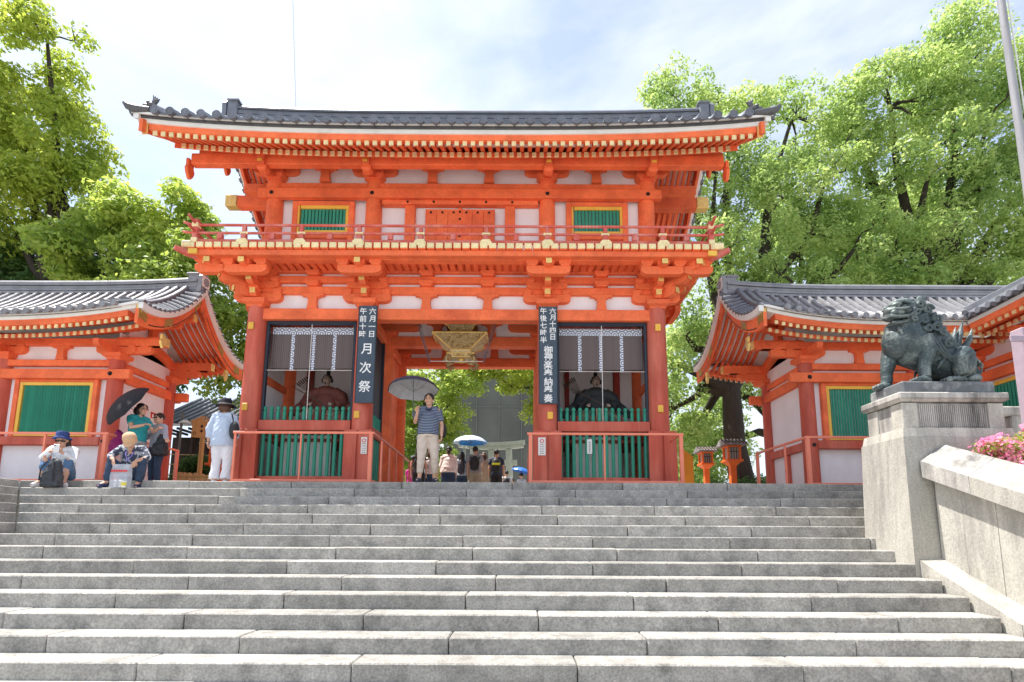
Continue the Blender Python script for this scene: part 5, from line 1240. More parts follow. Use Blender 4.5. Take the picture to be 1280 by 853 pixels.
def person(loc, label, h=1.62, rot=0, P={}, skin=SKIN, shirt=None, sleeve=.55, trousers=None, leg_to=.92, shoes=None, hair='short', hairm=HAIRB, face=True, vox=.009, group=None, fat=1.0, loose=1.0, skirt=None, hem=0, hand_curl=.5, head_tilt=(0, 0), hand_dir={}, waist_over=0, fringe=True):
    t = thing('person', label, 'person', loc, group, rotz=rot); k = h/1.62
    J = dict(pel=(0, 0, .86), ch=(0, 0, 1.16), nk=(0, .01, 1.36), hd=(0, -.02, 1.50), shl=(.165, 0, 1.31), shr=(-.165, 0, 1.31), ell=(.21, .02, 1.05), elr=(-.21, .02, 1.05), wrl=(.22, -.05, .82), wrr=(-.22, -.05, .82),
             hpl=(.085, 0, .84), hpr=(-.085, 0, .84), knl=(.095, -.02, .46), knr=(-.095, -.02, .46), anl=(.10, .01, .085), anr=(-.10, .01, .085), tol=(.11, -.14, .03), tor=(-.11, -.14, .03))
    J.update(P); J = {a: V(*b)*k for a, b in J.items()}
    hd = J['hd']; R_ = .098*k
    g = G()
    M = Euler((head_tilt[0], 0, head_tilt[1])).to_matrix()
    def H(x, y, z): return hd + M @ V(x, y, z)*k
    er = Euler((head_tilt[0], 0, head_tilt[1]))
    g.ball(H(0, .005, .02), (.076*k, .094*k, .105*k), 16, rot=er); g.ball(H(0, -.03, -.05), (.055*k, .055*k, .065*k), 12, rot=er); g.ball(H(0, -.07, -.09), (.028*k, .022*k, .02*k), 8, rot=er)
    g.tube([H(0, -.088, .015), H(0, -.108, -.018), H(0, -.09, -.03)], [.008*k, .015*k, .010*k], 8)
    for s in (-1, 1): g.ball(H(s*.078, .01, -.005), (.010*k, .018*k, .030*k), 8, rot=er); g.ball(H(s*.033, -.075, -.02), (.026*k, .02*k, .022*k), 8, rot=er)
    g.tube([J['nk'] - V(0, 0, .04), J['nk'] + (hd - J['nk'])*.35, H(0, .015, -.05)], [.062*k, .052*k, .054*k], 12)
    # inner body so the figure is one continuous skin
    g.tube([J['pel'], (J['pel']+J['ch'])/2, J['ch'], J['nk'] - V(0, 0, .05)], [.105*k*fat, .10*k*fat, .115*k*fat, .07*k], 14, ell=1.15)
    for s, c in ((1, 'l'), (-1, 'r')):
        g.tube([J['nk'] - V(0, 0, .04), J['sh'+c], (J['sh'+c]+J['el'+c])/2, J['el'+c], (J['el'+c]*.6+J['wr'+c]*.4), J['wr'+c]], [.05*k, .050*k*fat, .044*k*fat, .036*k, .036*k, .024*k], 12)
        d = (J['wr'+c] - J['el'+c]).normalized(); hdr = hand_dir.get(c); 
        if hdr: dd, nn = V(*hdr[0]), V(*hdr[1])
        else: dd, nn = d, V(-s, 0, 0) if abs(d.z) > .6 else V(0, 0, -1)
        hand(g, J['wr'+c], dd, nn, s, hand_curl, k)
        g.tube([J['pel'], J['hp'+c], (J['hp'+c]+J['kn'+c])/2, J['kn'+c], J['kn'+c]*.6+J['an'+c]*.4, J['an'+c]], [.08*k, .085*k*fat, .07*k*fat, .05*k, .052*k, .034*k], 12)
        g.tube([J['an'+c] - V(0, 0, .0), J['an'+c]*.4 + J['to'+c]*.6, J['to'+c]], [.036*k, .032*k, .022*k], 10)
    organic(g, 'body', skin, t, voxel=vox, smooth_it=1)
    if face:
        f = G()
        for s in (-1, 1): f.ball(H(s*.031, -.083, .005), (.012*k, .006*k, .006*k), 8, rot=er, m=0); f.tube([H(s*.016, -.092, .028), H(s*.048, -.083, .027)], [.0035*k, .002*k], 5, m=0)
        f.ball(H(0, -.092, -.052), (.018*k, .006*k, .006*k), 8, rot=er, m=1)
        f.build('face_features', [EYE, LIP], t, local=True)
    if shirt:
        g = G(); lo = 1.0*loose
        wz = J['pel'] + V(0, 0, waist_over*k)
        g.tube([wz, (J['pel']+J['ch'])/2, J['ch'], J['ch'] + (J['nk']-J['ch'])*.55, J['nk'] - V(0, 0, .045*k)], [.142*k*fat*lo, .132*k*fat*lo, .138*k*fat, .12*k, .068*k], 18, ell=1.25)
        for s, c in ((1, 'l'), (-1, 'r')):
            a, b, w_ = J['sh'+c], J['el'+c], J['wr'+c]
            pts = [J['ch']*.35 + a*.65, a]; rs = [.085*k, .068*k*fat]
            if sleeve <= 1: pts.append(a + (b-a)*sleeve); rs.append(.060*k*fat*lo)
            else: pts += [b, b + (w_-b)*(sleeve-1)]; rs += [.054*k*lo, .044*k*lo]
            g.tube(pts, rs, 14); g.tube([J['nk'] - V(0, 0, .05*k), (J['nk'] - V(0, 0, .035*k) + a)/2, a], [.072*k, .078*k*fat, .070*k*fat], 12)
        organic(g, 'shirt', shirt, t, voxel=.012, smooth_it=3, disp=folds(.0055, loc[0]))
    if trousers:
        g = G()
        g.tube([J['pel'] + V(0, 0, .07*k), J['pel'] - V(0, 0, .04*k)], [.122*k*fat, .135*k*fat], 16, ell=1.2)
        for s, c in ((1, 'l'), (-1, 'r')):
            a, b, w_ = J['hp'+c], J['kn'+c], J['an'+c]
            e = b + (w_-b)*leg_to
            g.tube([J['pel'], a, (a+b)/2, b, (b+e)/2, e], [.10*k*fat, .104*k*fat, .088*k*fat*loose, .066*k*loose*fat, .060*k*loose*fat, (.050 + hem)*k*loose], 14)
        organic(g, 'trousers', trousers, t, voxel=.012, smooth_it=3, disp=folds(.0055, loc[0]+3))
    if shoes:
        for s, c in ((1, 'l'), (-1, 'r')):
            g = G(); a, b = J['an'+c], J['to'+c]; zf = min(a.z, b.z) 
            hl = a + V(0, .02, -.045)*k
            g.tube([hl, (hl+b)/2 + V(0, 0, .012), b], [.046*k, .044*k, .032*k], 12, ell=1.0); g.tube([a - V(0, 0, .01), hl], [.042*k, .04*k], 10)
            organic(g, 'shoe', shoes, t, voxel=.009, smooth_it=1)
    if hair:
        g = G(); g.ball(H(0, .022, .042), (.086*k, .095*k, .098*k), 14, rot=er)
        if hair == 'long': g.tube([H(0, .05, .03), H(0, .075, -.08), H(0, .09, -.22), H(0, .09, -.34)], [.085*k, .085*k, .08*k, .05*k], 12, ell=1.2)
        if hair == 'bob': g.tube([H(0, .045, .03), H(0, .06, -.06), H(0, .05, -.11)], [.09*k, .095*k, .07*k], 12, ell=1.15)
        if hair == 'bun': g.ball(H(0, .10, -.01), .045*k, 10); g.ball(H(0, .06, -.05), .055*k, 10)
        if hair == 'side': g.ball(H(.05, .05, -.05), (.05*k, .06*k, .08*k), 10); g.ball(H(-.04, .06, -.03), (.05*k, .05*k, .05*k), 10)
        for s in (-1, 1) if fringe else (): g.tube([H(s*.02, -.078, .088), H(s*.058, -.058, .055), H(s*.080, -.012, .0)], [.016*k, .018*k, .014*k], 8)
        organic(g, 'hair', hairm, t, voxel=.010, smooth_it=1)
    return t, J, H, k
def part_local(g, name, m, t, smooth=False): return g.build(name, m, t, smooth=smooth, local=True)
def hat_bucket(t, H, k, m, wide=.16):
    g = G(); 
    for z, r in (): pass
    c = H(0, .01, .06)
    prof = [(.098, 0), (.094, .07), (.075, .098), (.01, .105)]; n = 20; vs = []
    brim = [(wide, -.050), (.125, -.012), (.099, .002)] + prof
    o = len(g.v)
    for r, z in brim:
        for j in range(n): a = 2*math.pi*j/n; g.v.append((c.x + r*math.cos(a)*k, c.y + r*math.sin(a)*k, c.z + z*k + .006*math.sin(3*a)*(1 if z < 0 else 0)))
    for i in range(len(brim)-1):
        for j in range(n): g.f.append((i*n+j, i*n+(j+1) % n, (i+1)*n+(j+1) % n, (i+1)*n+j)); g.m.append(0)
    g.f.append(tuple(range((len(brim)-1)*n, len(brim)*n))); g.m.append(0)
    ob = part_local(g, 'hat', m, t, True); md = ob.modifiers.new('th', 'SOLIDIFY'); md.thickness = .004; return ob
def umbrella(loc, label, r, m, tilt=(0, 0), depth=.22, shaft=.75, mi=None, group=None, ribs=8, lining=None):
    t = thing('umbrella', label, 'umbrella', loc, group); t.rotation_euler = (tilt[0], tilt[1], 0); WL[t.name] = (0, 0, 0)
    g = G(); n = ribs; rings = 6
    g.v.append((0, 0, 0)); g.m = []
    for i in range(1, rings+1):
        q = i/rings
        for j in range(n*2):
            a = math.pi*j/n; rr_ = r*math.sin(q*1.25)/math.sin(1.25)*(1 if j % 2 == 0 else .955 - .0*q); z = -depth*(1-math.cos(q*1.25))/(1-math.cos(1.25)) + (0 if j % 2 == 0 else .012*q)
            g.v.append((rr_*math.cos(a), rr_*math.sin(a), z))
    N2 = n*2
    for j in range(N2): g.f.append((0, 1+j, 1+(j+1) % N2)); g.m.append(0)
    for i in range(rings-1):
        for j in range(N2): g.f.append((1+i*N2+j, 1+(i+1)*N2+j, 1+(i+1)*N2+(j+1) % N2, 1+i*N2+(j+1) % N2)); g.m.append(0)
    can = part_local(g, 'canopy', m, t, False)
    if lining:
        g2 = G(); g2.v = [(x*.97, y*.97, z - .012) for x, y, z in g.v]; g2.f = list(g.f); g2.m = list(g.m); part_local(g2, 'lining', lining, t, False)
    fr = flat('umbrella_frame', (.12, .12, .13), .4)
    for j in range(n):
        a = 2*math.pi*j/n; g = G(); g.tube([(r*math.sin(q*1.25)/math.sin(1.25)*math.cos(a)*.985, r*math.sin(q*1.25)/math.sin(1.25)*math.sin(a)*.985, -depth*(1-math.cos(q*1.25))/(1-math.cos(1.25))-.006) for q in np.linspace(.02, .99, 6)], .003, 4)
        g.tube([(.0, 0, -depth*1.15), (r*.52*math.cos(a), r*.52*math.sin(a), -depth*.30)], .0028, 4); part_local(g, 'rib', fr, t)
    g = G(); g.tube([(0, 0, .05), (0, 0, -shaft)], .006, 6); g.tube([(0, 0, -shaft), (0, 0, -shaft-.12)], .014, 8); part_local(g, 'shaft', fr, t)
    return t
# woman walking out of the gate under a sunshade
STRIPE = striped('navy_striped_knit', (.028, .045, .10), (.30, .34, .42), 34, 'Z', .66)
BEIGE = flat('beige_cotton', (.60, .50, .42), .8, var=.1)
t, J, H, k = person((-.34, .22, .0), 'woman in navy striped top and beige trousers holding a sunshade at the stair head', 1.66, .18,
    dict(shr=(-.17, 0, 1.31), elr=(-.235, -.03, 1.08), wrr=(-.20, -.17, 1.22), wrl=(.235, -.08, .84), ell=(.235, .02, 1.06), knl=(.12, -.05, .46), anl=(.13, .05, .10), tol=(.16, -.09, .05), knr=(-.11, -.06, .46), anr=(-.13, -.06, .085), tor=(-.17, -.20, .03)),
    shirt=STRIPE, sleeve=.75, trousers=BEIGE, leg_to=.78, shoes=flat('navy_sneaker', (.03, .05, .09), .6), hair='bun', fat=1.12, hand_curl=.9, vox=.008, head_tilt=(0, -.25), hand_dir=dict(r=((0, -.1, 1), (.6, -.8, 0))))
g = G(); g.tube([(-.10*k, -.0, 1.355*k), (0, -.12, 1.30*k), (.10*k, -.0, 1.355*k)], .02, 8); part_local(g, 'neckline', flat('navy_rib', (.02, .03, .06)), t, True)
g = G(); g.tube([(.17*k, .03, 1.38*k), (.25*k, .09, 1.1*k)], .008, 5); g.ball((.28*k, .12, .98*k), (.05, .06, .14)); part_local(g, 'shoulder_bag', flat('black_bag', (.03, .03, .035)), t)
CANNAVY = mat('navy_canopy', (.035, .045, .085), .5, var=.08); 
umbrella((-.62, .12, 1.90), 'navy sunshade with pale lining held by the woman in the striped top', .47, CANNAVY, (-.16, -.05), .21, .60, lining=flat('silver_lining', (.42, .43, .46), .5))
# woman seen from behind by the left post
LINEN = flat('pale_blue_linen', (.48, .56, .70), .85, var=.06, bump=.2); WHTROU = flat('white_trousers', (.74, .74, .79), .85, var=.05, bump=.2)
t, J, H, k = person((-4.36, .68, 0), 'woman in pale linen and a wide black hat walking away, beside the left gate post', 1.64, math.pi+.1,
    dict(ell=(.24, .04, 1.05), elr=(-.22, .0, 1.05), wrr=(-.20, -.08, .83), wrl=(.26, .0, .82), ), shirt=LINEN, sleeve=1.7, trousers=WHTROU, leg_to=.95, shoes=flat('white_sandal', (.6, .62, .7)), hair='bob', hairm=HAIRBR, face=True, loose=1.25, hem=.025, waist_over=-.14)
hat_bucket(t, H, k, flat('black_cloth_hat', (.015, .017, .025), .8), .18)
g = G(); g.ball((-.25, .14, 1.03), (.09, .08, .18), 12); g.tube([(-.15, .06, 1.36), (-.22, .13, 1.2)], .012, 6); part_local(g, 'shoulder_bag', flat('black_bag', (.03, .03, .035)), t, True)
# seated woman in a blue hat
SITP = dict(pel=(0, .16, .14), ch=(0, .08, .44), nk=(0, .0, .62), hd=(0, -.09, .74), shl=(.165, .03, .58), shr=(-.165, .03, .58), ell=(.22, -.16, .38), elr=(-.22, -.16, .38), wrl=(.07, -.27, .50), wrr=(-.07, -.27, .52),
            hpl=(.09, .12, .12), hpr=(-.09, .12, .12), knl=(.16, -.20, .36), knr=(-.17, -.20, .36), anl=(.15, -.26, -.02), anr=(-.16, -.26, -.02), tol=(.22, -.38, -.10), tor=(-.24, -.38, -.10))
JEANS = mat('blue_denim', (.10, .19, .33), .85, var=.2, scale=14, bump=.2); JEAND = mat('dark_denim', (.035, .06, .11), .85, var=.25, scale=12, bump=.2)
t, J, H, k = person((-6.88, .10, -.02), 'seated woman in a blue bucket hat looking at her phone on the top step', 1.62, .42, SITP, shirt=flat('white_blouse', (.76, .80, .84), .8), sleeve=1.85, trousers=JEANS, leg_to=.55, shoes=flat('white_sneaker', (.75, .75, .77)), hair='long', fringe=False, vox=.008, hand_curl=1.1, head_tilt=(.35, 0), hand_dir=dict(l=((-.7, -.3, .5), (-.5, .5, 0)), r=((.7, -.3, .5), (.5, .5, 0))))
hat_bucket(t, H, k, flat('blue_bucket_hat', (.03, .06, .20), .8), .145)
g = G(); g.box(-.075, .075, -.14, -.125, -.012, .018, c=.006); g.v = [tuple(H(p[0]/1, p[1]*.75, p[2])) for p in g.v]; part_local(g, 'sunglasses', LENS, t)
t2 = thing('phone', 'white phone held up by the seated woman in the blue hat', 'phone', (-6.74, -.19, .46), rotz=.42); g = G(); g.box(-.04, .04, -.006, .006, 0, .15, c=.004); part_local(g, 'phone_body', flat('white_phone', (.8, .8, .8), .3), t2); g = G(); g.tube([(-.02, -.009, .13), (-.02, -.006, .13)], .012, 8); part_local(g, 'phone_camera', LENS, t2)
def bag_shape(loc, label, w_, d, h, m, name='bag', group=None):
    t = thing(name, label, 'bag', loc, group); g = G(); 
    g.ball((0, 0, h*.36), (w_*.52, d*.5, h*.38), 14); g.box(-w_*.45, w_*.45, -d*.45, d*.45, .0, h*.4, c=.03); g.ball((w_*.08, 0, h*.70), (w_*.34, d*.4, h*.28), 12); g.ball((w_*.02, 0, h*.92), (w_*.16, d*.3, h*.10), 10)
    organic(g, 'bag_body', m, t, voxel=.012, smooth_it=2, disp=lambda co: .008*np.sin(co[:, 0]*40+9*np.sin(co[:, 2]*11))*np.cos(co[:, 2]*26)); return t
t = bag_shape((-6.62, -.33, -.155), 'dark charcoal rucksack standing at the feet of the woman in the blue hat', .34, .20, .50, mat('charcoal_nylon', (.045, .05, .06), .5, var=.3, scale=12))
g = G()
for s in (-1, 1): g.tube([(s*.05, -.07, .44), (s*.10, -.12, .30), (s*.12, -.11, .1)], .012, 6)
part_local(g, 'bag_strap', flat('black_bag', (.03, .03, .035)), t)
# seated man in a tan cap
SITM = dict(SITP); SITM.update(pel=(0, .16, .14), ch=(0, .06, .43), nk=(0, -.04, .60), hd=(0, -.14, .69), ell=(.27, -.10, .42), elr=(-.27, -.10, .42), wrl=(.16, -.30, .34), wrr=(-.15, -.30, .34), knl=(.23, -.20, .36), knr=(-.22, -.20, .36), anl=(.20, -.22, -.03), anr=(-.24, -.22, -.03), tol=(.22, -.36, -.11), tor=(-.30, -.36, -.11))
t, J, H, k = person((-5.64, .10, -.02), 'seated man in a tan cap and plaid shirt, head bowed, on the top step', 1.68, .35, SITM, skin=SKIN, shirt=plaid('blue_plaid', (.05, .06, .10), (.42, .46, .52), 24), sleeve=1.25, trousers=JEAND, leg_to=.95, shoes=flat('dark_blue_shoe', (.03, .05, .12)), hair='short', fringe=False, vox=.008, hand_curl=.8, head_tilt=(.85, 0), hand_dir=dict(l=((-.2, -.3, -.9), (-.5, .5, 0)), r=((.2, -.3, -.9), (.5, .5, 0))))
g = G(); 
prof = [(.103, .0), (.106, .06), (.094, .115), (.055, .152), (.003, .160)]; n = 18
for r_, z in prof:
    for j in range(n): a = 2*math.pi*j/n; g.v.append(tuple(H(r_*math.cos(a), .015+r_*1.08*math.sin(a), z)))
for i in range(len(prof)-1):
    for j in range(n): g.f.append((i*n+j, i*n+(j+1) % n, (i+1)*n+(j+1) % n, (i+1)*n+j)); g.m.append(0)
g.f.append(tuple(range((len(prof)-1)*n, len(prof)*n))); g.m.append(0)
o0 = len(g.v); m_ = 11
for side in (0, 1):
    for ro in (0, 1):
        for j in range(m_):
            a = math.pi + math.pi*j/(m_-1); x = .094*math.cos(a); yb_ = .015 + .100*math.sin(a); 
            if ro: x *= .92; yb_ += -.095*abs(math.sin(a))**.7
            g.v.append(tuple(H(x, yb_, 0.032 - .02*ro + .005*side)))
for j in range(m_-1):
    for side in (0, 1): q = o0 + side*2*m_; g.f.append((q+j, q+j+1, q+m_+j+1, q+m_+j)); g.m.append(0)
    g.f.append((o0+m_+j, o0+m_+j+1, o0+3*m_+j+1, o0+3*m_+j)); g.m.append(0)
part_local(g, 'cap', flat('tan_cap', (.62, .40, .24), .8), t, True)
g = G(); 
for s in (-1, 1): g.tube([(s*.06, -.03, .62), (s*.05, -.13, .48), (0, -.16, .36)], .009, 5)
part_local(g, 'lanyard', flat('violet_lanyard', (.25, .2, .6)), t)
# translucent carrier bag with a drink
t = thing('carrier_bag', 'clear plastic carrier bag with red printing between the seated man\'s knees', 'bag', (-5.47, -.30, -.156)); t.scale = (.82, .9, .88)
PLAS = glass('clear_plastic', (.62, .66, .74), .42, .25)
g = G(); 
g.add([(-.17, -.06, .0), (.17, -.06, .0), (.17, .06, .0), (-.17, .06, .0), (-.20, -.05, .22), (.19, -.07, .22), (.19, .05, .22), (-.20, .06, .22), (-.17, -.03, .46), (.17, -.03, .46), (.17, .02, .46), (-.17, .02, .46)], [(3, 2, 1, 0)] + [(l*4+i, l*4+(i+1) % 4, l*4+4+(i+1) % 4, l*4+4+i) for l in range(2) for i in range(4)])
part_local(g, 'bag_skin', PLAS, t)
g = G(); 
for k_ in range(7): x = -.15 + k_*.05; g.box(x-.016, x+.016, -.068, -.066, .30, .345, c=0)
g.box(-.165, .165, -.0665, -.0655, .315, .33, c=0); part_local(g, 'red_print', flat('notice_red', (.7, .05, .04)), t)
for x, c_, h_ in ((-.10, (.75, .75, .78), .14), (0.0, (.7, .72, .76), .14), ): g = G(); g.lathe(x, 0, [(.035, .005), (.04, h_), (.03, h_+.01)], 12); part_local(g, 'drink_can', flat('can_%d' % int(x*100), c_, .3), t, True)
t = thing('drink_cup', 'small yellow and white cup in front of the carrier bag', 'cup', (-5.37, -.33, -.156)); g = G(); g.lathe(0, -.02, [(.035, 0), (.042, .11)], 14); part_local(g, 'cup_body', flat('white_card', (.8, .8, .74)), t, True); g = G(); g.lathe(0, -.02, [(.0385, .03), (.042, .085)], 14); part_local(g, 'cup_print', flat('yellow_print', (.75, .65, .08)), t, True)
# two visitors standing behind them, one under a black umbrella
t, J, H, k = person((-6.24, .98, .0), 'woman in a teal shirt and glasses under a tilted black umbrella', 1.64, 1.25, dict(hd=(0, -.05, 1.50), wrl=(.14, -.36, 1.14), ell=(.20, -.14, 1.08), wrr=(-.10, -.30, 1.16), elr=(-.20, -.10, 1.10)), shirt=flat('teal_shirt', (.02, .30, .33), .8), sleeve=.6, trousers=flat('grey_trousers', (.35, .36, .38)), shoes=flat('dark_shoe', (.05, .05, .05)), hair='bob', vox=.009, hand_curl=1.0)
g = G(); 
for s in (-1, 1): g.tube([tuple(H(s*.035+.024*math.cos(a), -.094, .002+.018*math.sin(a))) for a in np.linspace(0, 2*math.pi, 11)], .003, 5)
part_local(g, 'glasses', flat('maroon_rim', (.15, .02, .03)), t)
t2 = bag_shape((-6.56, .90, .62), 'magenta drawstring bag on the back of the woman in teal', .24, .20, .48, mat('magenta_cloth', (.26, .01, .12), .7, var=.2))
umbrella((-6.50, .72, 1.68), 'black umbrella tilted back over the woman in teal', .52, mat('black_canopy', (.014, .013, .018), .75, var=.2), (.75, -.75), .22, .45)
t, J, H, k = person((-6.14, 1.42, .0), 'visitor in sunglasses and a grey long sleeved top, arm stretched out to the right', 1.55, -.35, dict(wrl=(.58, -.22, .98), ell=(.38, -.12, 1.08), wrr=(-.05, -.28, 1.20), elr=(-.2, -.1, 1.08)), shirt=flat('grey_top', (.42, .45, .52), .8), sleeve=1.9, trousers=JEAND, shoes=flat('dark_shoe', (.05, .05, .05)), hair='short', hand_curl=1.3)
g = G(); g.box(-.07, .07, -.10, -.088, -.008, .02, c=.004); g.v = [tuple(H(*p)) for p in g.v]; part_local(g, 'sunglasses', LENS, t)
t2 = bag_shape((-5.88, 1.15, .62), 'black rucksack hanging at the hip of the visitor in grey', .30, .22, .44, mat('black_nylon', (.02, .02, .024), .5, var=.3, scale=12))

# crowd inside the precinct, seen from behind
def backpack(t, k, m, z=1.12, w_=.15, h_=.22, strip=None, side=1):
    g = G(); g.ball((0, .20, z*k), (w_, .09, h_), 14); g.box(-w_*.85, w_*.85, .12, .27, z*k-h_*.9, z*k+h_*.5, c=.03); organic(g, 'backpack', m, t, voxel=.012, smooth_it=3)
    g = G()
    for s in (-1, 1): g.tube([(s*.11*k, .13, z*k+.12), (s*.13*k, .02, 1.38*k), (s*.14*k, -.12, 1.2*k)], .018, 6)
    part_local(g, 'shoulder_strap', m, t)
    if strip: g = G(); g.box(-w_*.8, w_*.8, .285, .30, z*k+.0, z*k+.06, c=.004); part_local(g, 'reflective_strip', strip, t)
BP = mat('black_nylon', (.02, .02, .024), .5)
PI = math.pi
def at(px_, Y): return 1.33 + (px_ - 649)/646*(Y + 9)
CR = 'visitors inside the precinct'
def cr(px_, Y, label, h, rot=PI, **kw):
    return person((at(px_, Y), Y, 0), label, h, rot, group=CR, vox=.014, face=False, **kw)
DK = flat('dark_shoe', (.05, .05, .05))
cr(559, 5.6, 'visitor in a loose pale pink blouse with tied up dark hair, seen from behind', 1.60, shirt=flat('pale_pink_blouse', (.9, .80, .73)), sleeve=1.4, trousers=JEAND, shoes=DK, hair='bun', loose=1.3, fat=1.1)
t, J, H, k = cr(576, 6.2, 'visitor with long black hair and dark backpack under the blue umbrella', 1.55, shirt=flat('white_blue_top', (.5, .55, .65)), sleeve=.7, trousers=JEAND, shoes=DK, hair='long'); backpack(t, k, mat('dark_print_nylon', (.05, .045, .06), .6, var=.5, scale=20), w_=.12)
t, J, H, k = cr(593, 6.0, 'man in a grey tee with a black backpack holding the blue umbrella', 1.68, shirt=flat('grey_tee', (.30, .29, .30)), sleeve=.6, trousers=flat('khaki_shorts', (.35, .30, .22)), leg_to=.1, shoes=DK, hair='short', P=dict(elr=(-.22, -.12, 1.12), wrr=(-.12, -.24, 1.32)), hand_dir=dict(r=((0, -.2, 1), (.5, -.8, 0)))); backpack(t, k, BP)
umbrella((at(586.5, 6.0), 5.85, 1.98), 'bright blue and white sun umbrella over the visitors in the passage', .52, mat('bright_blue_canopy', (.02, .28, .80), .4, var=.1, scale=1.6, col2=(.62, .78, .92), mixpos=(.5, .52)), (0, 0), .22, .7, group='blue umbrellas inside the precinct')
cr(604, 6.6, 'visitor with bare arms in a cream sleeveless dress', 1.60, shirt=flat('cream_dress', (.6, .48, .36)), sleeve=.2, trousers=flat('cream_dress', (.6, .48, .36)), leg_to=.5, shoes=DK, hair='bob', hairm=HAIRBR)
t, J, H, k = cr(620, 6.4, 'man in a navy tee whose black backpack has a yellow strip', 1.66, shirt=flat('navy_tee', (.03, .04, .08)), sleeve=.6, trousers=flat('black_trousers', (.02, .02, .022)), shoes=DK, hair='short'); backpack(t, k, BP, strip=flat('yellow_strip', (.75, .8, .03)))
cr(536, 5.9, 'visitor in a white lace top with a brown bag, behind the woman in stripes', 1.56, shirt=flat('white_lace', (.62, .56, .56)), sleeve=.6, trousers=JEAND, shoes=DK, hair='bob', hairm=HAIRBR)
cr(521, 5.7, 'visitor in black with bare arms, at the left edge of the passage', 1.60, shirt=flat('black_tee', (.03, .03, .03)), sleeve=.3, trousers=flat('black_trousers', (.02, .02, .022)), shoes=DK, hair='long')
t, J, H, k = cr(512, 6.6, 'child in a pink hat and magenta top by the left railing', 1.25, shirt=flat('magenta_top', (.65, .04, .35)), sleeve=.6, trousers=flat('turquoise', (.05, .5, .6)), shoes=DK, hair='short'); hat_bucket(t, H, k, flat('pink_hat', (.65, .08, .30)), .14)
t, J, H, k = cr(633, 11.5, 'distant visitor in a white tee with a dark backpack', 1.66, shirt=flat('white_tee', (.7, .7, .7)), sleeve=.6, trousers=flat('grey_trousers', (.35, .36, .38)), shoes=DK, hair='short'); backpack(t, k, BP)
cr(641, 12.5, 'distant visitor in a red shirt with reddish hair', 1.45, shirt=flat('red_tee', (.6, .03, .03)), sleeve=.6, trousers=JEAND, shoes=DK, hair='short', hairm=HAIRBR)
cr(652, 11.0, 'distant visitor in a light grey shirt beneath the small blue umbrella', 1.50, rot=PI+.6, shirt=flat('light_grey_shirt', (.45, .48, .55)), sleeve=.7, trousers=JEAND, shoes=DK, hair='short')
umbrella((at(653, 11), 11, 1.72), 'small blue umbrella far right in the passage', .42, mat('deep_blue_canopy', (.03, .16, .60), .4, var=.1, scale=2), (0, .25), .18, .6, group='blue umbrellas inside the precinct')

# ================================================================ BEYOND THE GATE
t = thing('stone_torii', 'pale stone torii behind the visitors, seen through the passage', 'torii', (at(612, 20), 20, 0))
TST = mat('pale_green_stone', (.42, .44, .38), .8, var=.12, scale=3)
tx = at(613, 20)
for s in (-1, 1):
    g = G(); g.tube([(tx+s*1.15, 20, 0), (tx+s*1.02, 20, 3.95)], [.22, .18], 16); g.build('pillar', TST, t, smooth=True)
g = G(); pts = [(tx + 1.95*u, 20, 4.10 + .16*u*u) for u in np.linspace(-1, 1, 9)]
for z0, w_, sc in ((0, .17, .96), (.2, .22, 1.0)): 
    g = G(); vs = []
    for u in np.linspace(-1, 1, 9): x = tx + 1.95*sc*u; z = 3.95 + z0 + .14*u*u; vs += [(x, 20-w_, z), (x, 20+w_, z), (x, 20+w_, z+.2), (x, 20-w_, z+.2)]
    g.add(vs, [(i*4+a, i*4+(a+1) % 4, i*4+4+(a+1) % 4, i*4+4+a) for i in range(8) for a in range(4)] + [(0, 1, 2, 3), (35, 34, 33, 32)]); g.build('lintel', TST, t)
g = G(); g.box(tx-1.5, tx+1.5, 19.88, 20.12, 3.05, 3.35, c=.02); g.build('tie_beam', TST, t); g = G(); g.box(tx-.16, tx+.16, 19.9, 20.1, 3.35, 3.96, c=.02); g.build('centre_strut', TST, t)
t = thing('sheeted_building', 'tall building wrapped in dark grey construction netting beyond the torii', 'building', (4, 30, 0))
B('netting_sheet', GREYP, t, (-4.5, 12, 30, 42, 0, 12.0), c=0)
for k_ in range(9): g = G(); g.tube([(-2.0 + k_*1.75, 29.93, 0), (-2.0 + k_*1.75, 29.93, 12)], .035, 6); g.build('scaffold_pole', flat('scaffold_grey', (.16, .17, .155)), t)
for z in (3, 6, 9): g = G(); g.tube([(-2.2, 29.92, z), (12, 29.92, z)], .03, 6); g.build('scaffold_rail', flat('scaffold_grey', (.16, .17, .155)), t)
g = G(); g.prism([(29.2, 12.0), (42.5, 12.0), (36, 16.0)], 'X', .5, 12.8); g.build('roof', TILED, t)
t = thing('lamp_post', 'pale lamp post standing left of the torii', 'lamp post', (at(579, 18), 18, 0)); g = G(); g.tube([(at(579, 18), 18, 0), (at(579, 18), 18, 3.9)], .06, 8); g.build('pole', flat('lamp_pole', (.4, .42, .4)), t); g = G(); g.box(at(579, 18)-.13, at(579, 18)+.13, 17.9, 18.1, 3.7, 4.3, c=.03); g.build('lamp_head', flat('lamp_white', (.7, .72, .7)), t)
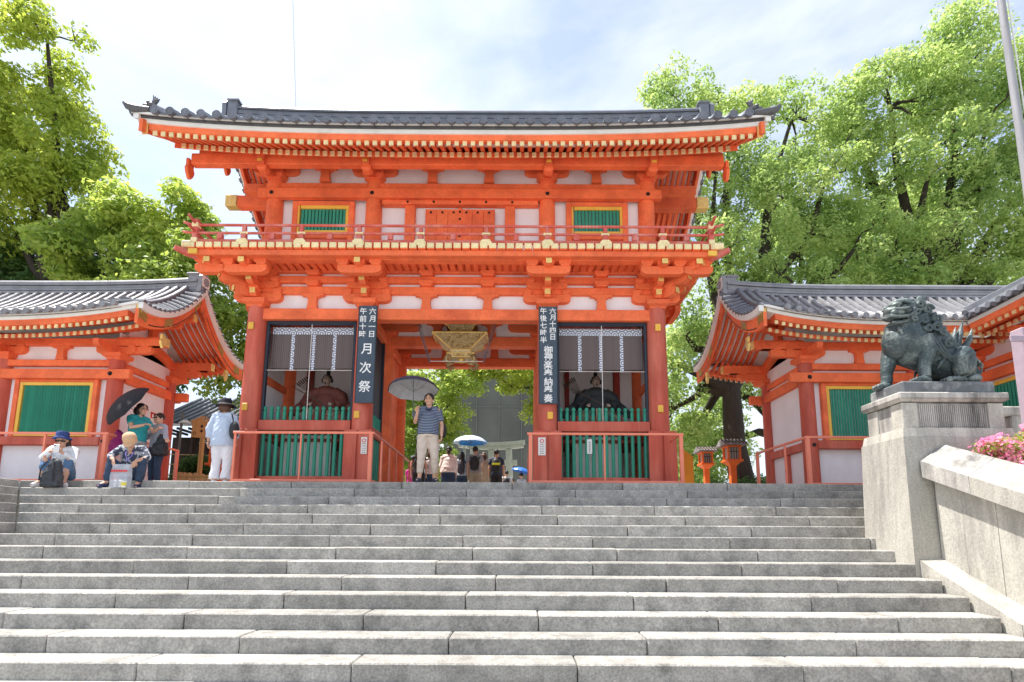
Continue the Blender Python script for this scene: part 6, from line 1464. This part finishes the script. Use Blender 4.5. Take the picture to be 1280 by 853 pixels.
# lanterns on posts at the right of the gate
def post_lantern(x, y, zt, label, s=1.0):
    t = thing('post_lantern', label, 'lantern', (x, y, 0), 'red post lanterns beside the gate')
    OR = mat('orange_lacquer', (.85, .17, .03), .4, var=.08)
    g = G(); w_ = .16*s
    frz = zt - .80*s
    g.add([(x-.10*s, y-.10*s, 0), (x+.10*s, y-.10*s, 0), (x+.10*s, y+.10*s, 0), (x-.10*s, y+.10*s, 0), (x-.10*s, y-.10*s, frz-.12), (x+.10*s, y-.10*s, frz-.12), (x+.10*s, y+.10*s, frz-.12), (x-.10*s, y+.10*s, frz-.12), (x-.24*s, y-.24*s, frz), (x+.24*s, y-.24*s, frz), (x+.24*s, y+.24*s, frz), (x-.24*s, y+.24*s, frz)],
          [(0, 1, 5, 4), (1, 2, 6, 5), (2, 3, 7, 6), (3, 0, 4, 7), (4, 5, 9, 8), (5, 6, 10, 9), (6, 7, 11, 10), (7, 4, 8, 11), (8, 9, 10, 11)]); g.build('post', OR, t)
    B('platform', OR, t, (x-.29*s, x+.29*s, y-.29*s, y+.29*s, frz+.002, frz+.055), c=.006)
    for a in (-1, 1):
        for b in (-1, 1): B('frame_post', OR, t, (x+a*.2*s-.025, x+a*.2*s+.025, y+b*.2*s-.025, y+b*.2*s+.025, frz+.057, frz+.50*s), c=.003)
    B('top_frame', OR, t, (x-.26*s, x+.26*s, y-.26*s, y+.26*s, frz+.502*s, frz+.56*s), c=.005)
    B('lantern_pane', flat('lantern_paper', (.35, .33, .28), .4), t, (x-.175*s, x+.175*s, y-.175*s, y+.175*s, frz+.057, frz+.50*s), c=0)
    g = G()
    for dx in (-.09, 0, .09): g.box(x+dx*s-.008, x+dx*s+.008, y-.19*s, y-.176*s, frz+.06, frz+.49*s, c=0)
    g.box(x-.175*s, x+.175*s, y-.192*s, y-.1765*s, frz+.34*s, frz+.36*s, c=0); g.build('lattice_bar', flat('black_lacquer', (.02, .02, .022), .4), t)
    g = G(); z = frz + .56*s
    g.prism([(y-.42*s, z), (y-.42*s, z+.03), (y, z+.24*s), (y+.42*s, z+.03), (y+.42*s, z)], 'X', x-.40*s, x+.40*s); g.build('lantern_roof', mat('weathered_shingle', (.20, .19, .19), .7, var=.35, scale=12, col2=(.5, .48, .47), mixpos=(.5, .7)), t)
    for k_ in range(7): g = G(); xx = x - .37*s + k_*.123*s; g.add([(xx-.012, y-.43*s, z+.035), (xx+.012, y-.43*s, z+.035), (xx+.012, y, z+.255*s), (xx-.012, y, z+.255*s), (xx-.012, y-.43*s, z+.06), (xx+.012, y-.43*s, z+.06), (xx+.012, y, z+.28*s), (xx-.012, y, z+.28*s)], [(4, 5, 6, 7), (0, 1, 5, 4), (0, 4, 7, 3), (1, 2, 6, 5)]); g.build('roof_batten', WOODD, t)
    return t
post_lantern(7.30, 5.2, 1.78, 'larger orange lantern on a flared post by the right wing, the right one of two', .80)
post_lantern(6.93, 6.2, 1.74, 'smaller orange lantern on a flared post next to the gate, the left one of two', .70)
post_lantern(at(269, 5.2), 5.2, 1.75, 'orange post lantern half hidden behind the woman in the black hat')
t = thing('offering_board', 'orange cloth covered board standing beside the small lantern', 'board', (6.3, 5.6, 0)); g = G(); g.add([(at(856, 5.6), 5.6, .55), (at(871, 5.6), 5.6, .55), (at(871, 5.6), 5.6, 1.35), (at(856, 5.6), 5.6, 1.62), (at(856, 5.6), 5.75, .55), (at(871, 5.6), 5.75, .55), (at(871, 5.6), 5.75, 1.35), (at(856, 5.6), 5.75, 1.62)], [(0, 1, 2, 3), (7, 6, 5, 4), (0, 4, 5, 1), (1, 5, 6, 2), (2, 6, 7, 3), (3, 7, 4, 0)]); g.build('board_face', ORANGE, t)
for x in (at(858, 5.6), at(869, 5.6)): g = G(); g.tube([(x, 5.66, 0), (x, 5.66, .56)], .02, 6); g.build('leg', IRON, t)
# wooden board on a post, bamboo fence and tea house at the left
sx_ = at(242, 4.6); t = thing('wooden_sign', 'pale wooden gabled sign board on a post, left of the woman in the black hat', 'sign', (sx_, 4.6, 0))
g = G(); g.prism([(sx_-.27, 1.66), (sx_+.24, 1.62), (sx_+.24, 2.05), (sx_-.02, 2.17), (sx_-.27, 2.07)], 'Y', 4.56, 4.62); g.build('board', WOODL, t)
for k_ in range(2): g = G(); a, b = ((sx_-.32, 2.08), (sx_, 2.22)) if k_ == 0 else ((sx_, 2.22), (sx_+.30, 2.07)); g.tube([(a[0], 4.58, a[1]), (b[0], 4.58, b[1])], .028, 6); g.build('roof_cap', WOODL, t)
g = G(); g.box(sx_-.07, sx_+.03, 4.621, 4.70, 0, 1.9, c=.01); g.build('post', WOODL, t)
g = G(); 
for z in (1.95, 1.82): g.ball((sx_, 4.555, z), (.03, .006, .045), 8); g.box(sx_-.04, sx_+.04, 4.55, 4.556, z-.005, z+.008, c=0)
g.tube([(sx_-.19+.04*math.cos(a), 4.555, 1.76+.04*math.sin(a)) for a in np.linspace(0, 2*PI, 13)], .006, 5); g.build('brush_mark', flat('ink', (.03, .03, .03)), t)
t = thing('bamboo_fence', 'low fence of upright bamboo canes behind the left wing', 'fence', (at(232, 4), 4.0, 0))
for k_ in range(26): x = at(212, 4) + k_*.042; g = G(); hgt = .34 + rr.uniform(-.02, .02) - .003*k_; g.tube([(x, 4.0, 0), (x, 4.0, hgt+.3)], .018, 7); g.build('cane', BAMB, t, smooth=True)
for z in (.2, .52): g = G(); g.tube([(at(211, 4), 3.975, z), (at(211, 4)+1.1, 3.975, z)], .014, 6); g.build('fence_rail', BAMB, t)
tb = thing('tea_house', 'small dark timber building with grey tiled roof, between the left wing and the gate', 'building', (at(235, 9), 9, 0))
x0, x1 = at(190, 9), at(300, 9)
B('wall', WOODD, tb, (x0, x1, 9.6, 12, 0, 2.6), c=0); 
for k_ in range(7): B('wall_post', WOODD, tb, (x0 + k_*.52, x0 + k_*.52+.1, 9.0, 9.1, 0, 2.7), c=.01)
for k_ in range(12): g = G(); x = x0 - .1 + k_*.29; g.tube([(x, 8.4, 2.92), (x, 9.4, 3.45), (x, 11.2, 4.5)], .065, 8); g.build('cover_tile', TILE, tb, smooth=True)
g = G(); g.add([(x0-.3, 8.35, 2.84), (x1+.3, 8.35, 2.84), (x1+.3, 11.3, 4.5), (x0-.3, 11.3, 4.5), (x0-.3, 8.35, 2.78), (x1+.3, 8.35, 2.78), (x1+.3, 11.3, 4.42), (x0-.3, 11.3, 4.42)], [(0, 1, 2, 3), (4, 7, 6, 5), (0, 4, 5, 1), (0, 3, 7, 4), (1, 5, 6, 2)]); g.build('roof', TILED, tb)
for k_ in range(9): B('rafter', WOODD, tb, (x0+.1+k_*.4, x0+.16+k_*.4, 8.42, 9.6, 2.66, 2.74), c=0)
B('eave_board', WHITEP, tb, (x0-.3, x1+.3, 8.30, 8.34, 2.76, 2.84), c=0)
for k_, (dx, z) in enumerate(((.5, 1.7), (.9, 1.55), (1.3, 1.75), (1.8, 1.6), (2.2, 1.7))): g = G(); g.tube([(x0+dx+.6, 8.9, z), (x0+dx+.6, 8.9, z-.28)], [.03, .045], 6); g.build('hanging_tag', WOODL, tb)
for k_ in range(3): g = G(); g.tube([(x0+.4, 8.85, 1.15+.35*k_), (x1-.3, 8.85, 1.10+.35*k_)], .018, 5); g.build('rope', BAMB, tb)
g = G(); g.tube([(at(214, 6.5), 6.5, 0), (at(214, 6.5), 6.5, 2.8)], .035, 8); t = thing('steel_pole', 'thin grey pole with small lamp shade beside the left wing', 'pole', (at(214, 6.5), 6.5, 0)); g.build('pole', flat('scaffold_grey', (.16, .17, .155)), t); g = G(); g.lathe(at(214, 6.5)+.12, 6.5, [(.2, 2.45), (.05, 2.56)], 10); g.build('lamp_shade', WHITEP, t)
# tall pole and mauve post at the right edge
t = thing('wooden_pole', 'tall weathered grey pole rising at the top right corner', 'pole', (9.98, -1.0, 0)); g = G(); g.tube([(9.98, -1, 0), (9.98, -1, 6), (9.97, -1, 12.5)], [.09, .062, .05], 12); g.build('pole', mat('weathered_pole', (.30, .30, .32), .7, var=.2, scale=3, stretch=(4, 4, .3), bump=.2), t, smooth=True); g = G(); g.tube([(10.12, -1, 5), (10.10, -1, 9), (10.03, -1, 12)], .012, 5); g.build('halyard', WHITEP, t)
t = thing('mauve_post', 'pale mauve painted post with a short cross arm at the right edge', 'post', (9.1, -1.5, 0)); MV = flat('mauve_paint', (.40, .32, .38), .6)
B('post', MV, t, (8.93, 9.13, -1.6, -1.4, 0, 2.24), c=.015); B('cross_arm', MV, t, (8.72, 9.5, -1.63, -1.603, 2.0, 2.10), c=.008)

# ================================================================ TREES
nrs = np.random.RandomState(5)
BARK = mat('dark_bark', (.045, .034, .026), .9, var=.4, scale=5, stretch=(4, 4, 1), bump=.6, bscale=14)
def leaf_mesh(name, clusters, per, size, m, parent, up_bias=.35, aspect=.55, fold=.25, seedv=0, shell=.55):
    """clusters: (centre, radii). small folded leaf sprays through each clump, denser near its surface"""
    rs = np.random.RandomState(seedv); C = []; Nn = []; Sz = []
    for c, r in clusters:
        n = int(per*(r[0]*r[1])**.75/.36)
        d = rs.normal(size=(n, 3)); d[:, 2] += up_bias*.6; d /= np.linalg.norm(d, axis=1)[:, None]
        rad = shell + (1.08-shell)*rs.rand(n)**.6
        rad *= 1 + .18*np.sin(d[:, 0]*5+c[0]*3)*np.cos(d[:, 1]*4+c[2]*2) + .12*np.sin(d[:, 2]*7+c[1])
        C.append(np.array(c) + d*rad[:, None]*np.array(r)); nn = d*.8 + rs.normal(size=(n, 3))*.55; nn[:, 2] += .62; Nn.append(nn); Sz.append(size*(.45 + 1.15*rs.rand(n)**1.4))
    C = np.vstack(C); Nn = np.vstack(Nn); Sz = np.concatenate(Sz); Nn /= np.linalg.norm(Nn, axis=1)[:, None]; n = len(C)
    t_ = rs.normal(size=(n, 3)); t_[:, 2] -= .5; t_ -= Nn*np.sum(t_*Nn, 1)[:, None]; t_ /= np.linalg.norm(t_, axis=1)[:, None]; b = np.cross(Nn, t_)
    s = Sz[:, None]
    P = np.stack([C - t_*s*.5, C + b*s*aspect*.5 - Nn*s*fold*.3, C + t_*s*.55 - Nn*s*fold*.6, C - b*s*aspect*.5 - Nn*s*fold*.3], 1).reshape(-1, 3)
    off = np.array(WL.get(parent.name, (0, 0, 0))); P = P - off
    me = bpy.data.meshes.new(name); me.vertices.add(n*4); me.vertices.foreach_set('co', P.ravel()); me.loops.add(n*4); me.loops.foreach_set('vertex_index', np.arange(n*4, dtype=np.int32)); me.polygons.add(n)
    me.polygons.foreach_set('loop_start', np.arange(0, n*4, 4, dtype=np.int32)); me.materials.append(m); me.update(calc_edges=True)
    o = bpy.data.objects.new(name, me); COL.objects.link(o); o.parent = parent; return n
NL = 0
def tree(name, label, base, trunk_h, r0, masses, ncl, per, size, m, seed=1, group=None, clr=(.55, 1.0), fork=None, lean=(0, 0), inner=.35, limbs=9, cat='tree', lowz=None, up_bias=.35):
    global NL
    t = thing(name, label, cat, base, group); rd = random.Random(seed)
    cl = []
    tot = sum(mr[0]*mr[1] + mr[0]*mr[2] for _, mr in masses)
    for mc, mr in masses:
        n = max(3, int(ncl*(mr[0]*mr[1] + mr[0]*mr[2])/tot))
        for _ in range(n):
            while True:
                d = Vector((rd.gauss(0, 1), rd.gauss(0, 1), rd.gauss(.15, 1))).normalized()
                if d.y < .45 or rd.random() < .4: break
            q = (inner + (1-inner)*rd.random()**.5); s = rd.uniform(*clr); c = (mc[0]+d.x*mr[0]*q, mc[1]+d.y*mr[1]*q, mc[2]+d.z*mr[2]*q)
            if lowz and c[2] < lowz: continue
            cl.append((c, (s, s, s*rd.uniform(.55, .8))))
    B0 = Vector(base); top = B0 + Vector((lean[0], lean[1], trunk_h))
    g = G(); mid = (B0+top)/2 + Vector((rd.uniform(-.2, .2), 0, 0)); g.tube([B0 - Vector((0, 0, .1)), B0 + Vector((0, 0, .3)), mid, top], [r0*1.35, r0*1.05, r0*.85, r0*.7], 12); g.build('trunk', BARK, t, smooth=True)
    hubs = []
    for mc, mr in masses:
        mcv = Vector(mc); g = G(); p1 = top + (mcv-top)*.35 + Vector((rd.uniform(-.4, .4), rd.uniform(-.3, .3), rd.uniform(0, .5))); p2 = top + (mcv-top)*.72 + Vector((rd.uniform(-.5, .5), 0, rd.uniform(-.3, .4)))
        g.tube([top - Vector((0, 0, .3)), p1, p2, mcv], [r0*.62, r0*.42, r0*.28, r0*.14], 10); g.build('branch', BARK, t, smooth=True); hubs += [p1, p2, mcv]
    ch = rd.sample(cl, min(len(cl), limbs*len(masses)//2))
    for c, r in ch:
        cv = Vector(c); h = min(hubs, key=lambda q: (q-cv).length); g = G(); m1 = h + (cv-h)*.5 + Vector((rd.uniform(-.25, .25), rd.uniform(-.2, .2), rd.uniform(-.1, .35))); m1 = m1 + Vector((rd.uniform(-.3, .3), 0, rd.uniform(-.3, .1))); g.tube([h, h + (m1-h)*.5 + Vector((0, 0, .12)), m1, cv], [r0*.12, r0*.10, r0*.07, r0*.02], 6)
        for _ in range(2): e = cv + Vector((rd.uniform(-.6, .6), rd.uniform(-.5, .3), rd.uniform(-.1, .5))); g.tube([m1 + (cv-m1)*.4, (m1+e)/2 + Vector((0, 0, .1)), e], [r0*.06, r0*.04, r0*.015], 5)
        g.build('branch', BARK, t, smooth=True)
    NL += leaf_mesh('crown', cl, per, size, m, t, seedv=seed, up_bias=up_bias)
    return t
LF_Y = leafmat('yellow_green_leaf', (.11, .19, .025), (.28, .37, .05), (.46, .51, .10))
LF_G = leafmat('fresh_green_leaf', (.10, .20, .035), (.27, .38, .07), (.46, .52, .12))
LF_D = leafmat('deep_green_leaf', (.025, .075, .025), (.07, .15, .04), (.17, .26, .06))
LF_C = leafmat('camphor_leaf', (.11, .22, .06), (.29, .41, .12), (.50, .57, .23))
GT = 'trees behind the shrine wings'
tree('broadleaf_tree', 'tall yellow green tree at the top left corner', (-15.2, 8.5, 0), 6.5, .34, [((-17.9, 8.5, 15.6), (2.4, 2.2, 2.6)), ((-15.9, 8.2, 13.4), (1.5, 1.8, 1.7)), ((-18.3, 8.5, 11.4), (2.5, 2.0, 2.3)), ((-15.4, 8.2, 11.3), (1.5, 1.9, 1.2)), ((-16.6, 8.0, 17.6), (1.1, 1.2, 1.1))], 140, 210, .16, LF_Y, 11, GT, (.42, .85))
tree('broadleaf_tree', 'rounded fresh green tree between the left wing roof and the gate', (-10.6, 7.5, 0), 4.2, .26, [((-11.2, 7.5, 9.3), (1.9, 1.7, 1.7)), ((-13.2, 7.8, 8.6), (1.9, 1.6, 1.6)), ((-9.6, 7.2, 7.4), (1.3, 1.4, 1.5)), ((-10.3, 7.0, 6.3), (1.6, 1.5, 1.2)), ((-8.4, 7.6, 5.3), (1.1, 1.2, 1.6)), ((-7.6, 8.2, 4.6), (1.1, 1.0, 1.5))], 120, 330, .16, LF_G, 12, GT, (.42, .8))
tree('broadleaf_tree', 'dark blue green tree behind the left wing ridge', (-16.5, 9.5, 0), 4, .3, [((-15.0, 9.5, 8.0), (2.6, 1.6, 2.0)), ((-18.0, 9.5, 7.8), (2.2, 1.6, 2.4)), ((-13.2, 9.2, 6.6), (1.7, 1.4, 1.4)), ((-19.5, 10, 9.5), (2, 1.6, 2)), ((-11.5, 9.5, 5.6), (1.8, 1.3, 1.3))], 90, 330, .17, LF_D, 13, GT, (.5, .95))
tree('camphor_tree', 'spreading camphor tree with thick dark limbs just right of the gate', (9.0, 8.3, 0), 4.4, .42, [((7.6, 9.4, 15.9), (1.7, 1.6, 1.5)), ((9.6, 9.2, 15.2), (1.4, 1.5, 1.2)), ((11.9, 9, 15.2), (1.2, 1.5, 1.3)), ((8.6, 8.5, 12.2), (2.3, 2.0, 1.7)), ((10.6, 8.4, 10.9), (2.2, 1.8, 1.7)), ((12.9, 8.8, 12.5), (1.8, 1.7, 1.9)), ((8.0, 8.2, 8.6), (1.9, 1.7, 1.3)), ((10.9, 8.0, 8.0), (2.0, 1.7, 1.3)), ((13.4, 8.2, 9.4), (1.9, 1.7, 1.5)), ((7.3, 8.6, 6.2), (1.3, 1.2, 1.2)), ((7.0, 9.3, 3.7), (1.3, 1.0, 1.3)), ((8.6, 10.5, 3.2), (1.6, 1.0, 1.5)), ((6.6, 8.4, 4.9), (.9, .9, .8))], 270, 240, .125, LF_C, 14, GT, (.36, .75), lean=(-.3, 0))
tree('camphor_tree', 'high pale green camphor tree at the top right corner', (17.2, 9.5, 0), 6, .5, [((18.8, 9.5, 17.4), (2.8, 2.3, 2.2)), ((16.0, 9.2, 16.0), (2.3, 2.0, 1.7)), ((19.6, 9.2, 14.8), (2.7, 2.1, 2.0)), ((16.8, 8.8, 12.6), (2.5, 2.0, 1.9)), ((20.2, 8.8, 11.0), (2.6, 2.0, 1.9)), ((16.0, 8.5, 9.2), (2.3, 1.9, 1.6)), ((19.2, 8.4, 8.0), (2.7, 1.9, 1.6)), ((14.6, 8.8, 7.2), (1.7, 1.5, 1.1)), ((14.6, 9.4, 14.6), (1.4, 1.4, 1.3)), ((22.3, 9.4, 15.5), (2.2, 2, 3.0))], 290, 240, .135, LF_C, 15, GT, (.38, .85))
tree('broadleaf_tree', 'darker tree filling the gap behind the right wing ridge', (13.0, 12.5, 0), 3.5, .4, [((12.0, 12.5, 8.0), (2.6, 1.5, 2.2)), ((16.5, 12.5, 8.5), (3.0, 1.5, 2.4)), ((21.5, 12.5, 9.0), (3.0, 1.5, 2.6)), ((9.5, 12.5, 6.0), (2.6, 1.4, 2.2)), ((14.0, 12.5, 12.0), (2.6, 1.5, 2.0)), ((19, 12.5, 13), (2.6, 1.5, 2.2)), ((8.6, 12.5, 2.2), (2.4, 1.2, 1.8))], 170, 260, .17, LF_C, 16, GT, (.6, 1.1))
tree('garden_tree', 'leafy tree drooping over the left side of the passage view', (-3.2, 13.5, 0), 3.0, .11, [((-2.9, 13.5, 4.9), (1.7, 1.3, 1.5)), ((-3.7, 13.2, 2.6), (1.3, 1.2, 2.0)), ((-2.3, 14.2, 2.8), (.9, .8, 1.2)), ((-1.9, 13.6, 4.2), (.8, .9, .9)), ((-1.2, 13.6, 6.1), (1.4, 1.2, .9))], 110, 280, .13, LF_G, 17, 'trees inside the precinct', (.35, .62))
tree('garden_tree', 'bright maple spreading over the upper right of the passage view', (4.6, 13.6, 0), 4.5, .12, [((1.2, 13.3, 6.3), (1.5, 1.2, .9)), ((2.6, 13.3, 5.6), (1.1, 1.2, 1.1)), ((2.3, 13.3, 4.5), (.7, .8, .7)), ((-.2, 13.2, 6.5), (1.0, .9, .6))], 90, 280, .12, LF_Y, 19, 'trees inside the precinct', (.3, .55))
tree('garden_tree', 'dark shrubby tree low behind the left of the passage', (-4.4, 16.5, 0), 2.0, .16, [((-4.6, 16.5, 3.2), (1.9, 1.2, 2.6)), ((-2.9, 17.2, 1.6), (1.1, 1.0, 1.4)), ((-4.5, 16.8, 6.5), (2.3, 1.2, 1.6))], 70, 300, .15, LF_D, 18, 'trees inside the precinct', (.4, .7))
def shrub(name, label, masses, ncl, per, size, m, seed, clr=(.15, .3), cat='shrub', flowers=None, group=None):
    c0 = masses[0][0]; t = thing(name, label, cat, (c0[0], c0[1], 0), group); rd = random.Random(seed); cl = []
    for mc, mr in masses:
        for _ in range(ncl//len(masses)):
            d = Vector((rd.gauss(0, 1), rd.gauss(0, 1), rd.gauss(.2, 1))).normalized(); q = .3 + .7*rd.random()**.5; s = rd.uniform(*clr); cl.append(((mc[0]+d.x*mr[0]*q, mc[1]+d.y*mr[1]*q, mc[2]+d.z*mr[2]*q), (s, s, s*.8)))
    leaf_mesh('foliage', cl, per, size, m, t, seedv=seed)
    g = G()
    for c, r in cl[:14]: g.tube([(mc[0], mc[1], mc[2]-mr[2]), c], [.02, .006], 5)
    g.build('stem', BARK, t)
    if flowers:
        fm, frac, fs, fp = flowers; cl2 = [c for c in cl if rd.random() < frac]; leaf_mesh('blossom', [((c[0], c[1], c[2]+.03), (r[0]*1.02, r[1]*1.02, r[2]*1.05)) for c, r in cl2], fp, fs, fm, t, seedv=seed+1, aspect=.9, shell=.9)
    return t
LF_P = leafmat('azalea_petal', (.66, .12, .28), (.80, .32, .48), (.90, .62, .70))
shrub('azalea_bush', 'azalea bush covered in pink blossom above the sloping wall', [((7.10, -2.98, .0), (.30, .22, .20))], 26, 1500, .030, LF_G, 31, (.08, .14), flowers=(LF_P, .62, .042, 650))
shrub('azalea_bush', 'yellow green azalea bush with few pink flowers at the right edge', [((7.58, -2.92, .10), (.34, .25, .26)), ((8.2, -2.95, .1), (.4, .3, .3))], 50, 1500, .032, LF_Y, 32, (.09, .15), flowers=(LF_P, .35, .042, 800))
shrub('clipped_hedge', 'low dark hedge behind the orange lanterns', [((7.6, 7.4, .5), (1.2, .4, .6)), ((9.0, 7.4, .5), (.9, .4, .5))], 44, 700, .07, LF_D, 33, (.2, .3), 'hedge')
shrub('garden_shrub', 'dark leafy shrub under the tea house eaves', [((at(250, 6.6), 6.6, .75), (.8, .4, .75)), ((at(224, 6.6), 6.6, .6), (.5, .35, .5))], 46, 700, .08, LF_D, 34, (.2, .3))

# thin vapour trail high in the sky
tr = G(); tr.tube([(-412, 791, 970), (-388, 791, 700)], 1.0, 6); tv = tr.build('vapour_trail', mat('vapour_white', (.9, .9, .9), 1.0, var=.02)); tv['kind'] = 'stuff'
